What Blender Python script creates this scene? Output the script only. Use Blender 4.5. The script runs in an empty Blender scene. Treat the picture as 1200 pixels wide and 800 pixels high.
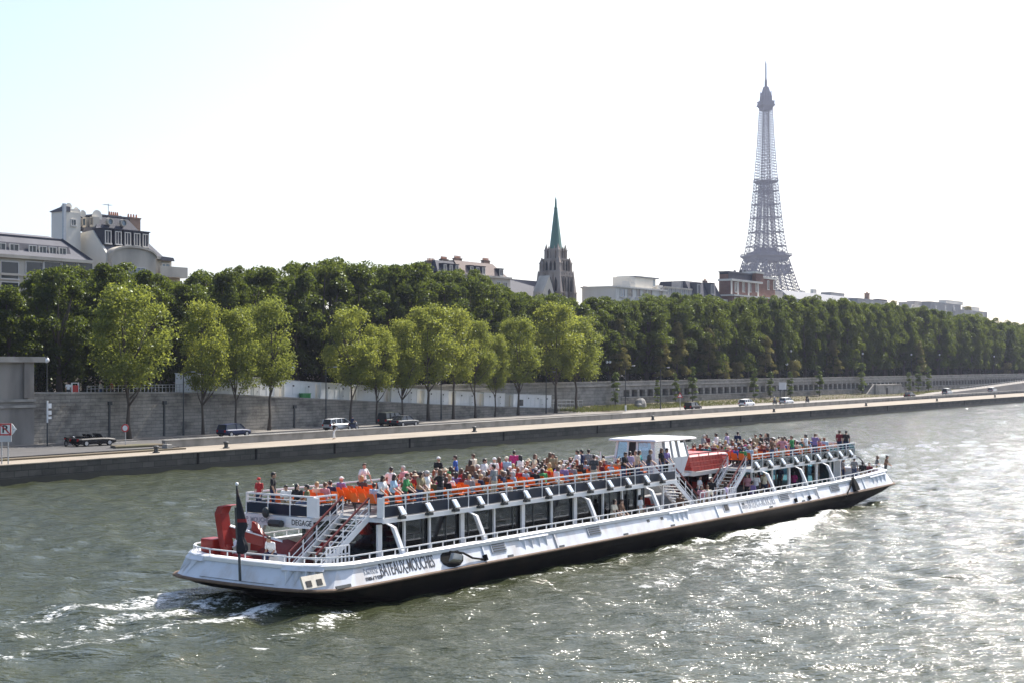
import bpy, bmesh, math, random
import numpy as np
from mathutils import Vector, Matrix, Euler, noise as mnoise
R = math.radians
random.seed(7)
SC = bpy.context.scene
COL = SC.collection
# ---------------------------------------------------------------- camera geometry (metres; water level is z = 0)
H, F, CX, HY = 10.0, 1700.0, 600.0, 427.0          # eye height above the water, focal length / centre / horizon in photo pixels
QX, QY = -42.55, 120.6                             # the quay's edge: a straight line from here along QD
QD = (.5583, .8296); QN = (-.8296, .5583)          # along the quay, and away from the river
def Q(s, t, z=0.0): return Vector((QX + QD[0]*s + QN[0]*t, QY + QD[1]*s + QN[1]*t, z))
def S(px, t):
    k = (px - CX)/F
    return (k*(QY + QN[1]*t) - QX - QN[0]*t)/(QD[0] - k*QD[1])
def ZQ(px, py, t): return H - (py - HY)*Q(S(px, t), t).y/F
QANG = math.atan2(QD[1], QD[0])
BX, BY = -6.82, 57.95                              # boat: near stern corner, heading BD, inboard BN
BA = R(55.0); BD = (math.cos(BA), math.sin(BA)); BN = (-BD[1], BD[0])
def B(u, v, z=0.0): return Vector((BX + BD[0]*u + BN[0]*v, BY + BD[1]*u + BN[1]*v, z))
def UB(px, v):
    k = (px - CX)/F
    return (k*(BY + BN[1]*v) - BX - BN[0]*v)/(BD[0] - k*BD[1])
def toB(X, Y):
    x, y = X - BX, Y - BY
    return x*BD[0] + y*BD[1], x*BN[0] + y*BN[1]
# ---------------------------------------------------------------- objects
def tag(o, label=None, cat=None, group=None, kind=None):
    if label: o['label'] = label
    if cat: o['category'] = cat
    if group: o['group'] = group
    if kind: o['kind'] = kind
    return o
def empty(name, loc=(0, 0, 0), rz=0.0, parent=None):
    o = bpy.data.objects.new(name, None); COL.objects.link(o)
    o.location = loc; o.rotation_euler = (0, 0, rz); o.empty_display_size = .2
    if parent: o.parent = parent
    return o
def thing(name, label, cat, loc=(0, 0, 0), rz=0.0, group=None):
    return tag(empty(name, loc, rz), label, cat, group)
def link(name, me, parent=None, loc=None, rz=0.0):
    o = bpy.data.objects.new(name, me); COL.objects.link(o)
    if parent: o.parent = parent
    if loc is not None: o.location = loc
    if rz: o.rotation_euler = (0, 0, rz)
    return o
def dup(o, parent=None):
    c = o.copy(); COL.objects.link(c)
    if parent is not None: c.parent = parent
    for ch in KIDS.get(o.name, []): dup_child(ch, c)
    return c
KIDS = {}
def dup_child(ch, par):
    d = ch.copy(); COL.objects.link(d); d.parent = par
    for g in ch.children: dup_child(g, d)
def copy_tree(o, loc=None, rz=None, label=None):
    c = o.copy(); COL.objects.link(c)
    for ch in list(o.children): dup_child(ch, c)
    if loc is not None: c.location = loc
    if rz is not None: c.rotation_euler = (0, 0, rz)
    if label: c['label'] = label
    return c
class MB:
    def __init__(s): s.v = []; s.f = []; s.mi = []
    def add(s, vs, fs, m=0):
        n = len(s.v); s.v += [tuple(p) for p in vs]
        for f in fs: s.f.append(tuple(i + n for i in f)); s.mi.append(m)
    def box(s, c, d, rot=None, m=0):
        x, y, z = d[0]/2, d[1]/2, d[2]/2; c = Vector(c)
        vs = [Vector((a*x, b*y, e*z)) for e in (-1, 1) for a, b in ((-1, -1), (1, -1), (1, 1), (-1, 1))]
        if rot is not None: vs = [rot @ p for p in vs]
        s.add([p + c for p in vs], [(3, 2, 1, 0), (4, 5, 6, 7), (0, 1, 5, 4), (1, 2, 6, 5), (2, 3, 7, 6), (3, 0, 4, 7)], m)
    def span(s, x0, x1, y0, y1, z0, z1, m=0):
        s.box(((x0+x1)/2, (y0+y1)/2, (z0+z1)/2), (x1-x0, y1-y0, z1-z0), None, m)
    def bar(s, p0, p1, w, h=None, m=0):
        p0 = Vector(p0); p1 = Vector(p1); h = h or w
        d = p1 - p0; L = d.length
        if L < 1e-6: return
        d.normalize(); up = Vector((0, 0, 1)) if abs(d.z) < .95 else Vector((1, 0, 0))
        y = up.cross(d).normalized(); z = d.cross(y)
        s.box((p0+p1)/2, (L, w, h), Matrix((d, y, z)).transposed(), m)
    def tube(s, pts, r, n=6, m=0, cap=True):
        pts = [Vector(p) for p in pts]; rs = r if isinstance(r, (list, tuple)) else [r]*len(pts)
        loops = []
        for i, p in enumerate(pts):
            d = (pts[min(i+1, len(pts)-1)] - pts[max(i-1, 0)])
            d = d.normalized() if d.length > 1e-9 else Vector((0, 0, 1))
            up = Vector((0, 0, 1)) if abs(d.z) < .9 else Vector((1, 0, 0))
            a = up.cross(d).normalized(); b = d.cross(a)
            loops.append([p + (a*math.cos(2*math.pi*k/n) + b*math.sin(2*math.pi*k/n))*rs[i] for k in range(n)])
        s.loft(loops, m, cap)
    def loft(s, loops, m=0, cap=True, cap0=None, cap1=None):
        n = len(loops[0]); vs = [p for l in loops for p in l]; fs = []
        for i in range(len(loops)-1):
            for k in range(n):
                k2 = (k+1) % n
                fs.append((i*n+k, i*n+k2, (i+1)*n+k2, (i+1)*n+k))
        if cap if cap0 is None else cap0: fs.append(tuple(range(n-1, -1, -1)))
        if cap if cap1 is None else cap1: fs.append(tuple((len(loops)-1)*n + k for k in range(n)))
        s.add(vs, fs, m)
    def prism(s, poly, a0, a1, axis='z', m=0):
        if axis == 'z': L = [[(x, y, a) for x, y in poly] for a in (a0, a1)]
        elif axis == 'y': L = [[(x, a, z) for x, z in poly] for a in (a0, a1)]
        else: L = [[(a, y, z) for y, z in poly] for a in (a0, a1)]
        s.loft(L, m)
    def quad(s, a, b, c, d, m=0): s.add([a, b, c, d], [(0, 1, 2, 3)], m)
    def ell(s, c, r, m=0, nu=10, nv=7, rot=None):
        loops = []; c = Vector(c)
        for j in range(nv):
            th = math.pi*(j+.5)/nv
            loop = []
            for k in range(nu):
                p = Vector((r[0]*math.sin(th)*math.cos(2*math.pi*k/nu), r[1]*math.sin(th)*math.sin(2*math.pi*k/nu), -r[2]*math.cos(th)))
                loop.append(c + (rot @ p if rot is not None else p))
            loops.append(loop)
        s.loft(loops, m)
    def mesh(s, name, mats, smooth=False, fix=True):
        me = bpy.data.meshes.new(name); me.from_pydata(s.v, [], s.f)
        for m in (mats if isinstance(mats, (list, tuple)) else [mats]): me.materials.append(m)
        me.polygons.foreach_set('material_index', s.mi)
        if fix:
            bm = bmesh.new(); bm.from_mesh(me); bmesh.ops.recalc_face_normals(bm, faces=bm.faces); bm.to_mesh(me); bm.free()
        if smooth:
            me.polygons.foreach_set('use_smooth', [True]*len(me.polygons))
        me.update(); return me
    def build(s, name, mats, parent=None, smooth=False, loc=None, rz=0.0):
        return link(name, s.mesh(name, mats, smooth), parent, loc, rz)
def bevel(o, w=.03, seg=2):
    m = o.modifiers.new('soft_edge', 'BEVEL'); m.width = w; m.segments = seg; m.limit_method = 'ANGLE'; return o
# ---------------------------------------------------------------- materials
MATS = {}
def nodes(name):
    m = bpy.data.materials.new(name); m.use_nodes = True
    nt = m.node_tree; bs = nt.nodes['Principled BSDF']
    return m, nt, bs
def mat(name, col, rough=.6, amt=.18, scale=1.5, metal=0.0, bump=0.0, spec=.5, dirt=None, dirt_scale=.5, dirt_amt=.5, stretch=None):
    if name in MATS: return MATS[name]
    m, nt, bs = nodes(name); N = nt.nodes; Lk = nt.links.new
    tc = N.new('ShaderNodeTexCoord'); src = tc.outputs['Object']
    if stretch:
        mp = N.new('ShaderNodeMapping'); mp.inputs['Scale'].default_value = stretch; Lk(src, mp.inputs[0]); src = mp.outputs[0]
    nz = N.new('ShaderNodeTexNoise'); nz.inputs['Scale'].default_value = scale; nz.inputs['Detail'].default_value = 6
    Lk(src, nz.inputs['Vector'])
    mx = N.new('ShaderNodeMix'); mx.data_type = 'RGBA'
    mx.inputs[6].default_value = (*[c*(1-amt) for c in col], 1); mx.inputs[7].default_value = (*[min(1, c*(1+amt)) for c in col], 1)
    Lk(nz.outputs['Fac'], mx.inputs[0]); out = mx.outputs[2]
    if dirt:
        n2 = N.new('ShaderNodeTexNoise'); n2.inputs['Scale'].default_value = dirt_scale; n2.inputs['Detail'].default_value = 8; Lk(src, n2.inputs['Vector'])
        rp = N.new('ShaderNodeMapRange'); rp.inputs[1].default_value = .48; rp.inputs[2].default_value = .72; rp.inputs[4].default_value = dirt_amt
        Lk(n2.outputs['Fac'], rp.inputs[0])
        m2 = N.new('ShaderNodeMix'); m2.data_type = 'RGBA'; m2.inputs[7].default_value = (*dirt, 1)
        Lk(rp.outputs[0], m2.inputs[0]); Lk(out, m2.inputs[6]); out = m2.outputs[2]
    Lk(out, bs.inputs['Base Color'])
    bs.inputs['Roughness'].default_value = rough; bs.inputs['Metallic'].default_value = metal; bs.inputs['Specular IOR Level'].default_value = spec
    if bump:
        b = N.new('ShaderNodeBump'); b.inputs['Strength'].default_value = bump; b.inputs['Distance'].default_value = .05
        n3 = N.new('ShaderNodeTexNoise'); n3.inputs['Scale'].default_value = scale*6; n3.inputs['Detail'].default_value = 5; Lk(src, n3.inputs['Vector'])
        Lk(n3.outputs['Fac'], b.inputs['Height']); Lk(b.outputs[0], bs.inputs['Normal'])
    MATS[name] = m; return m
def stone(name, c1, c2, mortar, bw=1.1, bh=.42, rough=.9, stain=(.03, .03, .03), stain_amt=.75, swap=True):
    m, nt, bs = nodes(name); N = nt.nodes; Lk = nt.links.new
    tc = N.new('ShaderNodeTexCoord'); sp = N.new('ShaderNodeSeparateXYZ'); Lk(tc.outputs['Object'], sp.inputs[0])
    cb = N.new('ShaderNodeCombineXYZ'); ad = N.new('ShaderNodeMath'); ad.operation = 'ADD'; Lk(sp.outputs[0], ad.inputs[0]); Lk(sp.outputs[1], ad.inputs[1])
    Lk(ad.outputs[0], cb.inputs[0]); Lk(sp.outputs[2], cb.inputs[1])
    br = N.new('ShaderNodeTexBrick'); br.inputs['Color1'].default_value = (*c1, 1); br.inputs['Color2'].default_value = (*c2, 1); br.inputs['Mortar'].default_value = (*mortar, 1)
    br.inputs['Scale'].default_value = 1; br.inputs['Brick Width'].default_value = bw; br.inputs['Row Height'].default_value = bh; br.inputs['Mortar Size'].default_value = .025; br.inputs['Bias'].default_value = -.1
    Lk(cb.outputs[0], br.inputs['Vector'])
    mp = N.new('ShaderNodeMapping'); mp.inputs['Scale'].default_value = (.5, .5, .85); Lk(tc.outputs['Object'], mp.inputs[0])
    n2 = N.new('ShaderNodeTexNoise'); n2.inputs['Scale'].default_value = .8; n2.inputs['Detail'].default_value = 9; n2.inputs['Roughness'].default_value = .65; Lk(mp.outputs[0], n2.inputs['Vector'])
    rp = N.new('ShaderNodeMapRange'); rp.inputs[1].default_value = .45; rp.inputs[2].default_value = .75; rp.inputs[4].default_value = stain_amt; Lk(n2.outputs['Fac'], rp.inputs[0])
    m2 = N.new('ShaderNodeMix'); m2.data_type = 'RGBA'; m2.inputs[7].default_value = (*stain, 1)
    Lk(rp.outputs[0], m2.inputs[0]); Lk(br.outputs['Color'], m2.inputs[6]); Lk(m2.outputs[2], bs.inputs['Base Color'])
    n3 = N.new('ShaderNodeTexNoise'); n3.inputs['Scale'].default_value = 5; n3.inputs['Detail'].default_value = 6; Lk(tc.outputs['Object'], n3.inputs['Vector'])
    mm = N.new('ShaderNodeMath'); mm.operation = 'MULTIPLY_ADD'; mm.inputs[1].default_value = -1.2; Lk(br.outputs['Fac'], mm.inputs[0]); Lk(n3.outputs['Fac'], mm.inputs[2])
    b = N.new('ShaderNodeBump'); b.inputs['Strength'].default_value = .6; b.inputs['Distance'].default_value = .06; Lk(mm.outputs[0], b.inputs['Height']); Lk(b.outputs[0], bs.inputs['Normal'])
    bs.inputs['Roughness'].default_value = rough; bs.inputs['Specular IOR Level'].default_value = .25
    MATS[name] = m; return m
def glass(name, tint=(.55, .62, .64), gloss=(.9, .95, 1), rough=.02, base=.08):
    m = bpy.data.materials.new(name); m.use_nodes = True; nt = m.node_tree; N = nt.nodes; N.clear(); Lk = nt.links.new
    out = N.new('ShaderNodeOutputMaterial'); mix = N.new('ShaderNodeMixShader'); t = N.new('ShaderNodeBsdfTransparent'); g = N.new('ShaderNodeBsdfGlossy'); fr = N.new('ShaderNodeFresnel')
    t.inputs[0].default_value = (*tint, 1); g.inputs[0].default_value = (*gloss, 1); g.inputs['Roughness'].default_value = rough; fr.inputs[0].default_value = 1.5
    a = N.new('ShaderNodeMath'); a.operation = 'ADD'; a.inputs[1].default_value = base; Lk(fr.outputs[0], a.inputs[0])
    Lk(a.outputs[0], mix.inputs[0]); Lk(t.outputs[0], mix.inputs[1]); Lk(g.outputs[0], mix.inputs[2]); Lk(mix.outputs[0], out.inputs[0])
    MATS[name] = m; return m
def leafmat(name, col, trans, tw=.45, var=.35):
    m = bpy.data.materials.new(name); m.use_nodes = True; nt = m.node_tree; N = nt.nodes; N.clear(); Lk = nt.links.new
    out = N.new('ShaderNodeOutputMaterial'); d = N.new('ShaderNodeBsdfDiffuse'); t = N.new('ShaderNodeBsdfTranslucent'); g = N.new('ShaderNodeBsdfGlossy'); g.inputs['Roughness'].default_value = .38
    g.inputs[0].default_value = (.6, .65, .55, 1)
    oi = N.new('ShaderNodeObjectInfo'); tc = N.new('ShaderNodeTexCoord'); nz = N.new('ShaderNodeTexNoise'); nz.inputs['Scale'].default_value = 1.7; nz.inputs['Detail'].default_value = 4
    Lk(tc.outputs['Object'], nz.inputs['Vector'])
    ad = N.new('ShaderNodeMath'); ad.operation = 'MULTIPLY_ADD'; ad.inputs[1].default_value = .45; Lk(oi.outputs['Random'], ad.inputs[0]); Lk(nz.outputs['Fac'], ad.inputs[2])
    hs = []
    for c, b in ((col, d), (trans, t)):
        mx = N.new('ShaderNodeMix'); mx.data_type = 'RGBA'
        mx.inputs[6].default_value = (c[0]*(1-var), c[1]*(1-var*.8), c[2]*(1-var*.5), 1); mx.inputs[7].default_value = (c[0]*(1+var*1.1), c[1]*(1+var*.8), c[2]*(1+var*.3), 1)
        Lk(ad.outputs[0], mx.inputs[0]); Lk(mx.outputs[2], b.inputs[0])
    m1 = N.new('ShaderNodeMixShader'); m1.inputs[0].default_value = tw; Lk(d.outputs[0], m1.inputs[1]); Lk(t.outputs[0], m1.inputs[2])
    m2 = N.new('ShaderNodeMixShader'); m2.inputs[0].default_value = .035; Lk(m1.outputs[0], m2.inputs[1]); Lk(g.outputs[0], m2.inputs[2])
    Lk(m2.outputs[0], out.inputs[0]); MATS[name] = m; return m
WHITE = mat('white_boat_paint', (.68, .70, .73), .38, .05, 2.0, dirt=(.44, .36, .27), dirt_scale=1.5, dirt_amt=.5, stretch=(1, 1, .35))
WHITE2 = mat('white_rail_paint', (.80, .80, .80), .4, .05, 3)
DARKBLUE = mat('dark_blue_panel', (.009, .017, .036), .4, .2, 2, spec=.3)
BLACK = mat('black_hull_paint', (.011, .010, .010), .55, .4, 1.2, dirt=(.03, .022, .017), dirt_scale=.9, dirt_amt=.5, spec=.06)
RUBBER = mat('black_rubber', (.014, .014, .014), .9, .3, 6, spec=.1)
BROWN = mat('rub_strip', (.15, .105, .075), .8, .4, 2, spec=.2)
STEEL = mat('galvanised_steel', (.42, .43, .44), .45, .15, 3, metal=.6)
DKMETAL = mat('dark_metal', (.04, .045, .045), .55, .3, 3)
REDP = mat('red_paint', (.27, .020, .014), .4, .25, 2.5)
MAROON = mat('maroon_tarpaulin', (.14, .018, .016), .65, .3, 3, bump=.4)
ORANGE = mat('orange_plastic', (.76, .155, .014), .4, .15, 3)
REDSEAT = mat('red_plastic', (.45, .03, .018), .4, .2, 3)
BLUESEAT = mat('blue_seat', (.025, .06, .13), .6, .2, 3)
DECK = mat('deck_grey', (.22, .22, .22), .8, .25, 1.5, dirt=(.1, .1, .1), dirt_amt=.5)
DARKIN = mat('dark_interior', (.025, .024, .024), .8, .3, 1)
GLASS = glass('saloon_glass', (.74, .80, .81), base=.03)
GLASSB = glass('pilothouse_glass', (.45, .60, .75), base=.25)
TEAL = glass('teal_glass', (.42, .66, .72), base=.08)
HAZE = True
# ---------------------------------------------------------------- camera, light, sky
cam = bpy.data.cameras.new('camera'); camo = bpy.data.objects.new('camera', cam); COL.objects.link(camo); SC.camera = camo
camo.location = (0, 0, H); camo.rotation_euler = (R(90), 0, 0)
cam.sensor_width = 36; cam.lens = F/1200*36; cam.shift_y = (HY - 400)/1200; cam.clip_start = .5; cam.clip_end = 9000
SUN_AZ, SUN_EL = R(35.5), R(47)                      # to the right of straight ahead, and up
sd = Vector((math.sin(SUN_AZ)*math.cos(SUN_EL), math.cos(SUN_AZ)*math.cos(SUN_EL), math.sin(SUN_EL)))
sl = bpy.data.lights.new('sun', 'SUN'); sl.energy = 4.8; sl.angle = R(.5); sl.color = (1, .945, .87)
so = bpy.data.objects.new('sun', sl); COL.objects.link(so); so.rotation_euler = sd.to_track_quat('Z', 'Y').to_euler(); so.location = (0, 0, 80)
w = bpy.data.worlds.new('World'); SC.world = w; w.use_nodes = True
sky = w.node_tree.nodes.new('ShaderNodeTexSky'); sky.sky_type = 'NISHITA'; sky.sun_disc = False
sky.sun_elevation = SUN_EL; sky.sun_rotation = SUN_AZ; sky.air_density = .9; sky.dust_density = 2.3; sky.ozone_density = 1.0; sky.altitude = 30
bgn = w.node_tree.nodes['Background']; bgn.inputs[1].default_value = .125; w.node_tree.links.new(sky.outputs[0], bgn.inputs[0])
SC.view_settings.view_transform = 'Standard'; SC.view_settings.look = 'None'; SC.view_settings.exposure = .9; SC.view_settings.gamma = 1
SC.cycles.use_denoising = True; SC.cycles.max_bounces = 8; SC.cycles.transparent_max_bounces = 12; SC.cycles.sample_clamp_indirect = 6; SC.cycles.volume_bounces = 0
SC.cycles.caustics_reflective = False; SC.cycles.caustics_refractive = False
# ---------------------------------------------------------------- air
hz = MB(); hz.box((700, 1450, 170), (7000, 5000, 350))
hm = bpy.data.materials.new('air'); hm.use_nodes = True; hm.node_tree.nodes.clear()
ho = hm.node_tree.nodes.new('ShaderNodeOutputMaterial'); hv = hm.node_tree.nodes.new('ShaderNodeVolumePrincipled')
hv.inputs['Color'].default_value = (.70, .76, .98, 1); hv.inputs['Density'].default_value = .000085; hv.inputs['Anisotropy'].default_value = .5
hm.node_tree.links.new(hv.outputs[0], ho.inputs['Volume'])
if HAZE: tag(hz.build('haze', hm), 'thin pale summer haze lying over the river and city', 'haze', kind='stuff')
# ---------------------------------------------------------------- water
def fbm(x, y, z=0.0): return mnoise.noise(Vector((x, y, z)))
def water():
    def axis(lo, c0, c1, hi, st, g):
        core = list(np.arange(c0, c1, st)); d = st; l = [c0]; h = [core[-1]]
        while l[-1] > lo: d = min(d*g, 2.2); l.append(l[-1]-d)
        d = st
        while h[-1] < hi: d = min(d*g, 2.2); h.append(h[-1]+d)
        return np.array(l[:0:-1] + core + h[1:])
    xs = axis(-120, -42, 36, 240, .24, 1.03); ys = axis(22, 38, 104, 560, .24, 1.02)
    nx, ny = len(xs), len(ys); x0, x1, y0, y1 = xs[0], xs[-1], ys[0], ys[-1]
    X, Y = np.meshgrid(xs, ys)
    u = (X-BX)*BD[0] + (Y-BY)*BD[1]; v = (X-BX)*BN[0] + (Y-BY)*BN[1]
    rng = np.random.default_rng(3); Z = np.zeros_like(X)
    for i in range(34):                              # wind waves from many directions
        lam = 1.1*1.16**rng.uniform(0, 13); a = rng.normal(R(200), .75); k = 2*np.pi/lam
        Z += (.0072 if lam < 3.2 else .0054)*lam**.8*np.sin(k*(X*np.cos(a)+Y*np.sin(a)) + rng.uniform(0, 6.28) + .8*np.sin(.13*X+rng.uniform(0, 6))*np.sin(.11*Y+i))
    sg = lambda t: 1/(1+np.exp(-np.clip(t, -40, 40)))
    # stern wake: transverse waves and a diverging V
    aft = sg(-(u-1)*1.5)
    Z += aft*.20*np.exp(np.minimum(u, 0)/16)*np.cos(u*1.15)*np.exp(-((v-4.7)/6.5)**2)
    for c, sl_ in ((9.2, .16), (.4, -.16), (6.5, .05), (3.0, -.06)):
        cen = c - sl_*u
        Z += aft*.17*np.exp(u/22)*np.exp(-((v-cen)/.75)**2)
    # bow wave: crests peeling off the near side
    for k in range(7):
        ub = 50 - k*7.0; d = np.maximum(ub-u, 0); cen = -.35 - .30*d**.95
        Z += (.34 if k == 0 else .17)*sg((ub-u)*1.2)*np.exp(-d/13)*np.exp(-((v-cen)/(.5+.05*d))**2)
        d2 = np.maximum(ub-u, 0); cen2 = 9.9 + .30*d2**.95
        Z += .18*sg((ub-u)*1.2)*np.exp(-d2/13)*np.exp(-((v-cen2)/(.5+.05*d2))**2)
    e = np.minimum.reduce([X-x0, x1-X, Y-y0, y1-Y]); Z *= np.clip(e/5, 0, 1)
    # foam amount
    W = sg((u+.5)*2)*sg((50-u)*.9)
    fo = np.zeros_like(X)
    fo += .62*sg((u-30)*.35)*sg((51.5-u)*1.2)*np.exp(-((v+.35+.055*(51-u))/(.55+.035*(51-u)))**2)
    fo += .60*sg((u-3)*.6)*sg((40-u)*.4)*np.exp(-((v+.75)/.7)**2)
    fo += .62*sg((u-8)*.3)*sg((48-u)*.4)*np.exp(-((v+1.0+.16*(48-u))/1.5)**2)
    fo += .55*sg((u-0)*.3)*sg((44-u)*.4)*np.exp(-((v+.6+.30*(46-u))/1.1)**2)
    fo += aft*np.exp(u/26)*(.74*np.exp(-((v-9.0+.02*u)/.9)**2) + .62*np.exp(-((v-3.0+.05*u)/.85)**2) + .58*np.exp(-((v+.3-.28*u)/.8)**2) + .5*np.exp(-((v-6.0)/.7)**2))
    fo += aft*.46*np.exp(u/14)*np.exp(-((v-4.7)/5)**2)
    fo *= np.clip(e/8, 0, 1)
    vs = np.stack([X, Y, Z], -1).reshape(-1, 3)
    i = np.arange((ny-1)*(nx-1)); r = i//(nx-1); c = i % (nx-1); a = r*nx+c
    fs = np.stack([a, a+1, a+nx+1, a+nx], -1)
    n0 = len(vs); big = 2600.0
    ext = np.array([[-big, -60, 0], [3800, -60, 0], [3800, 3800, 0], [-big, 3800, 0]], float)
    cor = [0, nx-1, nx*ny-1, nx*(ny-1)]
    vs = np.vstack([vs, ext]); fl = [tuple(q) for q in fs]
    for k in range(4): fl.append((n0+k, n0+(k+1) % 4, cor[(k+1) % 4], cor[k]))
    me = bpy.data.meshes.new('water'); me.from_pydata(vs.tolist(), [], fl)
    at = me.attributes.new('foam', 'FLOAT', 'POINT'); at.data.foreach_set('value', np.concatenate([fo.reshape(-1), np.zeros(4)]).astype(np.float32))
    me.polygons.foreach_set('use_smooth', [True]*len(me.polygons))
    m, nt, bs = nodes('river_water'); N = nt.nodes; Lk = nt.links.new
    geo = N.new('ShaderNodeNewGeometry'); P = geo.outputs['Position']
    def nz(scale, det, st=None, rough=.55):
        n = N.new('ShaderNodeTexNoise'); n.inputs['Scale'].default_value = scale; n.inputs['Detail'].default_value = det; n.inputs['Roughness'].default_value = rough
        if st:
            mp = N.new('ShaderNodeMapping'); mp.inputs['Scale'].default_value = st; mp.inputs['Rotation'].default_value = (0, 0, R(12)); Lk(P, mp.inputs[0]); Lk(mp.outputs[0], n.inputs['Vector'])
        else: Lk(P, n.inputs['Vector'])
        return n.outputs['Fac']
    def math_(op, a, b, c=None):
        n = N.new('ShaderNodeMath'); n.operation = op
        for j, q in enumerate((a, b, c)):
            if q is None: continue
            if isinstance(q, (int, float)): n.inputs[j].default_value = q
            else: Lk(q, n.inputs[j])
        return n.outputs[0]
    hsum = math_('ADD', math_('MULTIPLY', nz(.30, 3, (.8, 1.25, 1)), .7), math_('ADD', math_('MULTIPLY', nz(1.1, 4, (.7, 1.35, 1), .6), .60), math_('MULTIPLY', nz(3.8, 3, (.8, 1.2, 1), .6), .15)))
    bp = N.new('ShaderNodeBump'); bp.inputs['Strength'].default_value = .9; bp.inputs['Distance'].default_value = .55; Lk(hsum, bp.inputs['Height'])
    fa = N.new('ShaderNodeAttribute'); fa.attribute_name = 'foam'
    fn = math_('MULTIPLY_ADD', nz(1.5, 8, (1.0, 1.0, 1), .75), .62, math_('MULTIPLY', nz(5.0, 6, (.7, 1.3, 1), .75), .50))
    thr = math_('SUBTRACT', math_('ADD', fn, math_('MULTIPLY', fa.outputs['Fac'], .25)), .73)
    fm = N.new('ShaderNodeMapRange'); fm.inputs[1].default_value = 0; fm.inputs[2].default_value = .08; Lk(thr, fm.inputs[0])
    gate = math_('MULTIPLY', fm.outputs[0], math_('MINIMUM', math_('MULTIPLY', fa.outputs['Fac'], 4), 1))
    tint = N.new('ShaderNodeMix'); tint.data_type = 'RGBA'; tint.inputs[6].default_value = (.034, .041, .019, 1); tint.inputs[7].default_value = (.056, .063, .033, 1); Lk(nz(.06, 3), tint.inputs[0])
    mx = N.new('ShaderNodeMix'); mx.data_type = 'RGBA'; mx.inputs[7].default_value = (.82, .83, .80, 1); Lk(gate, mx.inputs[0]); Lk(tint.outputs[2], mx.inputs[6])
    Lk(mx.outputs[2], bs.inputs['Base Color']); Lk(bp.outputs[0], bs.inputs['Normal'])
    Lk(math_('MULTIPLY_ADD', gate, .6, .10), bs.inputs['Roughness']); bs.inputs['IOR'].default_value = 1.333
    me.materials.append(m)
    tag(link('water', me), 'rippled olive green river with foam along the tour boat', 'river', kind='structure')
water()
# ---------------------------------------------------------------- quay, road, upper street (local frame: x along the quay, y away from the river)
QF = dict(loc=(QX, QY, 0), rz=QANG)
QSTONE = stone('quay_stone', (.115, .108, .094), (.07, .066, .058), (.035, .034, .032), 1.4, .55, stain=(.022, .022, .02))
WALLST = stone('embankment_stone', (.30, .28, .24), (.24, .225, .195), (.15, .14, .125), 1.5, .38, stain=(.04, .037, .034), stain_amt=.9)
ARCST = stone('trench_wall_stone', (.30, .29, .265), (.25, .24, .22), (.14, .135, .125), 1.4, .6, stain=(.07, .068, .065), stain_amt=.7)
COPE = mat('coping_stone', (.28, .27, .245), .9, .25, .8, bump=.3, dirt=(.08, .08, .075), dirt_amt=.6)
SAND = mat('sandy_quay_paving', (.29, .25, .195), .95, .14, .35, bump=.25, dirt=(.17, .14, .11), dirt_scale=.3, dirt_amt=.6)
ASPH = mat('asphalt', (.075, .073, .072), .9, .2, .6, bump=.2, dirt=(.13, .12, .11), dirt_scale=.15, dirt_amt=.6)
ASPH2 = mat('pale_road', (.26, .24, .215), .9, .15, .4, dirt=(.17, .16, .15), dirt_scale=.12, dirt_amt=.6)
PAVE = mat('pavement', (.20, .185, .165), .92, .2, .5, dirt=(.09, .08, .07), dirt_amt=.6)
EARTH = mat('earth', (.12, .095, .06), .95, .3, .5, dirt=(.06, .075, .025), dirt_scale=.3, dirt_amt=.8)
PAINT = mat('road_paint', (.62, .61, .57), .8, .2, 3)
SA, SZ = -140.0, 900.0
S155 = S(155, 12)
def wall_t(s):                                       # the ramp wall swings slowly away from the river
    return 19.4 + .078*(s - S(60, 19.4))
def top_z(s):                                        # its top follows the ramp down
    P = [(S(0, 19), 7.3), (S(222, 20.5), 6.9), (S(412, 22.5), 5.35), (S(550, 23.5), 3.95), (S(649, 24.5), 2.95), (S(712, 25), 2.45)]
    for (a, za), (b, zb) in zip(P, P[1:]):
        if s < b: return za + (zb-za)*max(0, (s-a))/(b-a) if s > a else za
    return P[-1][1]
r = thing('quay_wall', 'dark stained stone quay wall rising straight from the river', 'quay wall', (QX, QY, 0), QANG)
m = MB(); m.span(SA, SZ, 0.0, .9, -.8, 1.60); bevel(m.build('wall_face', QSTONE, r), .05)
m = MB(); m.span(SA, SZ, -.05, -.003, -.8, .48); m.build('algae_band', mat('black_algae', (.014, .015, .010), .6, .5, 1.2), r)
for px in (232, 300, 392, 480, 590, 700, 786, 868, 950, 1040, 1130): s = S(px, 0); m = MB(); m.span(s-.12, s+.12, -.07, -.003, .5, 1.58); m.build('mooring_groove', RUBBER, r)
m = MB(); m.span(SA, SZ, -.08, .85, 1.60, 1.68); m.span(SA, S155, .85, 12.5, -.6, 1.655); m.loft([[(s, .85, -.6), (s, t, -.6), (s, t, 1.655), (s, .85, 1.655)] for s, t in ((S155, 7.55), (SZ, 7.55+.0165*(SZ-S155)))]); tag(m.build('quay_pavement', SAND, **QF), 'sunlit sandy lower quay beside the river', 'quay', kind='structure')
pw = lambda s: 7.2 + .0165*(s-S155)
def strip(m, s0, s1, a0, a1, z0, z1): m.loft([[(s, a0(s), z0), (s, a1(s), z0), (s, a1(s), z1), (s, a0(s), z1)] for s in (s0, s1)])
m = MB(); strip(m, S155, SZ, lambda s: pw(s)+.3, lambda s: 60, -.6, 1.90); m.span(SA, S155, 4.2, 60, -.6, 1.80); tag(m.build('ground', EARTH, **QF), 'embankment ground', 'ground', kind='structure')
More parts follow.
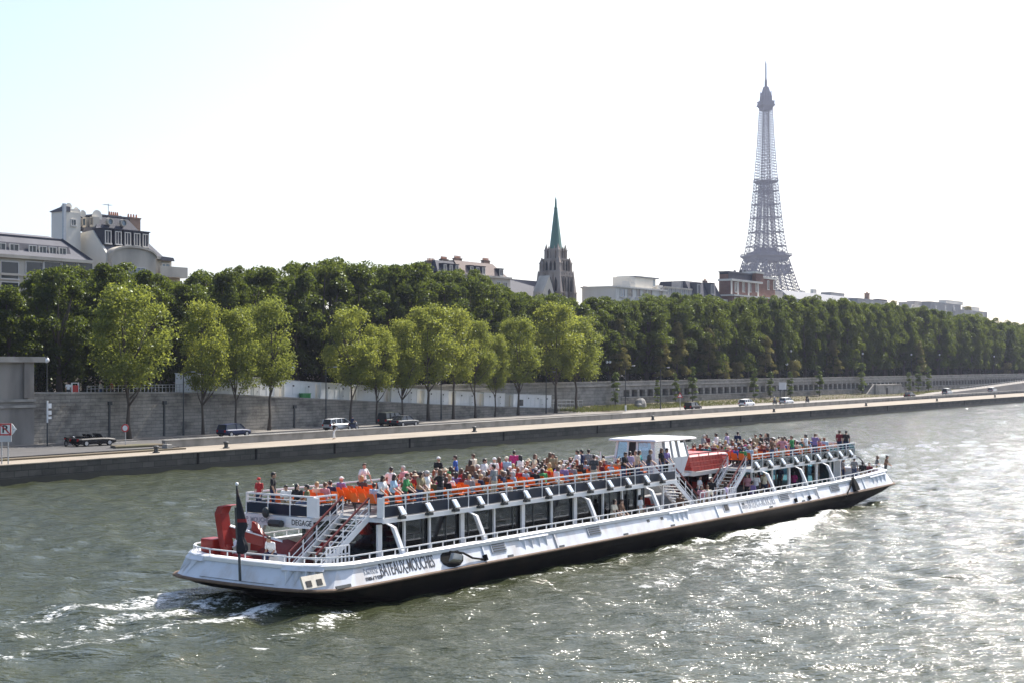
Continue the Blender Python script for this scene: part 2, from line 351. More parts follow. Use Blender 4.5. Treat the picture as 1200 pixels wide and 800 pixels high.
m = MB(); strip(m, S155+.2, SZ, lambda s: pw(s)+.55, lambda s: 19.6, 1.90, 1.906); m.span(SA, S155+.2, 5.4, 17.6, 1.80, 1.906); o = m.build('road', [ASPH, ASPH2, PAINT], **QF); tag(o, 'riverside road', 'road', kind='structure')
m = MB(); strip(m, S(560, 16), SZ, lambda s: pw(s)+.6, lambda s: 20.6, 1.906, 1.912); m.span(S(735, 21), SZ, 20.6, 24.6, 1.906, 1.912); tag(m.build('pale_road', ASPH2, **QF), 'pale stretch of the riverside road', 'road', kind='structure')  # farther stretch of road laid in a paler tone
m = MB()
for k in range(90): m.span(-40+k*6.0, -37+k*6.0, 16.1, 16.22, 1.910 if -40+k*6 < S(555, 16) else 1.916, 1.914 if -40+k*6 < S(555, 16) else 1.920)
tag(m.build('road_marking', PAINT, **QF), 'broken white centre line of riverside road', 'road marking', kind='structure')
m = MB(); m.span(SA, S(715, 20), 17.6, 40, 1.60, 2.03); tag(m.build('pavement', PAVE, **QF), 'pavement at the foot of the wall', 'pavement', kind='structure')
r = thing('parapet_wall', 'low grey parapet wall between sandy quay and riverside road', 'low wall', (QX, QY, 0), QANG)
m = MB(); strip(m, S155, SZ, pw, lambda s: pw(s)+.45, 1.3, 2.36); m.build('wall_face', COPE, r)
m = MB(); strip(m, S155, SZ, lambda s: pw(s)-.07, lambda s: pw(s)+.52, 2.36, 2.46); m.build('coping', COPE, r)
m = MB(); m.prism([(S(130, 8), 7.4), (S155-.5, 6.6), (S155-.2, 8.6), (S(134, 9), 9.6)], 1.7, 2.15); tag(bevel(m.build('traffic_island', EARTH, **QF), .1), 'dark earth island at the end of the low parapet wall', 'traffic island')
# upper street, ramp
m = MB()
m.span(SA-900, SZ, 30.85, 900, -.5, 6.4); m.span(SA-900, S(232, 20), 24.5, 30.8, -.5, 6.4)
tag(m.build('upper_street', ASPH, **QF), 'tree lined upper street', 'street', kind='structure')
m = MB(); N_ = 24; a, b = S(232, 20), S(712, 25); L1 = []; 
pr = []
for k in range(N_+1):
    s = a + (b-a)*k/N_; z = top_z(s) - .85
    pr.append([(s, wall_t(s)+.45, -.4), (s, 30.2, -.4), (s, 30.2, max(z, 1.8)), (s, wall_t(s)+.45, max(z, 1.8))])
m.loft(pr); tag(m.build('ramp', PAVE, **QF), 'sloping road ramp', 'ramp', kind='structure')
def wallstrip(s0, s1, n, t0, t1, zb, zt):
    m = MB(); m.loft([[(s, t0(s), zb), (s, t1(s), zb), (s, t1(s), zt(s)), (s, t0(s), zt(s))] for s in [s0+(s1-s0)*k/n for k in range(n+1)]]); return m
sa, sb = S(40, 19.2), S(712, 25)
r = thing('embankment_wall', 'long blackened stone retaining wall sloping down with the ramp behind the young trees', 'retaining wall', (QX, QY, 0), QANG)
wallstrip(sa, sb, 30, wall_t, lambda s: wall_t(s)+.5, .5, lambda s: top_z(s)-.16).build('wall_face', WALLST, r)
m = MB(); m.loft([[(s, wall_t(s)-.10, top_z(s)-.16), (s, wall_t(s)+.58, top_z(s)-.16), (s, wall_t(s)+.58, top_z(s)), (s, wall_t(s)-.10, top_z(s))] for s in [sa+(sb-sa)*k/30 for k in range(31)]]); m.build('coping', COPE, r)
for px in (128, 197, 362):                            # rain pipes / pilaster joints down the wall
    s = S(px, 20); m = MB(); m.span(s-.09, s+.09, wall_t(s)-.14, wall_t(s)+.02, 1.9, top_z(s)-1.4); m.box((s, wall_t(s)-.12, top_z(s)-1.2), (.45, .3, .4)); m.build('drain_pipe', DKMETAL, r)
# abutment at the left edge
r = thing('stone_abutment', 'tall pale stone bridge abutment with cornice bands beside the blackened wall', 'abutment', (QX, QY, 0), QANG)
s1 = S(40, 18.6); za = ZQ(20, 424, 18.6)
ABST = mat('abutment_stone', (.27, .255, .23), .95, .15, .7, bump=.2, spec=.1, dirt=(.09, .085, .08), dirt_scale=.35, dirt_amt=.8, stretch=(1, 1, .3))
m = MB(); m.span(s1-60, s1, 18.6, 27, .5, za); m.build('wall_face', ABST, r)
m = MB(); m.span(s1-60, s1+1.0, 18.1, 27, za, za+.55); m.build('coping', COPE, r)
for z in (ZQ(20, 469, 18.6), ZQ(20, 476, 18.6)): m = MB(); m.span(s1-60, s1+.12, 18.42, 18.62, z-.12, z+.14); m.build('string_course', COPE, r)
for sx in (s1-1.0, s1-5.4, s1-14): m = MB(); m.span(sx-.35, sx+.35, 18.35, 18.62, ZQ(20, 466, 18.6), za-.003); m.build('pilaster', ABST, r)
# trench wall with openings along the upper street
r = thing('arcaded_wall', 'long grey wall pierced by a row of square openings below the upper street', 'wall', (QX, QY, 0), QANG)
T = 30.0; w0, w1 = S(240, T), SZ; o0 = S(728, T)
m = MB(); m.span(w0, o0, T, T+.7, .5, 6.1); m.span(o0, w1, T, T+.9, 5.35, 6.1); m.build('wall_face', ARCST, r)
m = MB(); m.span(o0+.01, w1, T-.04, T+.9, .5, 3.86); m.build('base_wall', WALLST, r)
m = MB(); m.span(w0, w1, T-.22, T+.95, 6.1, 6.32); m.build('ledge', COPE, r)
m = MB(); m.span(w0, w1, T+.1, T+.5, 6.32, 6.85); m.build('parapet', ARCST, r)
m = MB(); m.span(w0, w1, T-.02, T+.62, 6.85, 7.0); m.build('coping', COPE, r)
m = MB(); m.span(o0, w1, T-.12, T+.9, 3.86, 4.0+.05); m.build('sill', COPE, r)
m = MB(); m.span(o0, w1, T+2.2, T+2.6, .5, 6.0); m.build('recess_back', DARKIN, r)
pm = MB(); pm.span(-.4, .4, T-.03, T+.75, 4.05, 5.35); pme = pm.mesh('pier', ARCST)
x = o0+.4; k = 0
while S(1235, T) > x: link('pier', pme, r, (x, 0, 0)); x += 3.05; k += 1
m = MB(); m.span(x, w1, T, T+.8, 4.05, 5.35); m.build('wall_end', ARCST, r)
# double stair in front of it
r = thing('stone_stair', 'stone double stair with flanking walls against the arcaded wall', 'stair', (QX, QY, 0), QANG)
c0, c1 = S(1022, 28.4), S(1052, 28.4); zt = 4.6
m = MB(); m.span(c0, c1, 27.4, 29.85, 1.8, zt); m.build('landing_block', COPE, r)
m = MB(); m.span(c0-.3, c1+.3, 27.2, 29.88, zt, zt+.3); m.build('coping', ARCST, r)
m = MB(); q = (c0+c1)/2; m.span(q-2.2, q-.8, 27.36, 27.45, 1.9, 4.0); m.build('door', DARKIN, r)
for sg_ in (-1, 1):
    e = c0 if sg_ < 0 else c1; m = MB()
    for k in range(10): m.span(min(e+sg_*.5*k, e+sg_*.5*(k+1)), max(e+sg_*.5*k, e+sg_*.5*(k+1)), 28.2, 29.82, 1.8, zt-.27*(k+1))
    m.build('flight', COPE, r)
    m = MB(); m.prism([(e, 1.85), (e+sg_*5.4, 1.85), (e+sg_*5.4, 2.5), (e, zt+.5)], 27.8, 28.15, 'y'); m.build('flank_wall', ARCST, r)
# verge and far ramp on the right
m = MB(); n = 40; a = S(735, 21)
m.loft([[(s, 24.65, 1.7), (s, 29.95, 1.7), (s, 29.95, 2.75), (s, 27.0, 2.25+.2*math.sin(s*.3)), (s, 24.65, 1.95)] for s in [a+(SZ-a)*k/n for k in range(n+1)]])
tag(m.build('verge', EARTH, **QF), 'earth verge', 'verge', kind='structure')
a, b = S(1085, 23), S(1205, 23)
m = MB(); m.loft([[(s, 21.6, 1.6), (s, 26.4, 1.6), (s, 26.4, z), (s, 21.6, z)] for s, z in ((a, 2.0), ((a+b)/2, 3.1), (b, 4.5), (b+80, 6.4))])
tag(m.build('side_road', ASPH2, **QF), 'pale slip road climbing to the upper street', 'slip road', kind='structure')
r = thing('metal_railing', 'thin railing along the climbing pale slip road', 'railing', (QX, QY, 0), QANG)
m = MB()
for k in range(34):
    s = a+(b-a)*.25+(b-a)*.95*k/33; f = (s-a)/(b-a); z = 2.0+2.4*f
    m.bar((s, 21.7, z), (s, 21.7, z+1.0), .07)
    if k: m.bar((sp_, 21.7, zp_+1.0), (s, 21.7, z+1.0), .07); m.bar((sp_, 21.7, zp_+.5), (s, 21.7, z+.5), .05)
    sp_, zp_ = s, z
m.build('rail', STEEL, r)
# grass blades on the verge
GRASSM = leafmat('grass_blades', (.10, .115, .04), (.14, .16, .05), .3)
def blades(fn, n, h0, h1, w):
    m = MB()
    for _ in range(n):
        x, y, z = fn(); a = random.uniform(0, 6.28); h = random.uniform(h0, h1); dx, dy = math.cos(a)*w, math.sin(a)*w
        lx, ly = random.uniform(-.3, .3)*h, random.uniform(-.3, .3)*h
        m.add([(x-dx, y-dy, z), (x+dx, y+dy, z), (x+lx, y+ly, z+h)], [(0, 1, 2)])
    return m
def vf():
    s = S(742, 21) + (S(1200, 21)-S(742, 21))*random.random()**1.3; t = random.uniform(24.8, 29.6)
    return s, t, 1.9 + (t-24.65)*.14
me = blades(vf, 9000, .15, .45, .09).mesh('grass', GRASSM, fix=False); o = link('grass', me, None, (QX, QY, 0), QANG); tag(o, 'patchy dry green grass between road and arcaded wall', 'grass', kind='stuff')
def vf2():
    s = S(690, 21) + (S(770, 21)-S(690, 21))*random.random(); t = random.uniform(23.0, 29.6)
    return s, t, 1.95 + max(0, t-21)*.05
me = blades(vf2, 1500, .2, .7, .10).mesh('weeds', GRASSM, fix=False); o = link('weeds', me, None, (QX, QY, 0), QANG); tag(o, 'rough weeds on the rubble at the foot of the ramp', 'weeds', kind='stuff')
# ---------------------------------------------------------------- trees
BARK = mat('bark', (.085, .07, .055), .95, .35, 3, bump=.5, stretch=(1, 1, .3))
LEAFD = leafmat('dark_plane_leaves', (.019, .032, .008), (.15, .20, .028), .40)
LEAFY = leafmat('young_leaves', (.085, .112, .030), (.285, .33, .055), .48)
LEAFC = leafmat('cypress_leaves', (.065, .095, .032), (.16, .22, .04), .35)
LEAFO = leafmat('conical_tree_leaves', (.105, .105, .045), (.22, .21, .06), .4)
def leaf_mesh(name, P, NRM, size, mtl, rng, aspect=.7):
    n = len(P); r = rng.normal(size=(n, 3)); r /= np.linalg.norm(r, axis=1, keepdims=True)
    nn = NRM*.75 + r*.8; nn /= np.linalg.norm(nn, axis=1, keepdims=True)
    q = rng.normal(size=(n, 3)); a = np.cross(nn, q); a /= np.linalg.norm(a, axis=1, keepdims=True); b = np.cross(nn, a)
    l = (size*rng.uniform(.6, 1.35, n))[:, None]
    A, Bv = a*l*.5, b*l*.5*aspect; fold = nn*l*.12
    V = np.stack([P-A, P-Bv*.9-A*.1+fold, P+A, P+Bv*.9-A*.1+fold], 1).reshape(-1, 3)
    me = bpy.data.meshes.new(name); me.vertices.add(4*n); me.vertices.foreach_set('co', V.astype(np.float32).ravel())
    me.loops.add(4*n); me.loops.foreach_set('vertex_index', np.arange(4*n, dtype=np.int32)); me.polygons.add(n)
    me.polygons.foreach_set('loop_start', np.arange(0, 4*n, 4, dtype=np.int32)); me.update(calc_edges=True); me.materials.append(mtl); return me
def crown_points(rng, n, env, clumps, cr, inner=.22):
    """env(h) -> radius at height fraction h; crown of unit height."""
    C = []
    while len(C) < clumps:
        h = rng.uniform(.03, .97); a = rng.uniform(0, 6.283); rr = env(h)*math.sqrt(rng.uniform(.15, 1))*.86
        C.append((rr*math.cos(a), rr*math.sin(a), h, cr*rng.uniform(.65, 1.3)))
    C = np.array(C); k = rng.integers(0, clumps, n); c = C[k]
    d = rng.normal(size=(n, 3)); d /= np.linalg.norm(d, axis=1, keepdims=True); d[:, 2] = np.where(d[:, 2] < -.3, -d[:, 2], d[:, 2])
    rad = c[:, 3]*np.where(rng.random(n) < inner, rng.uniform(.1, .8, n), rng.uniform(.8, 1.12, n))
    return c[:, :3], d, rad, C
def tree_proto(seed, kind):
    rng = np.random.default_rng(seed); rnd = random.Random(seed)
    if kind == 'plane':   Ht, zb, Rr, n, cl, cr, lf, mt = 16.4, 1.1, 4.3, 17000, 70, 1.2, .33, LEAFD; env = lambda h: Rr*min(1, (.60+.9*h))*(1-max(0, h-.50)**2*2.8)
    elif kind == 'young': Ht, zb, Rr, n, cl, cr, lf, mt = 15.0, 4.3, 3.8, 13000, 85, .85, .26, LEAFY; env = lambda h: Rr*math.sin(math.pi*min(1, .12+.80*h))**.7
    elif kind == 'cone':  Ht, zb, Rr, n, cl, cr, lf, mt = 11.0, .8, 2.9, 7000, 50, .75, .28, LEAFO; env = lambda h: Rr*(1-h)**.8+.15
    elif kind == 'cypress': Ht, zb, Rr, n, cl, cr, lf, mt = 6.0, .2, .55, 2200, 30, .34, .2, LEAFC; env = lambda h: Rr*math.sin(math.pi*min(1, .15+.8*h))**.6
    else: Ht, zb, Rr, n, cl, cr, lf, mt = 4.2, .3, 1.5, 2600, 26, .7, .24, LEAFO; env = lambda h: Rr*math.sin(math.pi*min(1, .12+.76*h))**.5
    ch = Ht-zb; c, d, rad, C = crown_points(rng, n, env, cl, cr)
    P = c.copy(); P[:, 2] = zb + cr*.5 + c[:, 2]*(ch-cr*1.2); P = P + d*rad[:, None]*np.array([1, 1, .8])
    if kind == 'young': P = P + rng.normal(size=P.shape)*.26
    crown = leaf_mesh('crown', P, d, lf, mt, rng)
    m = MB(); r0 = {'plane': .36, 'young': .21, 'cone': .16, 'cypress': .06, 'bush': .10}[kind]
    if kind == 'young':
        bend = rnd.uniform(-.9, .9), rnd.uniform(-.5, .5)
        pts = [(0, 0, -.3), (bend[0]*.25, bend[1]*.2, 1.6), (bend[0]*.1, bend[1]*.5, 3.4), (bend[0]*.55, bend[1]*.7, 5.4), (bend[0]*.7, bend[1], 8.5), (bend[0]*.6, bend[1], Ht*.85)]
    else: pts = [(0, 0, -.3), (rnd.uniform(-.2, .2), rnd.uniform(-.2, .2), Ht*.25), (rnd.uniform(-.4, .4), rnd.uniform(-.4, .4), Ht*.55), (rnd.uniform(-.3, .3), rnd.uniform(-.3, .3), Ht*.9)]
    k_ = len(pts); m.tube(pts, [r0*1.35]+[r0*(1-.85*i/(k_-1)) for i in range(1, k_)], 8)
    if kind in ('plane', 'young'):
        for i in range(8 if kind == 'plane' else 9):
            zc = rnd.randrange(len(C)); tx, ty, th, _ = C[zc]; tz = zb + cr*.5 + th*(ch-cr*1.2)
            b0 = max(zb*.75, tz*rnd.uniform(.38, .62)); f = b0/Ht
            seg = min(len(pts)-2, max(0, sum(p[2] <= b0 for p in pts)-1)); p0, p1 = Vector(pts[seg]), Vector(pts[seg+1]); q = p0.lerp(p1, (b0-p0.z)/(p1.z-p0.z))
            mid = q.lerp(Vector((tx, ty, tz)), .5) + Vector((0, 0, -.25))
            m.tube([q, mid, (tx, ty, tz)], [r0*.5, r0*.33, r0*.1], 5)
    return crown, m.mesh('trunk', BARK, True), Ht
PROTO = {k: [tree_proto(100*i+j, k) for j in range(n)] for i, (k, n) in enumerate((('plane', 6), ('young', 5), ('cone', 2), ('cypress', 2), ('bush', 2)))}
def tree(name, label, cat, kind, pos, height, wide, group=None, idx=None):
    c, t, Ht = PROTO[kind][random.randrange(len(PROTO[kind])) if idx is None else idx % len(PROTO[kind])]
    r = thing(name, label, cat, pos, random.uniform(0, 6.28), group); k = height/Ht; r.scale = (k*wide, k*wide, k)
    link('trunk', t, r); link('crown', c, r); return r
def interp(tab, x):
    for (a, ya), (b, yb) in zip(tab, tab[1:]):
        if x <= b: return ya + (yb-ya)*max(0, min(1, (x-a)/(b-a)))
    return tab[-1][1]
TOPS = [(-60, 352), (0, 345), (40, 330), (75, 313), (130, 306), (180, 322), (212, 335), (240, 320), (270, 315), (310, 318), (345, 310), (400, 305), (450, 309), (500, 314), (550, 320), (585, 335), (620, 350), (660, 346), (700, 352), (750, 350), (800, 346), (850, 352), (900, 350), (950, 350), (1000, 353), (1050, 360), (1100, 367), (1150, 374), (1200, 381), (1300, 388)]
# landmarks along the picture that a tree can be told by
LM = [(20, 'long zinc roofed block'), (85, 'white lift tower'), (160, 'curved pediment'), (205, 'stepped balcony'), (545, 'brown mansard roofs'), (610, 'church nave roof'), (652, 'green church spire'), (735, 'white modern block'), (815, 'dark slate roofed block'), (885, 'red brick block'), (905, 'iron lattice tower'), (970, 'long grey roof'), (1032, 'dark chimney stack'), (1100, 'pale stepped terrace block'), (1145, 'last roof of the skyline')]
ROWW = ['front', 'second', 'third']
def plane_label(px, row, used={}):
    near = sorted(LM, key=lambda a: abs(a[0]-px))[0]; dlt = px-near[0]
    if abs(dlt) > 45:
        l = [a for a in LM if a[0] < px]; g = [a for a in LM if a[0] > px]
        where = f"after the {l[-1][1]}" if l and g else ("past the " + l[-1][1] if l else "before the " + g[0][1])
    else: where = ("below the " if abs(dlt) < 12 else "just right of the " if dlt > 0 else "just left of the ") + near[1]
    return f"dark plane tree in the {ROWW[row]} row {where}"
s = -26.0; 
while s < 505:
    for row, t in enumerate((35.2, 43.0, 51.5)):
        ss = s + random.uniform(-1.2, 1.2) + row*2.6; tt = t + random.uniform(-.9, .9)
        p = Q(ss, tt); px = CX + F*p.x/p.y
        if px < -70 or px > 1245 or (row == 2 and px > 900): continue
        yt = interp(TOPS, px) + random.uniform(-4.5, 5.0) + (2.0 if row else 0); zt = H - (yt-HY)*p.y/F
        tree('plane_tree', plane_label(px, row), 'tree', 'plane', (p.x, p.y, 6.35), (zt-6.35)*1.04, random.uniform(.80, 1.14)*(16/(zt-6.35)), 'dense plane trees in rows along the upper street')
    s += 6.7
# young trees along the foot of the wall: (px of trunk, ground px, top px, crown half width px)
YT = [(152, 512, 331, 52, 'yellow-green tree with broad loose crown in front of the black convertible wall'),
      (238, 509, 350, 34, 'young tree standing just left of the dark blue hatchback'),
      (277, 506, 357, 30, 'slim young tree behind the dark blue hatchback'),
      (315, 503, 346, 36, 'young tree with forked trunk just right of the dark blue hatchback'),
      (411, 497, 357, 35, 'bright yellow-green tree with round crown above the silver estate car'),
      (442, 495, 379, 26, 'thin young tree just right of the silver estate car'),
      (472, 493, 372, 27, 'young tree behind the dark grey saloon car'),
      (502, 491, 354, 40, 'large yellow-green tree just right of the dark grey saloon car'),
      (531, 488, 357, 32, 'young tree with twisted trunk between the big yellow-green tree and the lamp post'),
      (557, 487, 372, 27, 'young tree second in the wall row past the twisted trunk'),
      (580, 487, 390, 20, 'smallest thin stemmed tree in front of the white cabins'),
      (607, 486, 370, 30, 'young tree in front of the cabin with the dark window'),
      (651, 485, 352, 36, 'tall full crowned tree at the end of the white cabins'),
      (676, 484, 366, 32, 'leaning young tree beside the caged railing')]
for i, (px, pb, pt, hw, lab) in enumerate(YT):
    t = wall_t(S(px, 21)) - 1.5; s_ = S(px, t); p = Q(s_, t, 2.0); zt = H-(pt-HY)*p.y/F; h = zt-2.0
    w_ = hw*p.y/F/3.9
    o = tree('young_tree', lab, 'tree', 'young', p, h*.99, w_*15.0/h, 'young trees along the foot of the wall', i)
    if px == 315: o.rotation_euler.z = 1
for px, pt, t, wd, lab in ((725, 372, 32.6, .95, 'brownish conical tree above the start of the row of openings'), (775, 392, 32.4, .9, 'short conical tree between two taller conical trees'), (794, 377, 32.8, .95, 'tall conical tree over the second slim cypress pair'), (830, 384, 32.6, 1.05, 'broad conical tree left of the two round bushes'), (897, 393, 32.6, 1.05, 'olive brown conical tree above the pale car and scooter'), (976, 398, 32.6, 1.0, 'conical tree left of the stone double stair'), (1075, 398, 32.6, 1.2, 'conical tree above the slim cypresses right of the stair')):
    p = Q(S(px, t), t, 6.35); h = H-(pt-HY)*p.y/F-6.35; tree('conical_tree', lab, 'tree', 'cone', p, h, wd*11/h*.95, 'conical trees behind the arcaded wall')
for px, pt, lab in ((848, 422, 'left one of two round clipped bushes above the arcaded wall'), (864, 423, 'right one of two round clipped bushes above the arcaded wall'), (931, 421, 'round bush beside the white lamp globe'), (1180, 424, 'round bush at the far end of the arcaded wall')):
    t = 32; p = Q(S(px, t), t, 6.35); h = H-(pt-HY)*p.y/F-6.35; tree('round_bush', lab, 'bush', 'bush', p, h, 1.0*4.2/h, 'round bushes above the arcaded wall')
for px, pt, pb, lab in ((721, 433, 469, 'slim cypress at the end of the ramp rubble'), (770, 444, 465, 'short slim cypress beside a lamp post before the openings'), (792, 436, 465, 'slim cypress below the tall conical tree'), (812, 428, 465, 'tall slim cypress above the dark hatchback'), (884, 430, 462, 'slim cypress left of a pair above the pale car'), (903, 433, 461, 'slim cypress just left of the grey road sign'), (926, 433, 460, 'slim cypress just right of the grey road sign'), (960, 427, 458, 'slim cypress midway between road sign and stone stair'), (1010, 422, 455, 'tall slim cypress left of the stone stair'), (1065, 434, 453, 'shortest of three cypresses right of the stone stair'), (1076, 427, 452, 'widest of three cypresses right of the stone stair'), (1088, 427, 452, 'last of three cypresses right of the stone stair')):
    t = 28.6; p = Q(S(px, t), t, 2.6); h = (pb-pt)*p.y/F; p.z = H-(pb-HY)*p.y/F; tree('slim_cypress', lab, 'tree', 'cypress', (p.x, p.y, min(p.z, 2.7)), h+max(0, p.z-2.7), 1.15, 'slim cypresses in front of the arcaded wall')
# ---------------------------------------------------------------- buildings along the upper street
LIME = mat('limestone_facade', (.52, .475, .40), .9, .1, .4, dirt=(.22, .2, .175), dirt_scale=.25, dirt_amt=.6, stretch=(1, 1, .4))
PALE = mat('pale_render', (.72, .68, .60), .9, .08, .3, dirt=(.36, .35, .33), dirt_scale=.2, dirt_amt=.5, stretch=(1, 1, .4))
GREYB = mat('grey_render', (.36, .345, .335), .9, .1, .3, dirt=(.2, .19, .185), dirt_amt=.5)
BRICKR = stone('red_brick', (.34, .095, .05), (.27, .07, .04), (.25, .2, .17), .25, .08, stain=(.12, .05, .035), stain_amt=.4)
ZINC = mat('zinc_roof', (.15, .15, .165), .85, .12, .6, spec=.15, dirt=(.11, .11, .12), dirt_scale=.4, dirt_amt=.6)
ZINCL = mat('pale_zinc_roof', (.26, .265, .28), .8, .1, .6, spec=.15)
SLATE = mat('slate_roof', (.055, .058, .075), .75, .25, 1.2, spec=.2)
WFRAME = mat('window_frame_paint', (.62, .60, .56), .6, .08, 2)
PANE = mat('window_pane', (.035, .045, .055), .08, .3, .4)
PANEB = mat('bluish_window_pane', (.16, .22, .27), .08, .25, .4)
CHIM = mat('chimney_brick', (.30, .20, .15), .95, .25, 2, dirt=(.08, .07, .06), dirt_amt=.7)
POT = mat('chimney_pot', (.42, .20, .12), .9, .2, 3)
COPPER = mat('green_copper', (.15, .27, .225), .7, .2, .5, dirt=(.07, .15, .12), dirt_scale=.6, dirt_amt=.7, stretch=(1, 1, .15))
GOTH = mat('gothic_stone', (.36, .31, .27), .95, .25, .6, bump=.3, dirt=(.10, .085, .075), dirt_scale=.5, dirt_amt=.8, stretch=(1, 1, .4))
WCACHE = {}
def window_me(w, h, pane, mull=1):
    k = (round(w, 2), round(h, 2), pane.name, mull)
    if k not in WCACHE:
        f = MB(); b = .11
        f.span(-w/2-b, -w/2, -.10, .12, -h/2-b, h/2+b); f.span(w/2, w/2+b, -.10, .12, -h/2-b, h/2+b); f.span(-w/2, w/2, -.10, .12, h/2, h/2+b); f.span(-w/2-.15, w/2+.15, -.22, .12, -h/2-b-.08, -h/2-.004)
        for i in range(1, mull+1): x = -w/2 + w*i/(mull+1); f.span(x-.05, x+.05, -.03, .06, -h/2, h/2)
        p = MB(); p.span(-w/2+.002, w/2-.002, -.012, .05, -h/2+.002, h/2-.002)
        WCACHE[k] = (f.mesh('window', WFRAME), p.mesh('pane', pane))
    return WCACHE[k]
def win(root, x, y, z, w, h, pane=None, rz=0.0, mull=1, kids=True):
    f, p = window_me(w, h, pane or PANE, mull); o = link('window', f, root, (x, y, z), rz); link('pane', p, o); return o
def dormer(root, x, y, z, w, h, dep, roofm=None, pane=None):
    m = MB(); m.span(x-w/2, x+w/2, y, y+dep, z, z+h); m.span(x-w/2-.12, x+w/2+.12, y-.15, y+dep, z+h, z+h+.14); o = m.build('dormer', roofm or SLATE, root)
    f, p = window_me(w*.62, h*.74, pane or PANEB, 1); a = link('window', f, o, (x, y-.04, z+h*.48)); return o
def chimney(root, x, y, z0, z1, w=1.6, d=.8, pots=4):
    m = MB(); m.span(x-w/2, x+w/2, y-d/2, y+d/2, z0, z1); m.span(x-w/2-.1, x+w/2+.1, y-d/2-.1, y+d/2+.1, z1, z1+.2); o = m.build('chimney', CHIM, root)
    for i in range(pots):
        q = MB(); xx = x-w/2+w*(i+.5)/pots; q.tube([(xx, y, z1+.2), (xx, y, z1+.75)], [.15, .11], 7); q.build('chimney_pot', POT, o)
    return o
def mansard(root, name, x0, x1, y0, y1, z0, z1, inset, mtl, end=None):
    e0, e1 = end if end else (inset*.5, inset*.5)
    m = MB(); m.loft([[(x0, y0, z0), (x1, y0, z0), (x1, y1, z0), (x0, y1, z0)], [(x0+e0, y0+inset, z1), (x1-e1, y0+inset, z1), (x1-e1, y1-inset, z1), (x0+e0, y1-inset, z1)]]); return m.build(name, mtl, root)
def cornice(root, x0, x1, y, z, h=.35, d=.35, mtl=None):
    m = MB(); m.span(x0-.1, x1+.1, y-d, y-.003, z, z+h); return m.build('cornice', mtl or LIME, root)
class Bd:
    def __init__(s, name, label, cat, px0, t):
        s.s0 = S(px0, t); s.t = t; p = Q(s.s0, t); s.r = thing(name, label, cat, (p.x, p.y, 0), QANG)
    def x(s, px, dt=0.0): return S(px, s.t+dt) - s.s0
    def z(s, px, py, dt=0.0): return ZQ(px, py, s.t+dt)
    def body(s, px0, px1, z1, dep=12, mtl=None, z0=5.5, dy=0.0, name='wall'):
        m = MB(); m.span(s.x(px0), s.x(px1), dy, dy+dep, z0, z1); return m.build(name, mtl or LIME, s.r)
# A: long zinc-roofed block at the left edge
b = Bd('stone_block', 'long pale stone block with grey zinc roof and a strip of roof windows', 'building', -70, 62)
zA = b.z(100, 308.5); xa, xe = 0, b.x(106)
b.body(-70, 106, zA, 14)
cornice(b.r, xa, xe, 0, zA-.05, .45, .5)
for py in (326, 352): z = b.z(60, py); cornice(b.r, xa, xe, 0, z, .3, .25)
zR = b.z(85, 281, 5); m = MB(); m.loft([[(xa, -.1, zA+.4), (xe, -.1, zA+.4), (xe, 14, zA+.4), (xa, 14, zA+.4)], [(xa, 2.6, zR-.5), (xe-3.0, 2.6, zR-.5), (xe-3.0, 11, zR-.5), (xa, 11, zR-.5)], [(xa, 3.6, zR), (xe-4.5, 3.6, zR), (xe-4.5, 10, zR), (xa, 10, zR)]]); m.build('roof', ZINC, b.r)
m = MB(); m.bar((xe+.1, -.2, zA+.35), (xe-2.9, 2.7, zR-.4), .4, .4); m.build('hip_edge', SLATE, b.r)
m = MB(); m.span(xa, xe-3, 2.45, 2.65, zR-.6, zR-.35); m.build('ridge_band', SLATE, b.r)
zl, zh = zA+.75, zA+2.05
for p0, p1, n in ((-60, 19, 5), (27, 74, 4)):
    x0, x1 = b.x(p0, 1.5), b.x(p1, 1.5)
    m = MB(); m.prism([(.42, zl-.15), (3.0, zl-.15), (3.0, zh+.12), (1.0, zh+.12)], x0-.6, x1+.6, 'x'); o = m.build('roof_window_strip', SLATE, b.r)
    for i in range(n):
        xx = x0 + (x1-x0)*(i+.5)/n; win(b.r, xx, .60, (zl+zh)/2-.05, (x1-x0)/n*.62, 1.0, PANE, 0, 1)
for py in (317, 341, 365): 
    for px in (-40, -14, 11, 40, 61, 82, 99): win(b.r, b.x(px), -.02, b.z(px, py), 2.7 if px > -1 else 2.4, 2.2, PANE, 0, 0)
# B: corner block with pediment
b = Bd('corner_block', 'ornate corner block with curved pediment, dark mansard roof and two big chimneys', 'building', 86, 64)
zE = b.z(150, 301); x0, x1 = b.x(127), b.x(186)
b.body(127, 186, zE, 8)
m = MB(); m.prism([(0, 5.5), (8.2, 5.5), (8.2, zE+3.2), (2.9, zE+3.75), (0, zE+.3)], x0-.45, x0-.01, 'x'); m.build('party_wall', PALE, b.r)
cornice(b.r, x0, x1, 0, zE-.05, .4, .5)
zM1 = b.z(150, 270, 3.2); mansard(b.r, 'roof', x0, x1+1.2, .2, 8, zE+.35, zM1, 2.6, ZINC, (.05, 3.4))
zM2 = b.z(150, 257, 4.5); xm0, xm1 = b.x(112, 3), b.x(163, 3); mansard(b.r, 'upper_roof', xm0, xm1, 2.9, 10, zM1-.1, zM2, 1.1, SLATE, (1.2, 1.5))
m = MB(); m.span(xm0+1, xm1-1, 3.9, 9, zM2, zM2+.22); m.build('ridge_band', ZINC, b.r)
for px in (125, 137, 148, 159, 169): dormer(b.r, b.x(px, 1), .75, zE+1.55, 1.5, 2.35, 2.4, SLATE)
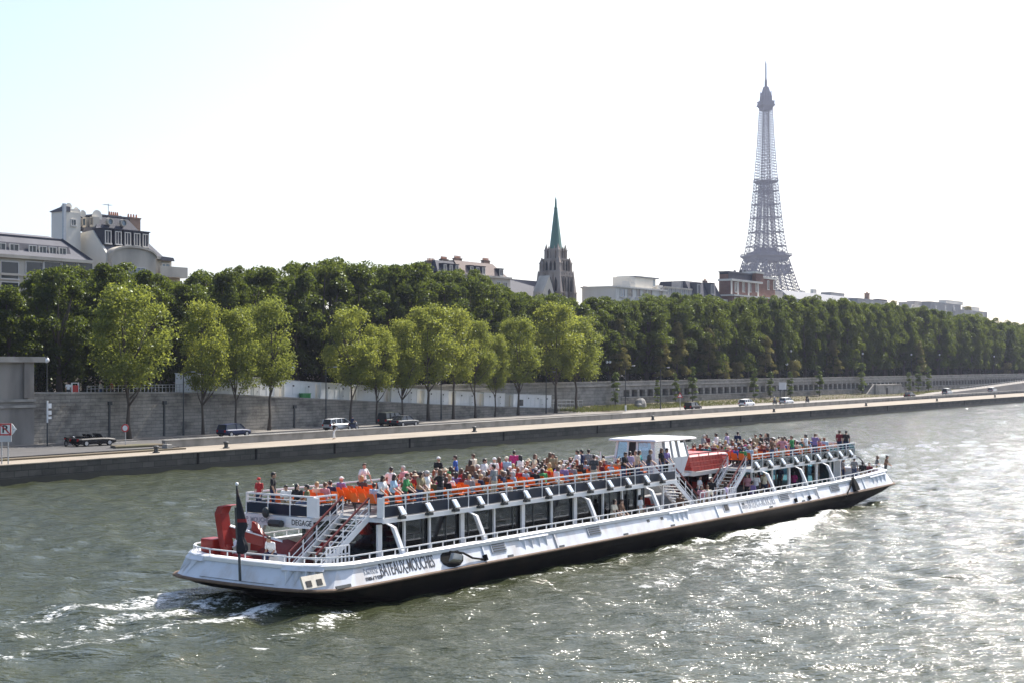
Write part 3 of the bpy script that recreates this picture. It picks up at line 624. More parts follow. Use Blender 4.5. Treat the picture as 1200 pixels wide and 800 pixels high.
for yy in (3.6, 5.2, 6.8, 8.4):
    m = MB(); m.span(xm0-.25, xm0+.9, yy-.4, yy+.4, zM1, zM1+1.5); o = m.build('dormer', LIME, b.r); q = MB(); q.span(xm0-.28, xm0-.255, yy-.25, yy+.25, zM1+.3, zM1+1.3); q.build('pane', PANE, o)
for px in (128, 144):
    m = MB(); xx = b.x(px, 3); zc = zM1+.95
    for k in range(14):
        a0, a1 = 2*math.pi*k/14, 2*math.pi*(k+1)/14; m.bar((xx+.5*math.cos(a0), 2.95, zc+.5*math.sin(a0)), (xx+.5*math.cos(a1), 2.95, zc+.5*math.sin(a1)), .5, .16)
    o = m.build('round_window', LIME, b.r); q = MB(); q.tube([(xx, 2.85, zc), (xx, 3.2, zc)], .46, 16); q.build('pane', PANEB, o)
chimney(b.r, b.x(133, 5), 5.0, zM1, b.z(133, 254.5, 5), 1.9, 1.0, 5); chimney(b.r, b.x(155, 5), 5.0, zM1-1.5, b.z(155, 254, 5)-.4, 2.1, 1.3, 4)
# pediment
pa, pb_ = b.x(126), b.x(178); pc = (pa+pb_)/2; zs = b.z(150, 301); arch = []
for k in range(17): a = math.pi*(k/16); arch.append((pc-(pb_-pa)/2*math.cos(a), zs+1.25*math.sin(a)))
m = MB(); m.prism([(pa, zs-3.2), (pb_, zs-3.2)] + arch[::-1], -.9, .25, 'y'); m.build('pediment', LIME, b.r)
for (xa_, za_), (xb_, zb_) in zip(arch, arch[1:]): pass
m = MB(); m.loft([[(x, -1.15, z), (x, .2, z), (x, .2, z+.32), (x, -1.15, z+.32)] for x, z in arch]); m.build('pediment_moulding', LIME, b.r)
win(b.r, b.x(163, -1), -.93, zs-2.6, 2.2, 1.9, PANEB, 0, 2); win(b.r, b.x(143, -1), -.93, zs-2.6, 1.4, 1.7, PANE)
for px in (128, 143, 158, 173): win(b.r, b.x(px), -.03, zs-6.2, 1.3, 2.0, PANE)
# right hand steps of the block
zS = b.z(190, 304); b.body(186.3, 201, zS, 7.5, LIME, name='wing'); mansard(b.r, 'wing_roof', x1+.02, b.x(199), .1, 7.5, zS, b.z(190, 294), 1.6, ZINC, (.1, 2.4))
win(b.r, b.x(194), -.03, zS-1.7, 1.5, 2.0, PANEB)
z2 = b.z(200, 322); m = MB(); m.span(b.x(181), b.x(213), -1.3, -.005, z2-.5, z2); m.span(b.x(181), b.x(213), -1.3, -1.12, z2, b.z(200, 313.5)); m.build('balcony', LIME, b.r)
b.body(201.2, 211, z2-.02, 7, LIME, name='low_wing'); m = MB(); m.prism([(b.x(185), zS-.25), (b.x(200.5), zS-.25), (b.x(199), zS+.25), (b.x(187), zS+.35)], -.8, .06, 'y'); m.build('window_hood', ZINC, b.r)
# lift tower with dishes
b2 = Bd('lift_tower', 'white rooftop lift tower with dishes and pipes on top', 'tower', 74.5, 68)
zt = b2.z(85, 249); b2.body(74.5, 94.5, zt, 2.7, PALE, 5.6)
m = MB(); m.prism([(-.15, zt), (2.85, zt), (2.85, zt+.12), (-.15, zt+.75)], -.2, 1.1, 'x'); m.build('sloped_cap', ZINC, b2.r)
m = MB(); m.span(-.25, .2, -.35, -.01, 20, zt+1.1); m.build('duct', STEEL, b2.r)
m = MB(); m.span(1.15, b2.x(95), 0.2, 2.5, zt+.003, zt+.5); m.build('parapet', PALE, b2.r)
for px, py in ((73, 244.5), (79.5, 242.5), (88, 247.5), (96, 251)):
    xx, zz = b2.x(px, 1), b2.z(px, py, 1); m = MB(); m.tube([(xx, 1, zt+.6), (xx, 1, zz)], .09, 5); o = m.build('mast', STEEL, b2.r)
    q = MB(); q.loft([[(xx+r*math.cos(a*.524), 1-dy, zz+r*math.sin(a*.524)) for a in range(12)] for r, dy in ((.08, .0), (.35, .08), (.55, .25))]); q.build('dish', PALE, o)
win(b2.r, b2.x(86), -.02, zt-1.5, .7, .8, PANE)
b3 = Bd('satellite_dish', 'big rooftop satellite dish left of the first chimney', 'satellite dish', 112, 68)
zz = b3.z(112, 254); m = MB(); m.loft([[(r*math.cos(a*.393), -dy, zz+r*math.sin(a*.393)) for a in range(16)] for r, dy in ((.1, 0), (.6, .12), (.95, .35))]); m.build('dish', PALE, b3.r)
m = MB(); m.tube([(0, .1, zz-2.2), (0, .05, zz)], .08, 6); m.tube([(.6, .1, zz-2.2), (0, .05, zz-.5)], .05, 5); m.build('stand', STEEL, b3.r)
b3 = Bd('aerial', 'thin rooftop television aerial above the dark mansard roof', 'aerial', 127, 68)
za0, za1 = b3.z(127, 258), b3.z(127, 239); m = MB(); m.tube([(0, 0, za0), (0, 0, za1)], .05, 5); m.build('mast', STEEL, b3.r)
m = MB(); m.bar((-.9, 0, za1-.2), (.6, 0, za1-.2), .06)
for k in range(5): m.bar((-.8+.3*k, -.4, za1-.2), (-.8+.3*k, .4, za1-.2), .04)
m.build('antenna_bar', STEEL, b3.r)
# C: brown mansard block behind the trees
b = Bd('mansard_block', 'brown mansard roofed block with chimney rows showing above the dark plane trees', 'building', 514, 75)
zE = b.z(570, 325); b.body(514, 598, zE, 6.5, LIME)
cornice(b.r, 0, b.x(598), 0, zE-.05, .4, .45)
TILE = mat('brown_roof', (.20, .155, .135), .85, .2, 1.0)
mansard(b.r, 'roof', 0, b.x(541), .2, 6.5, zE+.35, b.z(525, 307, 3), 1.9, SLATE, (1.5, .2)); mansard(b.r, 'curved_roof', b.x(541)+.01, b.x(596), .2, 6.5, zE+.35, b.z(570, 309.5, 3), 1.9, TILE, (.1, 3.2))
for px in (551, 558, 565): dormer(b.r, b.x(px, .8), .45, zE+.45, 1.3, 1.7, 2, SLATE)
dormer(b.r, b.x(585, .8), .3, zE+.45, 1.8, 1.6, 2.2, SLATE)
for px, pt, w_ in ((505, 307, 2.6), (520, 305, 2.2), (536, 304, 2.4), (569, 306.5, 2.4)): chimney(b.r, b.x(px, 3), 3.0, zE+1, b.z(px, pt, 3), w_, .7, 5)
for px in (548, 560, 572, 584, 592): win(b.r, b.x(px), -.03, zE-1.9, 1.2, 2.1, PANE)
for px in (520, 527, 534): dormer(b.r, b.x(px, .8), .5, zE+.45, 1.2, 1.6, 2, SLATE)
# church
b = Bd('gothic_church', 'gothic stone church tower with green copper spire and slate nave roof', 'church', 600, 80); r = b.r
xc = b.x(651.3, 4.0); W2 = 6.5; zf = lambda py: b.z(652, py, 4.0)
def ring(cx, cy, hw, z): return [(cx-hw, cy-hw, z), (cx+hw, cy-hw, z), (cx+hw, cy+hw, z), (cx-hw, cy+hw, z)]
cy = 4.0; h0 = W2/2*.93
z1, z2, z3, z4, z5 = zf(320), zf(305), zf(292), zf(238), zf(231)
m = MB(); m.loft([ring(xc, cy, h0, 5.6), ring(xc, cy, h0*.98, z1)]); m.build('tower', GOTH, r)
m = MB(); m.loft([ring(xc, cy, h0*.76, z1), ring(xc, cy, h0*.74, z2)]); m.build('belfry', GOTH, r)
m = MB(); m.loft([[(xc+h0*.55*math.cos(math.pi*(k+.5)/4), cy+h0*.55*math.sin(math.pi*(k+.5)/4), z) for k in range(8)] for z in (z2, z3)]); m.build('lantern', GOTH, r)
m = MB(); m.loft([[(xc+q*math.cos(math.pi*(k+.5)/4), cy+q*math.sin(math.pi*(k+.5)/4), z) for k in range(8)] for q, z in ((h0*.54, z3-.4), (h0*.48, z3+1.0), (.42, z4-1.6))]); sp = m.build('spire', COPPER, r)
m = MB(); m.tube([(xc, cy, z4-1.7), (xc, cy, z4-1.2), (xc, cy, z4-1.1), (xc, cy, z4+.7), (xc, cy, z5)], [.36, .5, .3, .22, .04], 8); m.build('finial', COPPER, r)
m = MB(); m.bar((xc, cy, z5-.2), (xc, cy, zf(225)), .08); m.bar((xc-.35, cy, zf(227)), (xc+.35, cy, zf(227)), .08); m.build('cross', STEEL, r)
def pinnacle(x, y, za, zb, q=.36):
    m = MB(); zm = za+(zb-za)*.62; m.loft([ring(x, y, q, za), ring(x, y, q*.92, zm)]); m.loft([ring(x, y, q*1.25, zm), ring(x, y, q*1.2, zm+.18), ring(x, y, q*.85, zm+.2), ring(x, y, .03, zb)]); return m.build('pinnacle', GOTH, r)
for a, c in ((-1, -1), (1, -1), (1, 1), (-1, 1)):
    pinnacle(xc+a*h0*1.02, cy+c*h0*1.02, 18, zf(317), .62); pinnacle(xc+a*h0*.80, cy+c*h0*.80, z1-.4, zf(302), .50); pinnacle(xc+a*h0*.55, cy+c*h0*.55, z2-.5, zf(286.5), .38)
    for k in (-.36, .36):
        pinnacle(xc+a*h0*1.0 if abs(k) < 0 else xc+k*h0, cy+c*h0*1.0, 18, zf(320.5), .34) if a > 0 or c < 0 else None
        pinnacle(xc+a*h0, cy+k*h0, 18, zf(321), .34) if c > 0 or a < 0 else None
for k in range(8): a = math.pi*(k+.5)/4; pinnacle(xc+h0*.58*math.cos(a), cy+h0*.58*math.sin(a), z2-.2, zf(288.5), .22)
def lancet(x, z, w_, h_, axis):
    m = MB(); P = [(-w_/2, 0), (w_/2, 0), (w_/2, h_*.7), (0, h_), (-w_/2, h_*.7)]
    if axis == 0: m.prism([(x+p, z+q) for p, q in P], cy-h0*(1.0 if z < z1-.5 else .77)-.05, cy-h0*.5, 'y')
    else: m.prism([(cy+x+p, z+q) for p, q in P], xc-h0*(1.0 if z < z1-.5 else .77)-.05, xc-h0*.5, 'x')
    m.build('lancet', DARKIN, r)
for k in (-.62, -.12, .30, .70): lancet(xc+k*h0, z1-4.6, .62, 3.4, 0); lancet(k*h0, z1-4.6, .62, 3.4, 1)
for k in (-.38, 0, .38): lancet(xc+k*h0, z1+.5, .5, 2.2, 0); lancet(k*h0, z1+.5, .5, 2.2, 1)
m = MB()
for k in range(9): x = xc-h0+2*h0*k/8; m.prism([(x-.38, z1-1.0), (x+.38, z1-1.0), (x, z1+.45)], cy-h0-.14, cy-h0-.02, 'y')
m.build('gablets', GOTH, r)
for z in (z1, z2): m = MB(); q = h0*1.03 if z == z1 else h0*.80; m.loft([ring(xc, cy, q, z-.15), ring(xc, cy, q, z+.22)]); m.build('cornice', GOTH, r)
zn, zr_ = zf(352), zf(331.5); m = MB(); m.span(-3, xc-h0, 0.2, 9, 5.6, zn); m.build('nave_wall', GOTH, r)
m = MB(); m.prism([(-.2, zn-.3), (9.4, zn-.3), (4.6, zr_)], -3, xc-h0-.02, 'x'); m.build('nave_roof', SLATE, r)
gx0, gx1 = b.x(625.5), b.x(638); m = MB(); m.prism([(gx0, 5.6), (gx1, 5.6), (gx1, zf(346)), ((gx0+gx1)/2+.3, zf(327.5)), (gx0, zf(346))], -2.6, 0.15, 'y'); m.build('gable', LIME, r)
m = MB(); xx = (gx0+gx1)/2+.3; m.prism([(xx-.5, zf(350)), (xx+.5, zf(350)), (xx+.5, zf(345)), (xx, zf(342.5)), (xx-.5, zf(345))], -2.68, -2.4, 'y'); m.build('lancet', DARKIN, r)
# E: white modern block
b = Bd('modern_block', 'white modern block with set-back top storey and railings', 'building', 722, 70)
z1 = b.z(735, 338); b.body(722, 780, z1, 9.5, PALE); m = MB(); m.span(-.3, b.x(780)+.3, -.4, 9.8, z1, z1+.35); m.build('roof_slab', PALE, b.r)
z2 = b.z(747, 325.5, 2); b.body(745, 771, z2, 5, PALE, z1+.35, 1.5, 'top_storey'); m = MB(); m.span(b.x(744, 1.5), b.x(771, 1.5), 1.2, 6.8, z2, z2+.3); m.build('top_roof', ZINCL, b.r)
m = MB(); m.span(b.x(771.5, 2), b.x(778, 2), 2.3, 6, z1+.35, z2-1.4); m.build('side_storey', PALE, b.r)
for px in (729, 738, 748, 755.5, 762): win(b.r, b.x(px), -.03, b.z(px, 343.5), 2.2 if px < 740 else 1.5, 1.9, PANE if px > 730 else PANEB)
for px in (734, 748, 762): win(b.r, b.x(px), -.03, b.z(px, 353), 3.6, 1.5, PANEB, 0, 3)
for px in (751, 759, 766): win(b.r, b.x(px, 2), 1.97, b.z(px, 332, 2), 1.3, 1.6, PANEB)
win(b.r, b.x(774.5), -.03, b.z(774, 343), 1.2, 2.2, PANE)
m = MB(); m.span(.3, 1.6, 9.0, 9.4, 6, b.z(724, 334.5)); m.build('end_stack', CHIM, b.r)
for px in (701, 704): m = MB(); m.tube([(b.x(px+26, 7), 7, z1+.3), (b.x(px+26, 7), 7, b.z(px+26, 326.5, 3))], .28, 7); m.build('flue', STEEL, b.r)
m = MB()
for k in range(14): xx = b.x(730, .5)+(b.x(744, .5)-b.x(730, .5))*k/13; m.bar((xx, .5, z1+.35), (xx, .5, z1+1.6), .06)
m.bar((b.x(730, .5), .5, z1+1.6), (b.x(744, .5), .5, z1+1.6), .08); m.build('roof_railing', STEEL, b.r)
# F: dark slate block
b = Bd('slate_block', 'dark slate roofed block with dormers between white block and red brick block', 'building', 780.5, 71)
zE = b.z(815, 348); b.body(780.5, 853, zE, 12, LIME); x1 = b.x(812)
m = MB(); m.span(0, x1, .4, 4, zE, b.z(800, 338)); m.build('upper_wall', GREYB, b.r); m = MB(); m.span(-.1, x1, .1, .38, b.z(800, 339.5), b.z(800, 338)+.1); m.build('cornice', LIME, b.r)
for px in (784, 789, 794, 799, 804, 809): win(b.r, b.x(px, .4), .36, b.z(px, 343), .8, 1.8, PANEB)
m = MB(); m.span(b.x(797, 3), b.x(812, 3), 3, 5.5, b.z(800, 338), b.z(801, 330.5, 3)); m.build('roof_block', GREYB, b.r)
mansard(b.r, 'roof', x1+.02, b.x(848), .3, 12, zE, b.z(830, 332, 2), 2.2, SLATE, (.3, .4))
for px in (818, 834): dormer(b.r, b.x(px, .6), .4, b.z(px, 346), 2.6, 3.2, 2.4, ZINC)
for px in (816, 822, 829, 836, 843): win(b.r, b.x(px), -.03, zE-1.6, 1.1, 2.1, PANEB)
m = MB(); m.prism([(b.x(847), zE-.5), (b.x(853), zE-2), (b.x(853), zE-4), (b.x(847), zE-4)], -.6, -.01, 'y'); m.build('pale_gable', PALE, b.r)  # gable piece in pale render against the limestone wall
chimney(b.r, b.x(826, 4), 4, zE+3, b.z(826, 330, 4), 1.4, .8, 2)
# G: red brick block
b = Bd('red_brick_block', 'red brick and white stone block with dark attic in front of the iron tower', 'building', 858, 70)
z1, z2, z3 = b.z(880, 349), b.z(870, 330.5), b.z(870, 320.5)
b.body(858, 926, z1, 5, BRICKR); x1 = b.x(893)
m = MB(); m.span(0, x1, .5, 4, z1+.4, z2); m.build('upper_wall', BRICKR, b.r); m = MB(); m.span(-.3, x1+.4, -.1, 4.2, z2, z2+.55); m.build('white_band', PALE, b.r)
m = MB(); m.span(-.6, b.x(926)+.5, -.9, 5.2, z1, z1+.4); m.build('white_band', PALE, b.r)
m = MB(); m.span(-.6, b.x(926)+.5, -1.0, 0-.004, b.z(880, 357), b.z(880, 355)); m.build('white_band', PALE, b.r)
m = MB(); m.span(0.2, b.x(887, 1), 1.2, 4, z2+.55, z3); m.build('attic', SLATE, b.r); m = MB(); m.span(0, b.x(888, 1), 1, 4.2, z3, z3+.35); m.build('attic_roof', ZINC, b.r)
for a, c in ((847.5, 859), ): m = MB(); m.span(.0, .19, 1.3, 3.9, z2+.56, z3-.5); m.build('brick_panel', BRICKR, b.r)
m = MB(); m.span(b.x(886), b.x(895), .1, 5, z2+.56, b.z(890, 321)); m.build('brick_turret', BRICKR, b.r); m = MB(); m.span(b.x(885.6), b.x(895.4), -.1, 5.2, b.z(890, 321), b.z(890, 318.8)); m.build('turret_cap', PALE, b.r)
m = MB(); m.span(x1+.01, b.x(912), 1.0, 4, z1+.4, b.z(902, 327)); m.build('brick_turret', BRICKR, b.r); m = MB(); m.span(x1-.2, b.x(913), .8, 4.2, b.z(902, 327), b.z(902, 325)); m.build('turret_cap', PALE, b.r)
m = MB(); m.span(b.x(912)+.01, b.x(925), 2.0, 4, z1+.4, b.z(918, 341)); m.build('side_storey', GREYB, b.r)
for px, w_ in ((862, 1.6), (871, 1.7), (879, 1.3), (886.5, 1.6)): win(b.r, b.x(px, .5), .47, b.z(px, 336.5), w_*.8, 2.6, PANE)
for px in (859, 866.5, 879, 890):  m = MB(); m.span(b.x(px)-.45, b.x(px)+.45, .38, .49, z1+.5, z2-.02); m.build('stone_pier', PALE, b.r)
for px in (862, 869, 877, 887, 897, 907, 917): win(b.r, b.x(px), -.03, b.z(px, 352.3), 1.5, 1.6, PANE)
for px in (900, 907): win(b.r, b.x(px, 1), .97, b.z(px, 334), 1.0, 2.4, PANE)
for px in (861, 868, 873): m = MB(); m.tube([(b.x(px, 4), 4, z3+.3), (b.x(px, 4), 4, b.z(px, 317, 4))], .35, 7); m.build('flue', DKMETAL, b.r)
# H: long grey roof, chimney, terraces
b = Bd('grey_roof_block', 'long low block with pale grey curved roof right of the iron tower', 'building', 926, 70)
zE = b.z(970, 354); b.body(926, 1015, zE, 12, GREYB); mansard(b.r, 'roof', 0, b.x(1018), -.2, 12, zE, b.z(970, 345.5, 2.5), 3.2, ZINCL, (.2, 7))
for px in (950, 962, 975, 988): win(b.r, b.x(px), -.03, zE-1.2, 1.6, 1.8, PANEB)
for px, pt in ((940, 340.5), (953, 339)): m = MB(); m.span(b.x(px, 5), b.x(px+4, 5), 5, 6, zE, b.z(px, pt, 5)); m.build('roof_box', PALE, b.r)
m = MB(); m.span(b.x(972, 5), b.x(988, 5), 4.5, 8, zE+2, b.z(975, 342.8, 5)); m.build('roof_storey', GREYB, b.r)
b = Bd('chimney_block', 'dark block with one tall brick chimney stack on the skyline', 'building', 1005, 69)
zE = b.z(1030, 352); b.body(1005, 1040, zE, 5, GREYB); m = MB(); m.span(b.x(1030, 2), b.x(1039.5, 2), 2, 4, zE, b.z(1033, 350)); m.build('attic', SLATE, b.r)
chimney(b.r, b.x(1016, 3), 3, zE-2, b.z(1016, 344.5, 3), 1.8, 1.2, 2)
for px in (1012, 1022, 1033): win(b.r, b.x(px), -.03, zE-2, 1.6, 1.8, PANEB)
b = Bd('terrace_block', 'pale concrete terrace block stepping up with roof planting', 'building', 1040.5, 68)
z0 = b.z(1060, 359); b.body(1040.5, 1090, z0, 12, PALE); z1 = b.z(1105, 355); b.body(1090.3, 1126, z1, 12, GREYB, name='stepped_wall')
m = MB(); m.span(b.x(1072, 3), b.x(1126, 3), 3, 6, z0-.5, b.z(1095, 354)); m.build('upper_storey', GREYB, b.r); m = MB(); m.span(b.x(1106, 2), b.x(1126, 2), 1.2, 4, z1, b.z(1120, 352.4)); m.build('top_storey', PALE, b.r)
for px in (1050, 1064, 1078, 1097, 1108, 1118): win(b.r, b.x(px), -.03, b.z(px, 361.5), 2.6, 1.6, PANEB, 0, 2)
for px in (1070, 1085): win(b.r, b.x(px, 3), 2.97, z0+.6, 2.5, 1.1, PANE, 0, 2)
b = Bd('low_block', 'last low pale block at the end of the skyline', 'building', 1126.6, 68)
z0 = b.z(1138, 364); b.body(1126.6, 1157, z0, 11, GREYB); m = MB(); m.span(b.x(1136, 2), b.x(1148, 2), 2, 5, z0, z0+1.8); m.build('roof_storey', PALE, b.r)
for px in (1131, 1138, 1145, 1152): win(b.r, b.x(px), -.03, z0-1.4, 1.8, 1.8, PANEB)
for k, (px, pt, lab) in enumerate(((1031, 355, 'dark rooftop shrub beside the tall chimney stack'), (1047, 353.5, 'rooftop shrub at the near end of the pale terrace block'), (1134, 360, 'small rooftop tree at the step of the terrace block'))):
    t = 70; p = Q(S(px, t), t); zt = H-(pt-HY)*p.y/F; tree('roof_shrub', lab, 'shrub', 'bush', (p.x, p.y, zt-3.0), 3.4, 1.15)
# ---------------------------------------------------------------- iron lattice tower
IRON = mat('haze_tinted_iron', (.17, .15, .16), .8, .15, .05)  # paler mauve than bare iron; distance haze is partly put into the colour
D = F*320/(HY-71.0); tx, ty, g0 = (897.5-CX)/F*D, D, 6.0
r = thing('iron_tower', 'tall hazy iron lattice tower with platforms rising over the rooftops', 'tower', (tx, ty, g0), R(17))
HWT = [(0, 62.5), (28, 46), (57, 34), (86, 24.5), (116, 17.3), (140, 13.9), (170, 11.3), (200, 8.9), (240, 6.5), (276, 5.0), (290, 4.6)]
PWT = [(0, 25), (57, 15.5), (116, 10.5), (150, 9.0), (190, 7.6), (276, 5.0)]
hw = lambda z: interp(HWT, z); pw = lambda z: interp(PWT, z)
def lattice(m, P, z0, z1, n, th):
    """P(z) -> corner points of a hollow box strut; adds posts, rings and crossed braces"""
    zs = [z0+(z1-z0)*(i/n)**.93 for i in range(n+1)]
    for a, c in zip(zs, zs[1:]):
        A, Bq = P(a), P(c)
        for k in range(4):
            k2 = (k+1) % 4; m.bar(A[k], Bq[k], th); m.bar(A[k], A[k2], th*.42); m.bar(A[k], Bq[k2], th*.55); m.bar(A[k2], Bq[k], th*.55)
for a, c in ((-1, -1), (1, -1), (1, 1), (-1, 1)):
    def P(z): 
        o, i = hw(z), max(hw(z)-pw(z), .4); return [Vector((a*o, c*o, z)), Vector((a*i, c*o, z)), Vector((a*i, c*i, z)), Vector((a*o, c*i, z))]
    m = MB(); lattice(m, P, 0, 55, 8, 1.4); lattice(m, P, 58, 114, 15, .85); lattice(m, P, 119, 196, 22, .58); m.build('pillar', IRON, r)
m = MB(); sq = lambda z: [Vector((a*hw(z), c*hw(z), z)) for a, c in ((-1, -1), (1, -1), (1, 1), (-1, 1))]
lattice(m, sq, 196, 274, 28, .62); sq2 = lambda z: [p*.42 + Vector((0, 0, z*.58)) for p in sq(z)]; lattice(m, sq2, 120, 274, 26, .5)
for z in (128, 143, 158, 172, 186):
    q = sq(z)
    for k in range(4): m.bar(q[k], q[(k+1) % 4], .8); m.bar(q[k], q[(k+2) % 4]*.5+q[k]*.5, .6)
m.build('shaft', IRON, r)
def plat(name, z, w0, w1, h, gal=True):
    m = MB(); m.loft([ring(0, 0, w0-1.5, z-h*.9), ring(0, 0, w0, z-h*.3), ring(0, 0, w1, z)], 0); m.loft([ring(0, 0, w1+.3, z), ring(0, 0, w1+.3, z+.8)]); 
    if gal:
        for k in range(int(w1*2/1.8)+1):
            u = -w1+1.8*k
            for p0 in ((u, -w1, z), (u, w1, z), (w1, u, z), (-w1, u, z)): m.bar(p0, (p0[0], p0[1], z+2.6), .3)
        for s_ in (-1, 1): m.bar((-w1, s_*w1, z+2.6), (w1, s_*w1, z+2.6), .4); m.bar((s_*w1, -w1, z+2.6), (s_*w1, w1, z+2.6), .4)
    return m.build(name, IRON, r)
plat('first_platform', 57, 36, 38, 7); plat('second_platform', 117.5, 18, 20.2, 6.5); plat('middle_landing', 196, 9.0, 9.8, 2.2)
m = MB(); m.loft([ring(0, 0, 15.5, 118.3), ring(0, 0, 14.8, 122)]); m.span(-9, 8, -9, 9, 122, 126); m.build('restaurant', IRON, r)
m = MB(); 
for s_ in (-1, 1):
    for k in range(9):
        u = -18+4.5*k; v2 = u+4.5
        if v2 <= 18.1: m.bar((u, s_*20, 100), (v2, s_*19, 109), .8); m.bar((v2, s_*20, 100), (u, s_*19, 109), .8); m.bar((s_*20, u, 100), (s_*19, v2, 109), .8); m.bar((s_*20, v2, 100), (s_*19, u, 109), .8)
    m.bar((-20.5, s_*20.4, 99), (20.5, s_*20.4, 99), 1.2); m.bar((s_*20.4, -20.5, 99), (s_*20.4, 20.5, 99), 1.2)
m.build('girder', IRON, r)
for s_ in (-1, 1):                                    # the arches between the feet
    for ax in (0, 1):
        m = MB(); pts = []
        for k in range(13): a = math.pi*k/12; u, z = -37*math.cos(a), 12+37*math.sin(a)*.98; o = s_*(hw(z)-2); pts.append((u, o, z) if ax == 0 else (o, u, z))
        for p, q in zip(pts, pts[1:]): m.bar(p, q, 2.0)
        m.build('arch', IRON, r)
plat('top_platform', 276, 5.8, 7.3, 6, False)
m = MB(); m.loft([ring(0, 0, 6.8, 276.8), ring(0, 0, 6.6, 280)]); m.loft([ring(0, 0, 7.3, 280), ring(0, 0, 7.3, 280.8)]); m.loft([ring(0, 0, 5.0, 280.8), ring(0, 0, 4.8, 286), ring(0, 0, 3.2, 291), ring(0, 0, 2.2, 296)])
for k in range(12): a = k*.5236; m.bar((5.6*math.cos(a), 5.6*math.sin(a), 281), (5.9*math.cos(a), 5.9*math.sin(a), 289+(k % 3)*1.6), .5)
m.build('cupola', IRON, r)
m = MB(); m.tube([(0, 0, 295), (0, 0, 303), (0, 0, 304), (0, 0, 320), (0, 0, 324)], [1.6, 1.4, .9, .8, .3], 7); m.build('antenna', IRON, r)
# ---------------------------------------------------------------- white site cabins along the ramp
CABIN = mat('cabin_white', (.74, .75, .75), .55, .05, .5, dirt=(.45, .44, .42), dirt_scale=.5, dirt_amt=.4)
CABROOF = mat('cabin_roof', (.60, .61, .60), .6, .08, .5)
CABS = [(222, 234, 'short white cabin at the upper end of the ramp row'), (235, 325, 'longest white site cabin behind the dark blue hatchback'), (331, 371, 'white site cabin with a green crate at its end'), (373, 411, 'white site cabin above the silver estate car'), (416, 452, 'white site cabin over the motorcyclist'), (456, 490, 'white site cabin behind the dark grey saloon car'), (495, 527, 'white site cabin just past the dark grey saloon car'), (532, 560, 'white site cabin behind the twisted young trunk'), (565, 593, 'white site cabin before the last long one'), (598, 649, 'last white site cabin with a dark window at the ramp bottom')]
CR, CRB = 2.3, 1.4
for i, (a, c, lab) in enumerate(CABS):
    t = wall_t(S((a+c)/2, 23)) + 1.5; sa_, sc_ = S(a, t), S(c, t); L = sc_-sa_-.12; zb = top_z((sa_+sc_)/2)-.85
    slope = math.atan2(top_z(sc_)-top_z(sa_), sc_-sa_); p = Q((sa_+sc_)/2, t, zb); Hc = 2.9 if a > 300 else 3.0
    r = thing('site_cabin', lab, 'cabin', p, QANG, 'white site cabins on the ramp'); r.rotation_euler = (0, -slope, QANG+.078)
    m = MB(); m.span(-L/2, L/2, 0, 2.4, .28, Hc)
    n = max(1, round(L/1.5))
    for k in range(n+1): x = -L/2+L*k/n; m.span(x-.03, x+.03, -.03, 0-.002, .35, Hc-.1)
    m.build('cabin_body', CABIN, r)
    m = MB(); m.span(-L/2-.06, L/2+.06, -.07, 2.47, Hc, Hc+.12); m.build('cabin_roof', CABROOF, r)
    m = MB(); m.span(-L/2, L/2, .1, 2.3, .0, .28); m.build('chassis', DKMETAL, r)
    if i not in (0,):
        m = MB(); m.tube([(-L/2-.02, .45, .4), (-L/2-.02, .45, Hc-.15)], .30, 10); m.build('end_cylinder', PALE, r)
    for k in range(max(1, n//2)):
        m = MB(); x = -L/2+L*(k+.6)/max(1, n//2); m.span(x-.35, x-.05, -.06, -.031, 2.25, 2.45); m.build('vent_slot', DKMETAL, r)
    m = MB(); x = L*.22; m.span(x-.42, x+.42, -.05, -.005, .45, 2.35); o = m.build('door', CABROOF, r); q = MB(); q.span(x+.26, x+.34, -.1, -.05, 1.3, 1.42); q.build('handle', DKMETAL, o)
    if a == 598: m = MB(); m.span(-L*.30-.6, -L*.30+.6, -.06, -.012, 1.1, 2.1); m.build('window', PANE, r)
GREEN = mat('green_plastic', (.02, .22, .05), .5, .15, 2)
p = Q(S(367, 22.3), wall_t(S(367, 22))+.95, top_z(S(367, 22))-.55)
r = thing('crate', 'green plastic crate on the ramp wall in front of a white cabin', 'crate', p, QANG)
m = MB(); m.span(-.75, .75, -.3, .3, 0, 1.05); m.build('box', GREEN, r); m = MB(); m.span(-.8, .8, -.34, .34, 1.05, 1.15); m.build('lid', GREEN, r)
for k in (-.4, 0, .4): m = MB(); m.span(k-.05, k+.05, -.34, -.302, .1, .95); m.build('rib', GREEN, r)
# caged railing at the ramp's foot
a, c = S(654, 25), S(708, 25.4); r = thing('cage_railing', 'rusty steel mesh cage railing at the foot of the ramp', 'railing', (QX, QY, 0), QANG)
m = MB()
for k in range(11):
    s = a+(c-a)*k/10; t = wall_t(s)+.9; z0 = top_z(s)-.2; m.bar((s, t, z0-.8), (s, t, z0+1.5), .09)
    if k:
        for dz in (.3, .9, 1.5): m.bar((sp_, tp_, zp_+dz), (s, t, z0+dz), .07)
    sp_, tp_, zp_ = s, t, z0
m.build('bars', STEEL, r)
m = MB()
for k in range(11):
    s = a+(c-a)*k/10; t = wall_t(s)+3.4; z0 = top_z(s)-.2; m.bar((s, t, z0-.8), (s, t, z0+1.5), .09)
    if k: m.bar((sp_, tp_, zp_+1.5), (s, t, z0+1.5), .08); m.bar((sp_, tp_, zp_+.9), (s, t, z0+.9), .06)
    sp_, tp_, zp_ = s, t, z0
m.build('back_bars', STEEL, r)
p = Q(S(751, 27), 27, 2.3); r = thing('rubble_block', 'pale rough rubble block on the weedy ground beside the lamp post', 'rubble', p, QANG)
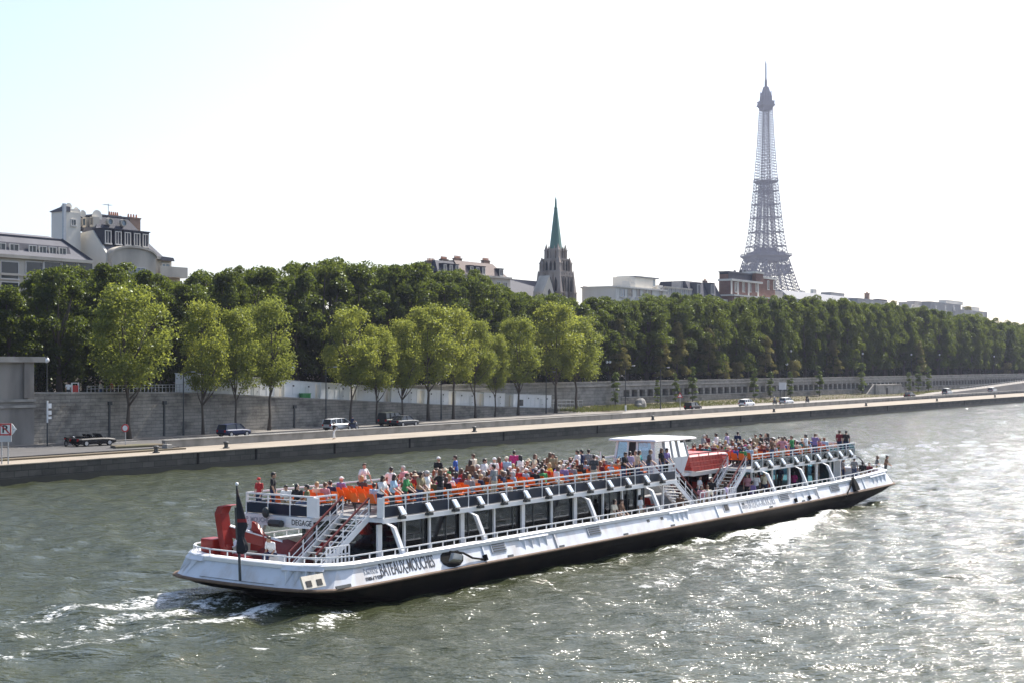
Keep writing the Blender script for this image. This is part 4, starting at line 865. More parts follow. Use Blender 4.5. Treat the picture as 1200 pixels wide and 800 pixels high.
m = MB(); rb = random.Random(4)
m.loft([[(rb.uniform(.8, 1.2)*q*math.cos(k*.785), rb.uniform(.8, 1.2)*q*.8*math.sin(k*.785), z) for k in range(8)] for q, z in ((1.25, -.2), (1.3, .6), (1.0, 1.2), (.4, 1.6))]); m.build('stone', COPE, r)
m = MB(); m.loft([[(-1.6+rb.uniform(.8, 1.2)*q*math.cos(k*.785), -.5+rb.uniform(.8, 1.2)*q*math.sin(k*.785), z) for k in range(8)] for q, z in ((.7, -.2), (.6, .4), (.25, .7))]); m.build('small_stone', COPE, r)
# ---------------------------------------------------------------- lamps and signs
GLOBE = mat('lamp_globe', (.85, .86, .88), .25, .04, 2)
for px, py, zt_, t, lab in ((215, 509, 438, None, 'thin dark lamp post left of the dark blue hatchback'), (382, 499, 432, None, 'thin dark lamp post by the tail of the silver estate car'), (517, 489, 430, None, 'thin dark lamp post among the young trees'), (640, 485, 437, None, 'thin dark lamp post before the tall full crowned tree'), (733, 479, 430, 21.4, 'lamp post with a white base among the rubble'), (774, 475, 432, 22.0, 'thin lamp post left of the dark hatchback')):
    t = t or wall_t(S(px, 21))-1.0; p = Q(S(px, t), t, 2.0); zt = H-(zt_-HY)*p.y/F
    r = thing('lamp_post', lab, 'lamp post', p, QANG, 'thin lamp posts on the lower road'); h = zt-2
    m = MB(); m.tube([(0, 0, 0), (0, 0, .9), (0, 0, 1.0), (0, 0, h)], [.13, .12, .09, .055], 8); m.build('pole', DKMETAL, r)
    m = MB(); m.tube([(0, 0, h), (0, -.5, h+.25), (0, -1.3, h+.3)], [.05, .045, .04], 6); m.build('arm', DKMETAL, r)
    m = MB(); m.ell((0, -1.55, h+.27), (.14, .36, .08)); m.build('lamp_head', STEEL, r)
    if px == 733: m = MB(); m.tube([(0, 0, 0), (0, 0, 1.0)], .17, 10); m.build('white_base', CABIN, r)
for px, py, lab in ((713, 425, 'street lamp with twin white globes among the plane trees left of the conical trees'), (922, 427, 'street lamp with a large white globe above the grey road sign'), (927, 412, 'tall street lamp with a small white globe behind the large one'), (1011, 415, 'street lamp globe above the slim cypress by the stair'), (1068, 416, 'street lamp globe over the three cypresses'), (1101, 416, 'street lamp globe right of the three cypresses'), (55, 424, 'street lamp globe in the dark foliage right of the abutment'), (343, 433, 'street lamp globe in dark foliage behind the forked young tree'), (1165, 418, 'farthest street lamp globe over the arcaded wall')):
    t = 33.0 if px != 55 else 26; p = Q(S(px, t), t, 6.4); zt = H-(py-HY)*p.y/F; h = zt-6.4
    r = thing('street_lamp', lab, 'street lamp', p, QANG, 'globe street lamps on the upper street')
    m = MB(); m.tube([(0, 0, 0), (0, 0, .8), (0, 0, .9), (0, 0, h)], [.14, .13, .08, .05], 8); m.build('pole', DKMETAL, r)
    offs = (-.55, .55) if px == 713 else (0,)
    for o_ in offs:
        if o_: q = MB(); q.bar((0, 0, h-.1), (o_, 0, h-.1), .06); q.build('arm', DKMETAL, r)
        q = MB(); q.ell((o_, 0, h+.2), (.34 if px == 922 else .26,)*2+(.38 if px == 922 else .28,), nu=14, nv=10); q.build('globe', GLOBE, r, True); q = MB(); q.tube([(o_, 0, h+.44), (o_, 0, h+.62)], [.18, .03], 8); q.build('finial', DKMETAL, r)
SIGNW = mat('sign_white', (.80, .80, .78), .5, .04, 2); SIGNR = mat('sign_red', (.50, .03, .03), .5, .1, 2); SIGNK = mat('sign_black', (.015, .015, .018), .5, .1, 2); SIGNG = mat('sign_grey', (.50, .51, .52), .5, .1, 2); SIGNB = mat('sign_blue', (.03, .08, .30), .5, .1, 2)
def text_mesh(s, size, ext=.01, sx=1.0, bold=0.0):
    c = bpy.data.curves.new('lettering', 'FONT'); c.body = s; c.size = size; c.extrude = ext; c.align_x = 'CENTER'; c.align_y = 'CENTER'; c.offset = bold; c.resolution_u = 4
    o = bpy.data.objects.new('tmp', c); COL.objects.link(o); o.scale = (sx, 1, 1); bpy.context.view_layer.update()
    dg = bpy.context.evaluated_depsgraph_get(); me = bpy.data.meshes.new_from_object(o.evaluated_get(dg)); me.transform(Matrix.Diagonal((sx, 1, 1, 1))); bpy.data.objects.remove(o); bpy.data.curves.remove(c); return me
def letter(parent, s, size, m, loc, rot, sx=1.0, bold=0.0, ext=.01, name='lettering'):
    me = text_mesh(s, size, ext, sx, bold); me.materials.clear(); me.materials.append(m); o = link(name, me, parent, loc); o.rotation_euler = rot; return o
# river sign with the barred R: plate faces the river and the camera
p = Q(S(6.3, .55), .55, 1.68); zr0, zr1 = [H-(py-HY)*p.y/F for py in (509.5, 495.5)]; u_ = p.y/F
r = thing('river_sign', 'white river traffic sign with red border, barred black R and arrow plate', 'sign', p, math.atan2(-p.x, p.y)*.4)
zm = (zr0+zr1)/2-1.68; hw_ = 7.0*u_; q = MB()
q.span(-hw_, hw_, -.03, .03, zm-hw_, zm+hw_); q.build('plate', SIGNW, r)
for b_ in ((-hw_, hw_, zm+hw_*.76, zm+hw_), (-hw_, hw_, zm-hw_, zm-hw_*.76), (-hw_, -hw_*.76, zm-hw_*.76, zm+hw_*.76), (hw_*.76, hw_, zm-hw_*.76, zm+hw_*.76)): q = MB(); q.span(b_[0], b_[1], -.045, -.031, b_[2], b_[3]); q.build('red_border', SIGNR, r)
letter(r, 'R', hw_*1.75, SIGNK, (0, -.036, zm), (R(90), 0, 0), 1.1, .02, .004); q = MB(); q.bar((-hw_*.72, -.047, zm+hw_*.72), (hw_*.72, -.047, zm-hw_*.72), .012, hw_*.16); q.build('red_bar', SIGNR, r)
q = MB(); q.prism([(hw_+.05, zm-hw_*.95), (hw_+5.6*u_, zm), (hw_+.05, zm+hw_*.95)], -.03, .03, 'y'); q.build('arrow_plate', SIGNW, r); q = MB(); q.span(hw_+.12, hw_+3.2*u_, -.04, -.031, zm-.05, zm+.05); q.build('arrow_mark', SIGNG, r)
q = MB(); q.span(-hw_, hw_, -.03, .03, zm-hw_-7.6*u_, zm-hw_-.03); q.build('lower_plate', SIGNG, r)
for s_ in (-.62, .42): q = MB(); q.tube([(s_*hw_, .08, 0), (s_*hw_, .08, zm+hw_*.9)], .055, 8); q.build('leg', STEEL, r)
# small signal mast with white plates
t = 16.8; p = Q(S(55.5, t), t, 1.9); r = thing('signal_mast', 'dark mast with three small white plates in front of the abutment corner', 'mast', p, QANG); u_ = p.y/F
zt = H-(469-HY)*p.y/F-1.9; q = MB(); q.tube([(0, 0, 0), (0, 0, zt)], .07, 8); q.build('pole', DKMETAL, r)
q = MB(); q.tube([(0, 0, zt-2.2), (0, 0, zt)], .085, 8); q.build('white_sleeve', SIGNW, r)
for py, hh in ((475, 3.2), (483, 2.6), (489, 1.6)): z = H-(py-HY)*p.y/F-1.9; q = MB(); q.span(.05, .42, -.12, -.08, z-hh*u_*.9, z+hh*u_*.9); q.build('plate', SIGNW, r)
# round prohibition sign
t = 8.2; p = Q(S(147, t), t, 2.1); r = thing('round_sign', 'round red and white prohibition sign on the earth island', 'sign', p, QANG-R(70)); zt = H-(501-HY)*p.y/F-2.1
q = MB(); q.tube([(0, 0, -.1), (0, 0, zt+.4)], .04, 6); q.build('pole', STEEL, r)
q = MB(); q.tube([(0, -.05, zt), (0, -.08, zt)], .40, 20); q.build('red_ring', SIGNR, r); q = MB(); q.tube([(0, -.081, zt), (0, -.095, zt)], .27, 20); q.build('white_disc', SIGNW, r)
t = pw(S(797, 10))+.9; p = Q(S(797, t), t, 1.9); r = thing('warning_sign', 'small faded red and white road sign beside the parapet wall', 'sign', p, QANG-R(80)); q = MB(); q.tube([(0, 0, 0), (0, 0, 3.2)], .05, 6); q.build('pole', STEEL, r); q = MB(); q.prism([(-.5, 2.6), (.5, 2.6), (0, 3.5)], -.09, -.055, 'y'); q.build('plate', SIGNR, r); q = MB(); q.prism([(-.3, 2.72), (.3, 2.72), (0, 3.25)], -.105, -.091, 'y'); q.build('inner_plate', SIGNW, r)
t = 21.5; p = Q(S(917, t), t, 2.0); u_ = p.y/F; r = thing('road_sign', 'large grey road direction sign seen against the arcaded wall', 'sign', p, QANG-R(35)); z0, z1 = H-(456-HY)*p.y/F-2, H-(447.5-HY)*p.y/F-2
q = MB(); q.span(-5*u_, 5*u_, -.05, .05, z0, z1); q.build('plate', SIGNG, r); q = MB(); q.span(4.2*u_, 4.9*u_, -.06, -.051, z0+.1, z1-.1); q.build('plate_edge', SIGNW, r)
for s_ in (-2.6, 2.6): q = MB(); q.bar((s_*u_, .1, 0), (s_*u_, .1, z1), .12); q.build('leg', DKMETAL, r)
# mooring bollards on the quay
for px, lab in ((183, 'mooring bollard nearest the river sign'), (265, 'mooring bollard below the dark blue hatchback'), (556, 'mooring bollard past the pedestrian'), (765, 'mooring bollard before the small road sign'), (907, 'mooring bollard below the pale car'), (1015, 'mooring bollard below the stone stair'), (1098, 'mooring bollard right of the stair'), (1166, 'farthest mooring bollard on the quay')):
    p = Q(S(px, 2.2), 2.2, 1.655); r = thing('bollard', lab, 'bollard', p, 0, 'mooring bollards along the quay'); q = MB(); q.tube([(0, 0, 0), (0, 0, .1), (0, 0, .12), (0, 0, .5)], [.34, .34, .2, .2], 12); q.build('post', DKMETAL, r); q = MB(); q.ell((0, 0, .58), (.30, .30, .13), nu=12); q.build('cap', DKMETAL, r)
for px in (196,):
    p = Q(S(px, 5), 5, 1.655); r = thing('concrete_block', 'small pale concrete block on the sandy quay', 'block', p, QANG); q = MB(); q.loft([ring(0, 0, .38, 0), ring(0, 0, .34, .5), ring(0, 0, .3, .56)]); q.build('block', COPE, r); q = MB(); q.tube([(-.12, 0, .55), (-.1, 0, .68), (.1, 0, .68), (.12, 0, .55)], .025, 6); q.build('lifting_eye', DKMETAL, r)
# red and white works barrier on the upper street, railings there
RW = mat('barrier_red', (.55, .05, .04), .5, .1, 2)
t = 21.2; p = Q(S(88, t), t, 7.0); r = thing('works_barrier', 'red and white works barrier above the retaining wall near the abutment', 'barrier', p, QANG)
q = MB(); q.span(-.38, .38, -.05, .05, .05, .85); q.build('red_board', RW, r)
for a_ in ((-.47, -.39), (.39, .47)): q = MB(); q.span(a_[0], a_[1], -.08, .08, -.6, 1.05); q.build('white_post', SIGNW, r)
q = MB(); q.span(-.47, .47, -.07, .07, 1.05, 1.12); q.build('top_rail', SIGNW, r)
r = thing('street_railing', 'pale thin railing along the top of the retaining wall', 'railing', (QX, QY, 0), QANG); q = MB(); a, c = S(99, 21), S(220, 21); n = 26
for k in range(n+1):
    s = a+(c-a)*k/n; t = wall_t(s)+.75; q.bar((s, t, 6.3), (s, t, 7.75), .045)
    if k: q.bar((sp_, tp_, 7.75), (s, t, 7.75), .05); q.bar((sp_, tp_, 7.45), (s, t, 7.45), .04)
    sp_, tp_ = s, t
q.build('bars', STEEL, r)
# ---------------------------------------------------------------- hedge added to darken the gaps under the crowns, and low facades in the shade behind the trunks
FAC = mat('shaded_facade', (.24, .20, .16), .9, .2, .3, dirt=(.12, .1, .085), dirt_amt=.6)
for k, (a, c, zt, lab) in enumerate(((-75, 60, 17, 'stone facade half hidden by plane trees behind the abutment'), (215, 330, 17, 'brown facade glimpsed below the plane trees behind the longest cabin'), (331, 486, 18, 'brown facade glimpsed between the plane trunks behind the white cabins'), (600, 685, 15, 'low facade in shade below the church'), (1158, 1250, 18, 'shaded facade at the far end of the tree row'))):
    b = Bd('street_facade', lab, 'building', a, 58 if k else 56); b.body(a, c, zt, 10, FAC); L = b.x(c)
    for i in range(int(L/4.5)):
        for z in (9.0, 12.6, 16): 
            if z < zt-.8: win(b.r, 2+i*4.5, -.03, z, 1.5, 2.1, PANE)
LEAFH = leafmat('dark_filler_leaves', (.030, .045, .016), (.05, .07, .015), .25)
rngh = np.random.default_rng(11)
for a, c, lab in ((-60, 225, 'dark hedge standing in for shade under the plane trees near the abutment'), (226, 480, 'dark hedge standing in for shade under the plane trees behind the white cabins'), (481, 715, 'dark hedge standing in for shade under the plane trees behind the last cabins'), (716, 960, 'dark hedge standing in for shade behind the first half of the row of openings'), (961, 1230, 'dark hedge standing in for shade behind the far half of the arcaded wall')):
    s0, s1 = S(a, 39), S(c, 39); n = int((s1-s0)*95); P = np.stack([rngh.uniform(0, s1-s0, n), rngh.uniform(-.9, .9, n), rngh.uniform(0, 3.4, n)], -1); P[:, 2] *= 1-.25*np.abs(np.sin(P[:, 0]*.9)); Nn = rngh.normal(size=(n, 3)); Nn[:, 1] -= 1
    p = Q(s0, 39, 6.4); r = thing('filler', lab, 'filler', p, QANG); link('foliage', leaf_mesh('foliage', P, Nn/np.linalg.norm(Nn, axis=1, keepdims=True), .5, LEAFH, rngh, .8), r)
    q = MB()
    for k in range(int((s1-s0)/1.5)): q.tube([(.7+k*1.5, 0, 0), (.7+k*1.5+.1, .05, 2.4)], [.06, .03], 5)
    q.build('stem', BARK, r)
# ---------------------------------------------------------------- vehicles
CARG = mat('car_glass', (.03, .035, .04), .05, .2, 1); TYRE = RUBBER; RIM = mat('alloy_rim', (.5, .5, .51), .35, .1, 4, metal=.7); HEADL = mat('headlight_glass', (.75, .77, .8), .1, .05, 4); TAILL = mat('tail_light', (.45, .02, .02), .2, .1, 4)
def paint(name, c, metal=.15): 
    m = mat(name, c, .5, .04, 1.5, metal=metal, spec=.15); m.node_tree.nodes['Principled BSDF'].inputs['Coat Weight'].default_value = .08; return m
def car(label, cat, pos, rz, kind, pm, L=4.1, Wd=1.72):
    """x forward; lofted body with wheel arches, glasshouse with separate glass"""
    r = thing('parked_car' if False else 'car', label, cat, pos, rz, 'cars on the riverside road'); w = Wd/2
    K = dict(hatch=(1.47, .86, [(-.49, .70), (-.44, 1.38), (-.02, 1.47), (.10, 1.43), (.28, .90)]), estate=(1.52, .9, [(-.495, .85), (-.455, 1.42), (0, 1.52), (.10, 1.48), (.30, .93)]), saloon=(1.42, .86, [(-.36, .88), (-.20, 1.38), (-.02, 1.42), (.07, 1.40), (.26, .88)]), van=(1.85, 1.0, [(-.5, .95), (-.48, 1.78), (.05, 1.85), (.14, 1.8), (.33, 1.0)]), open=(.95, .82, None))[kind]
    roof, belt, prof = K
    st = []
    for f in (-.5, -.48, -.42, -.30, -.15, 0, .15, .30, .42, .48, .5):
        e = abs(f); zt = belt - (.0 if f < .25 else (f-.25)*.55*1.1) + (0 if f > -.3 or kind in ('hatch', 'estate', 'van') else -.02)
        ww = w*(1 - .9*max(0, e-.40)**1.5*4); zl = .24 + max(0, e-.44)*1.6
        if e == .5: zt -= .16
        x = f*L; st.append([(x, -ww*.92, zl), (x, -ww, zl+.18), (x, -ww*.985, zt-.12), (x, -ww*.86, zt), (x, ww*.86, zt), (x, ww*.985, zt-.12), (x, ww, zl+.18), (x, ww*.92, zl)])
    m = MB(); m.loft(st)
    wb = L*.305
    if prof:                                             # roof and pillars
        tw = w*.70; X = [f*L for f, z in prof]; Zs = [z for f, z in prof]
        def pt(i, s_, k=0.0): return (X[i], s_*(w*.84 if Zs[i] < belt+.15 else tw), Zs[i])
        rl = [[(X[i], -tw, Zs[i]), (X[i], -tw*.8, Zs[i]+.03), (X[i], tw*.8, Zs[i]+.03), (X[i], tw, Zs[i]), (X[i], tw*.9, Zs[i]-.05), (X[i], -tw*.9, Zs[i]-.05)] for i in (1, 2, 3)]; m.loft(rl)
        for s_ in (-1, 1):
            m.bar(pt(0, s_), pt(1, s_), .10); m.bar(pt(4, s_), pt(3, s_), .08); xm = L*-.06; m.bar((xm, s_*w*.84, belt), (xm, s_*tw, roof), .09)
            if kind in ('estate', 'van'): m.bar((-L*.28, s_*w*.84, belt), (-L*.28, s_*tw, roof-.03), .12)
    body = m.build('body', pm, r); 
    if prof:
        q = MB(); q.quad(pt(4, -1), pt(4, 1), pt(3, 1), pt(3, -1)); q.build('windscreen', CARG, r); q = MB(); q.quad(pt(0, -1), pt(0, 1), pt(1, 1), pt(1, -1)); q.build('rear_window', CARG, r)
        for s_ in (-1, 1):
            k = .985; q = MB(); vs = [pt(0, s_), pt(4, s_), pt(3, s_), pt(2, s_), pt(1, s_)]; q.add([(x, y*k, z-.02) for x, y, z in vs], [(0, 1, 2, 3, 4)]); q.build('side_window', CARG, r)
    else:
        q = MB(); q.quad((.16*L, -w*.8, .84), (.16*L, w*.8, .84), (.09*L, w*.72, 1.22), (.09*L, -w*.72, 1.22)); q.build('windscreen', CARG, r)
        q = MB(); q.bar((.16*L, -w*.8, .84), (.09*L, -w*.72, 1.22), .05); q.bar((.16*L, w*.8, .84), (.09*L, w*.72, 1.22), .05); q.bar((.09*L, -w*.72, 1.22), (.09*L, w*.72, 1.22), .05); q.build('windscreen_frame', DKMETAL, r)
        q = MB(); q.span(-.22*L, .1*L, -w*.74, w*.74, .80, .835); q.build('cockpit', RUBBER, r)
        for s_ in (-.38, .38): q = MB(); q.prism([(-.16*L, .8), (-.1*L, .8), (-.13*L, 1.12), (-.19*L, 1.22)], s_-.22, s_+.22, 'y'); q.build('seat', RUBBER, r)
        q = MB(); q.loft([[(-.36*L+dx, -w*.8, .82+dz), (-.36*L+dx, w*.8, .82+dz), (-.2*L-dx, w*.8, .82+dz), (-.2*L-dx, -w*.8, .82+dz)] for dx, dz in ((0, 0), (.1, .18))]); q.build('folded_hood', RUBBER, r)
    tm = MB(); tm.tube([(0, -.1, 0), (0, -.09, 0), (0, .09, 0), (0, .1, 0)], [.29, .315, .315, .29], 18); tme = tm.mesh('tyre', TYRE); rm = MB(); rm.tube([(0, -.112, 0), (0, .112, 0)], [.2, .2], 14); rme = rm.mesh('rim', RIM)
    for a_ in (-1, 1):
        for s_ in (-1, 1): o = link('wheel', tme, r, (a_*wb, s_*(w-.10), .315)); link('rim', rme, o)
    for s_ in (-1, 1):
        q = MB(); q.ell((L*.475, s_*w*.62, belt-.27), (.10, .22, .10)); q.build('headlight', HEADL, r); q = MB(); q.span(-L*.497-.02, -L*.485, min(s_*w*.55, s_*w*.84), max(s_*w*.55, s_*w*.84), belt-.3, belt-.06); q.build('tail_light', TAILL, r)
        q = MB(); q.ell((.17*L, s_*(w+.08), belt+.06), (.07, .11, .07)); q.build('mirror', pm, r)
    q = MB(); q.span(L*.485, L*.5+.025, -w*.55, w*.55, .3, .45); q.span(-L*.5-.025, -L*.485, -w*.6, w*.6, .3, .45); q.build('bumper', RUBBER, r)
    return r
def on_road(px, t, z=1.912): p = Q(S(px, t), t, z); return p
def place_car(px, t, *a, **k): return a, k
P_BLACK, P_NAVY, P_SILV, P_DKGREY, P_WHITE, P_SILV2 = paint('black_car_paint', (.012, .012, .014)), paint('navy_car_paint', (.02, .03, .07)), paint('silver_car_paint', (.52, .54, .56), .5), paint('dark_grey_car_paint', (.06, .065, .07), .3), paint('white_car_paint', (.75, .76, .77)), paint('grey_silver_car_paint', (.35, .37, .38), .5)
car('black open-top convertible on the road below the blackened wall', 'car', on_road(109, 13.2), QANG-R(4), 'open', P_BLACK, 4.5)
car('dark blue hatchback between the lamp post and forked young tree', 'car', on_road(274, 15.0), QANG, 'hatch', P_NAVY, 4.0)
car('silver estate car beside the motorcyclist', 'car', on_road(397, 15.0), QANG, 'estate', P_SILV, 4.6)
car('dark green van parked behind the dark grey saloon', 'car', on_road(460, 17.6), QANG, 'van', paint('dark_green_paint', (.03, .04, .035)), 4.4)
car('dark grey saloon car just ahead of the dark green van', 'car', on_road(474, 16.0), QANG, 'saloon', P_DKGREY, 4.5)
car('black hatchback with shiny windscreen left of the white car', 'car', on_road(812, 15.2, 1.922), QANG, 'hatch', P_BLACK, 4.2)
car('white estate car on the pale stretch of road', 'car', on_road(875, 16.0, 1.922), QANG, 'estate', P_WHITE, 4.4)
car('silver hatchback between the two scooter riders', 'car', on_road(921.5, 16.2, 1.922), QANG, 'hatch', P_SILV, 4.3)
car('black saloon car in front of the stone stair', 'car', on_road(1066, 16.0, 1.922), QANG, 'saloon', P_BLACK, 4.5)
car('grey van at the foot of the climbing slip road', 'car', on_road(1110, 17.5, 1.922), QANG, 'van', P_SILV2, 4.6)
car('silver estate car farthest along the riverside road', 'car', on_road(1163, 17.5, 1.922), QANG, 'estate', P_SILV2, 4.6)
def bike(label, pos, rz, pm, scooter=False):
    r = thing('motorcycle', label, 'motorcycle', pos, rz, 'two-wheelers on the riverside road')
    tm = MB(); tor = []
    for k in range(18): a = k*math.pi/9; tor.append((.27*math.cos(a), 0, .27*math.sin(a)))
    tm.tube(tor+[tor[0]], .06, 6); tme = tm.mesh('tyre', TYRE); rm = MB(); rm.tube([(0, -.03, 0), (0, .03, 0)], .21, 12); rme = rm.mesh('rim', RIM)
    for x in (-.66, .70): o = link('wheel', tme, r, (x, 0, .33)); link('rim', rme, o)
    q = MB(); q.loft([[(x, -w_, z0), (x, w_, z0), (x, w_*.8, z1), (x, -w_*.8, z1)] for x, w_, z0, z1 in ((-.85, .06, .72, .84), (-.5, .14, .42, .82), (-.1, .15, .30, .80), (.2, .17, .34, .98), (.45, .10, .6, .9))]); q.build('body', pm, r)
    q = MB(); q.loft([[(x, -.15, z), (x, .15, z), (x, .12, z+.1), (x, -.12, z+.1)] for x, z in ((-.82, .86), (-.4, .79), (.05, .80))]); q.build('saddle', RUBBER, r)
    for s_ in (-1, 1): q = MB(); q.tube([(.70, s_*.09, .33), (.48, s_*.09, .92)], .03, 6); q.build('fork', STEEL, r)
    q = MB(); q.tube([(.36, -.36, 1.05), (.46, -.15, 1.02), (.46, .15, 1.02), (.36, .36, 1.05)], .022, 6); q.build('handlebar', DKMETAL, r)
    q = MB(); q.ell((.60, 0, .86), (.09, .10, .11)); q.build('headlight', HEADL, r); q = MB(); q.span(-.92, -.86, -.07, .07, .74, .84); q.build('tail_light', TAILL, r)
    if scooter: q = MB(); q.loft([[(.52, -.24, .35), (.52, .24, .35), (.46, .24, .35), (.46, -.24, .35)], [(.44, -.2, 1.0), (.44, .2, 1.0), (.38, .2, 1.0), (.38, -.2, 1.0)]]); q.build('leg_shield', pm, r)
    return r
bike('dark blue motorcycle carrying a rider beside the silver estate car', on_road(414, 13.7), QANG, P_NAVY)
bike('dark motorcycle standing behind the black convertible', on_road(82, 14.5), QANG+.3, P_BLACK)
bike('scooter with rider between the white estate and silver hatchback', on_road(908, 16.6, 1.922), QANG, P_DKGREY, True)
bike('scooter with rider ahead of the silver hatchback', on_road(946, 16.6, 1.922), QANG, P_BLACK, True)
# ---------------------------------------------------------------- the tour boat (local frame: x to the bow, y inboard from the near side, z up)
boat = thing('tour_boat', 'long white two-deck sightseeing boat with black hull and open upper decks full of people', 'boat', (BX, BY, 0), BA)
HWD = 4.78
def outline(ins, us, ub, bs=1.25, bb=.9, n=11):
    w_ = HWD-ins; P = []
    for u in [us+1.6+(ub-us-2.6)*k/14 for k in range(15)]: P.append((u, HWD-w_))
    for k in range(n):
        a = -math.pi/2+math.pi*(k+.5)/n; P.append((ub-1.0+(1.0+bb)*abs(math.cos(a))**.45, HWD+w_*math.copysign(abs(math.sin(a))**.45, math.sin(a))))
    for u in [us+1.6+(ub-us-2.6)*k/14 for k in range(14, -1, -1)]: P.append((u, HWD+w_))
    for k in range(n):
        a = math.pi/2-math.pi*(k+.5)/n; P.append((us+1.6-(1.6+bs)*abs(math.cos(a))**.55, HWD+w_*math.copysign(abs(math.sin(a))**.55, math.sin(a))))
    return P
def lp(z, *a, **k): return [(x, y, z+(max(0, x-50)**2*(.0009 if z < 1.2 else .0020))) for x, y in outline(*a, **k)]
m = MB(); m.loft([lp(-1.2, 1.0, 6, 52, .4, .3), lp(0, .55, 3.6, 56, .9, .5), lp(.55, .22, 1.2, 60, 1.5, .7), lp(.92, .03, .05, 61.7)], 0); m.build('hull', BLACK, boat)
m = MB(); m.loft([lp(.92, -.05, -.10, 61.9), lp(.95, -.09, -.14, 62.0), lp(1.0, -.09, -.14, 62.0), lp(1.04, -.05, -.10, 61.9)]); m.build('rub_strip', BROWN, boat)
zb0, zb1, in0, in1 = 1.04, 1.84, .06, .40
m = MB(); m.loft([lp(zb0, in0, .02, 61.8), lp(zb1, in1, .62, 61.0), lp(zb1, in1+.12, .74, 60.85), lp(1.22, in1+.12, .74, 60.85)], cap=False); m.build('bulwark', WHITE, boat)
m = MB(); m.loft([lp(zb1-.10, in1-.12, .5, 61.15), lp(zb1+.06, in1-.14, .48, 61.2), lp(zb1+.10, in1-.08, .54, 61.1), lp(zb1+.10, in1+.26, .9, 60.7), lp(zb1-.0, in1+.26, .9, 60.7)], cap=False); m.build('cap_rail', WHITE2, boat)
m = MB(); m.loft([lp(1.10, in1+.11, .73, 60.86), lp(1.26, in1+.11, .73, 60.86)]); m.build('main_deck', DECK, boat)
def bw(u, f, out=0.0):                                 # a point on the sloping near bulwark: f = 0 bottom, 1 top
    return (u, in0+(in1-in0)*f-out*.93, zb0+(zb1-zb0)*f+out*.36+max(0, u-50)**2*(.0009+.0011*f))
# low guard rail on the cap
o = outline(in1+.05, .66, 61.0); m = MB(); zc = zb1+.10; lift = lambda p: max(0, p[0]-50)**2*.0020
for p, q in zip(o, o[1:]+o[:1]):
    m.bar((p[0], p[1], zc+.26+lift(p)), (q[0], q[1], zc+.26+lift(q)), .055)
    d = math.hypot(q[0]-p[0], q[1]-p[1]); n = max(1, int(d/.75))
    for k in range(n): f = k/n; x, y = p[0]+(q[0]-p[0])*f, p[1]+(q[1]-p[1])*f; m.bar((x, y, zc+lift((x,))), (x, y, zc+.26+lift((x,))), .04)
m.build('guard_rail', WHITE2, boat)
# gusset groups, vents, hatches, fairleads on the near bulwark
def gusset(u0, u1, n, P=None):
    P = P or bw; o = MB(); o.loft([[P(u, .80), P(u, .80, .13), P(u, .97, .10), P(u, .97)] for u in (u0, u1)]); o = o.build('fender_beam', WHITE, boat)
    for k in range(n):
        u = u0+(u1-u0)*(k+.7)/n; q = MB(); w_ = (u1-u0)/n*.33
        a, b_, c, d = P(u-.02, .79, .13), P(u-w_, .79), P(u+w_, .79), P(u, .22); q.add([a, b_, c, d], [(0, 1, 3), (0, 3, 2), (0, 2, 1), (1, 2, 3)]); q.build('gusset', WHITE, o)
for a, c, n in ((611, 645, 4), (787, 809, 4), (930, 960, 4), (1022, 1040, 4)): gusset(UB(a, .1), UB(c, .1), n)
def tr(a, f, out=0.0):                                 # the same on the rounded transom
    c = math.cos(a); s_ = math.sin(a); w_ = HWD-(in0+(in1-in0)*f)+out; us = .02+.6*f
    return (us+1.6-(1.6+1.25+out)*abs(c)**.55, HWD+w_*math.copysign(abs(s_)**.55, s_), zb0+(zb1-zb0)*f+out*.3)
trP = lambda lo, hi: (lambda u, f, out=0.0: tr(lo+(hi-lo)*u, f, out))
for lo, hi, n in ((R(52), R(18), 3), (R(-16), R(-52), 4)):
    P = trP(lo, hi); o = MB(); o.loft([[P(k/8, .78), P(k/8, .78, .14), P(k/8, .99, .12), P(k/8, .99)] for k in range(9)]); o = o.build('fender_beam', WHITE, boat)
    for k in range(n):
        u = .15+.8*k/n; q = MB(); q.add([P(u, .77, .14), P(u-.09, .77), P(u+.09, .77), P(u, .12)], [(0, 1, 3), (0, 3, 2), (0, 2, 1), (1, 2, 3)]); q.build('gusset', WHITE, o)
m = MB(); P = trP(R(14), R(-14)); m.loft([[P(k/4, f, .012), P(k/4, f+.02, .012), P(k/4, f+.02, .002), P(k/4, f, .002)] for k in range(5) for f in (.10,)]); m.build('transom_seam', DKMETAL, boat)
GREYV = mat('vent_grey', (.40, .41, .43), .5, .1, 3)
def plate(name, u0, u1, f0, f1, mtl, out=.02, parent=None):
    q = MB(); q.loft([[bw(u, f0, -.01), bw(u, f0, out), bw(u, f1, out), bw(u, f1, -.01)] for u in (u0, u1)]); return q.build(name, mtl, parent or boat)
for px, w_ in ((584, .58), (696, .62), (918.5, .75), (978, .78)):
    u = UB(px, .25); o = plate('vent', u-w_, u+w_, .36, .92, GREYV, .05)
    for k in range(4): plate('louvre', u-w_*.85, u+w_*.85, .42+.125*k, .48+.125*k, DKMETAL, .075, o)
for px, w_ in ((851, .38),): u = UB(px, .25); o = plate('hatch', u-w_, u+w_, .30, .90, GREYV, .03); plate('hatch_opening', u-w_*.7, u+w_*.6, .38, .78, DARKIN, .05, o)
for px in (761, 777, 872): u = UB(px, .2); plate('scupper', u-.14, u+.14, .55, .72, DKMETAL, .015)
for px in (600, 660, 735, 790, 905, 943): u = UB(px, 0); plate('drain_slot', u-.22, u+.22, .02, .12, DKMETAL, .03)
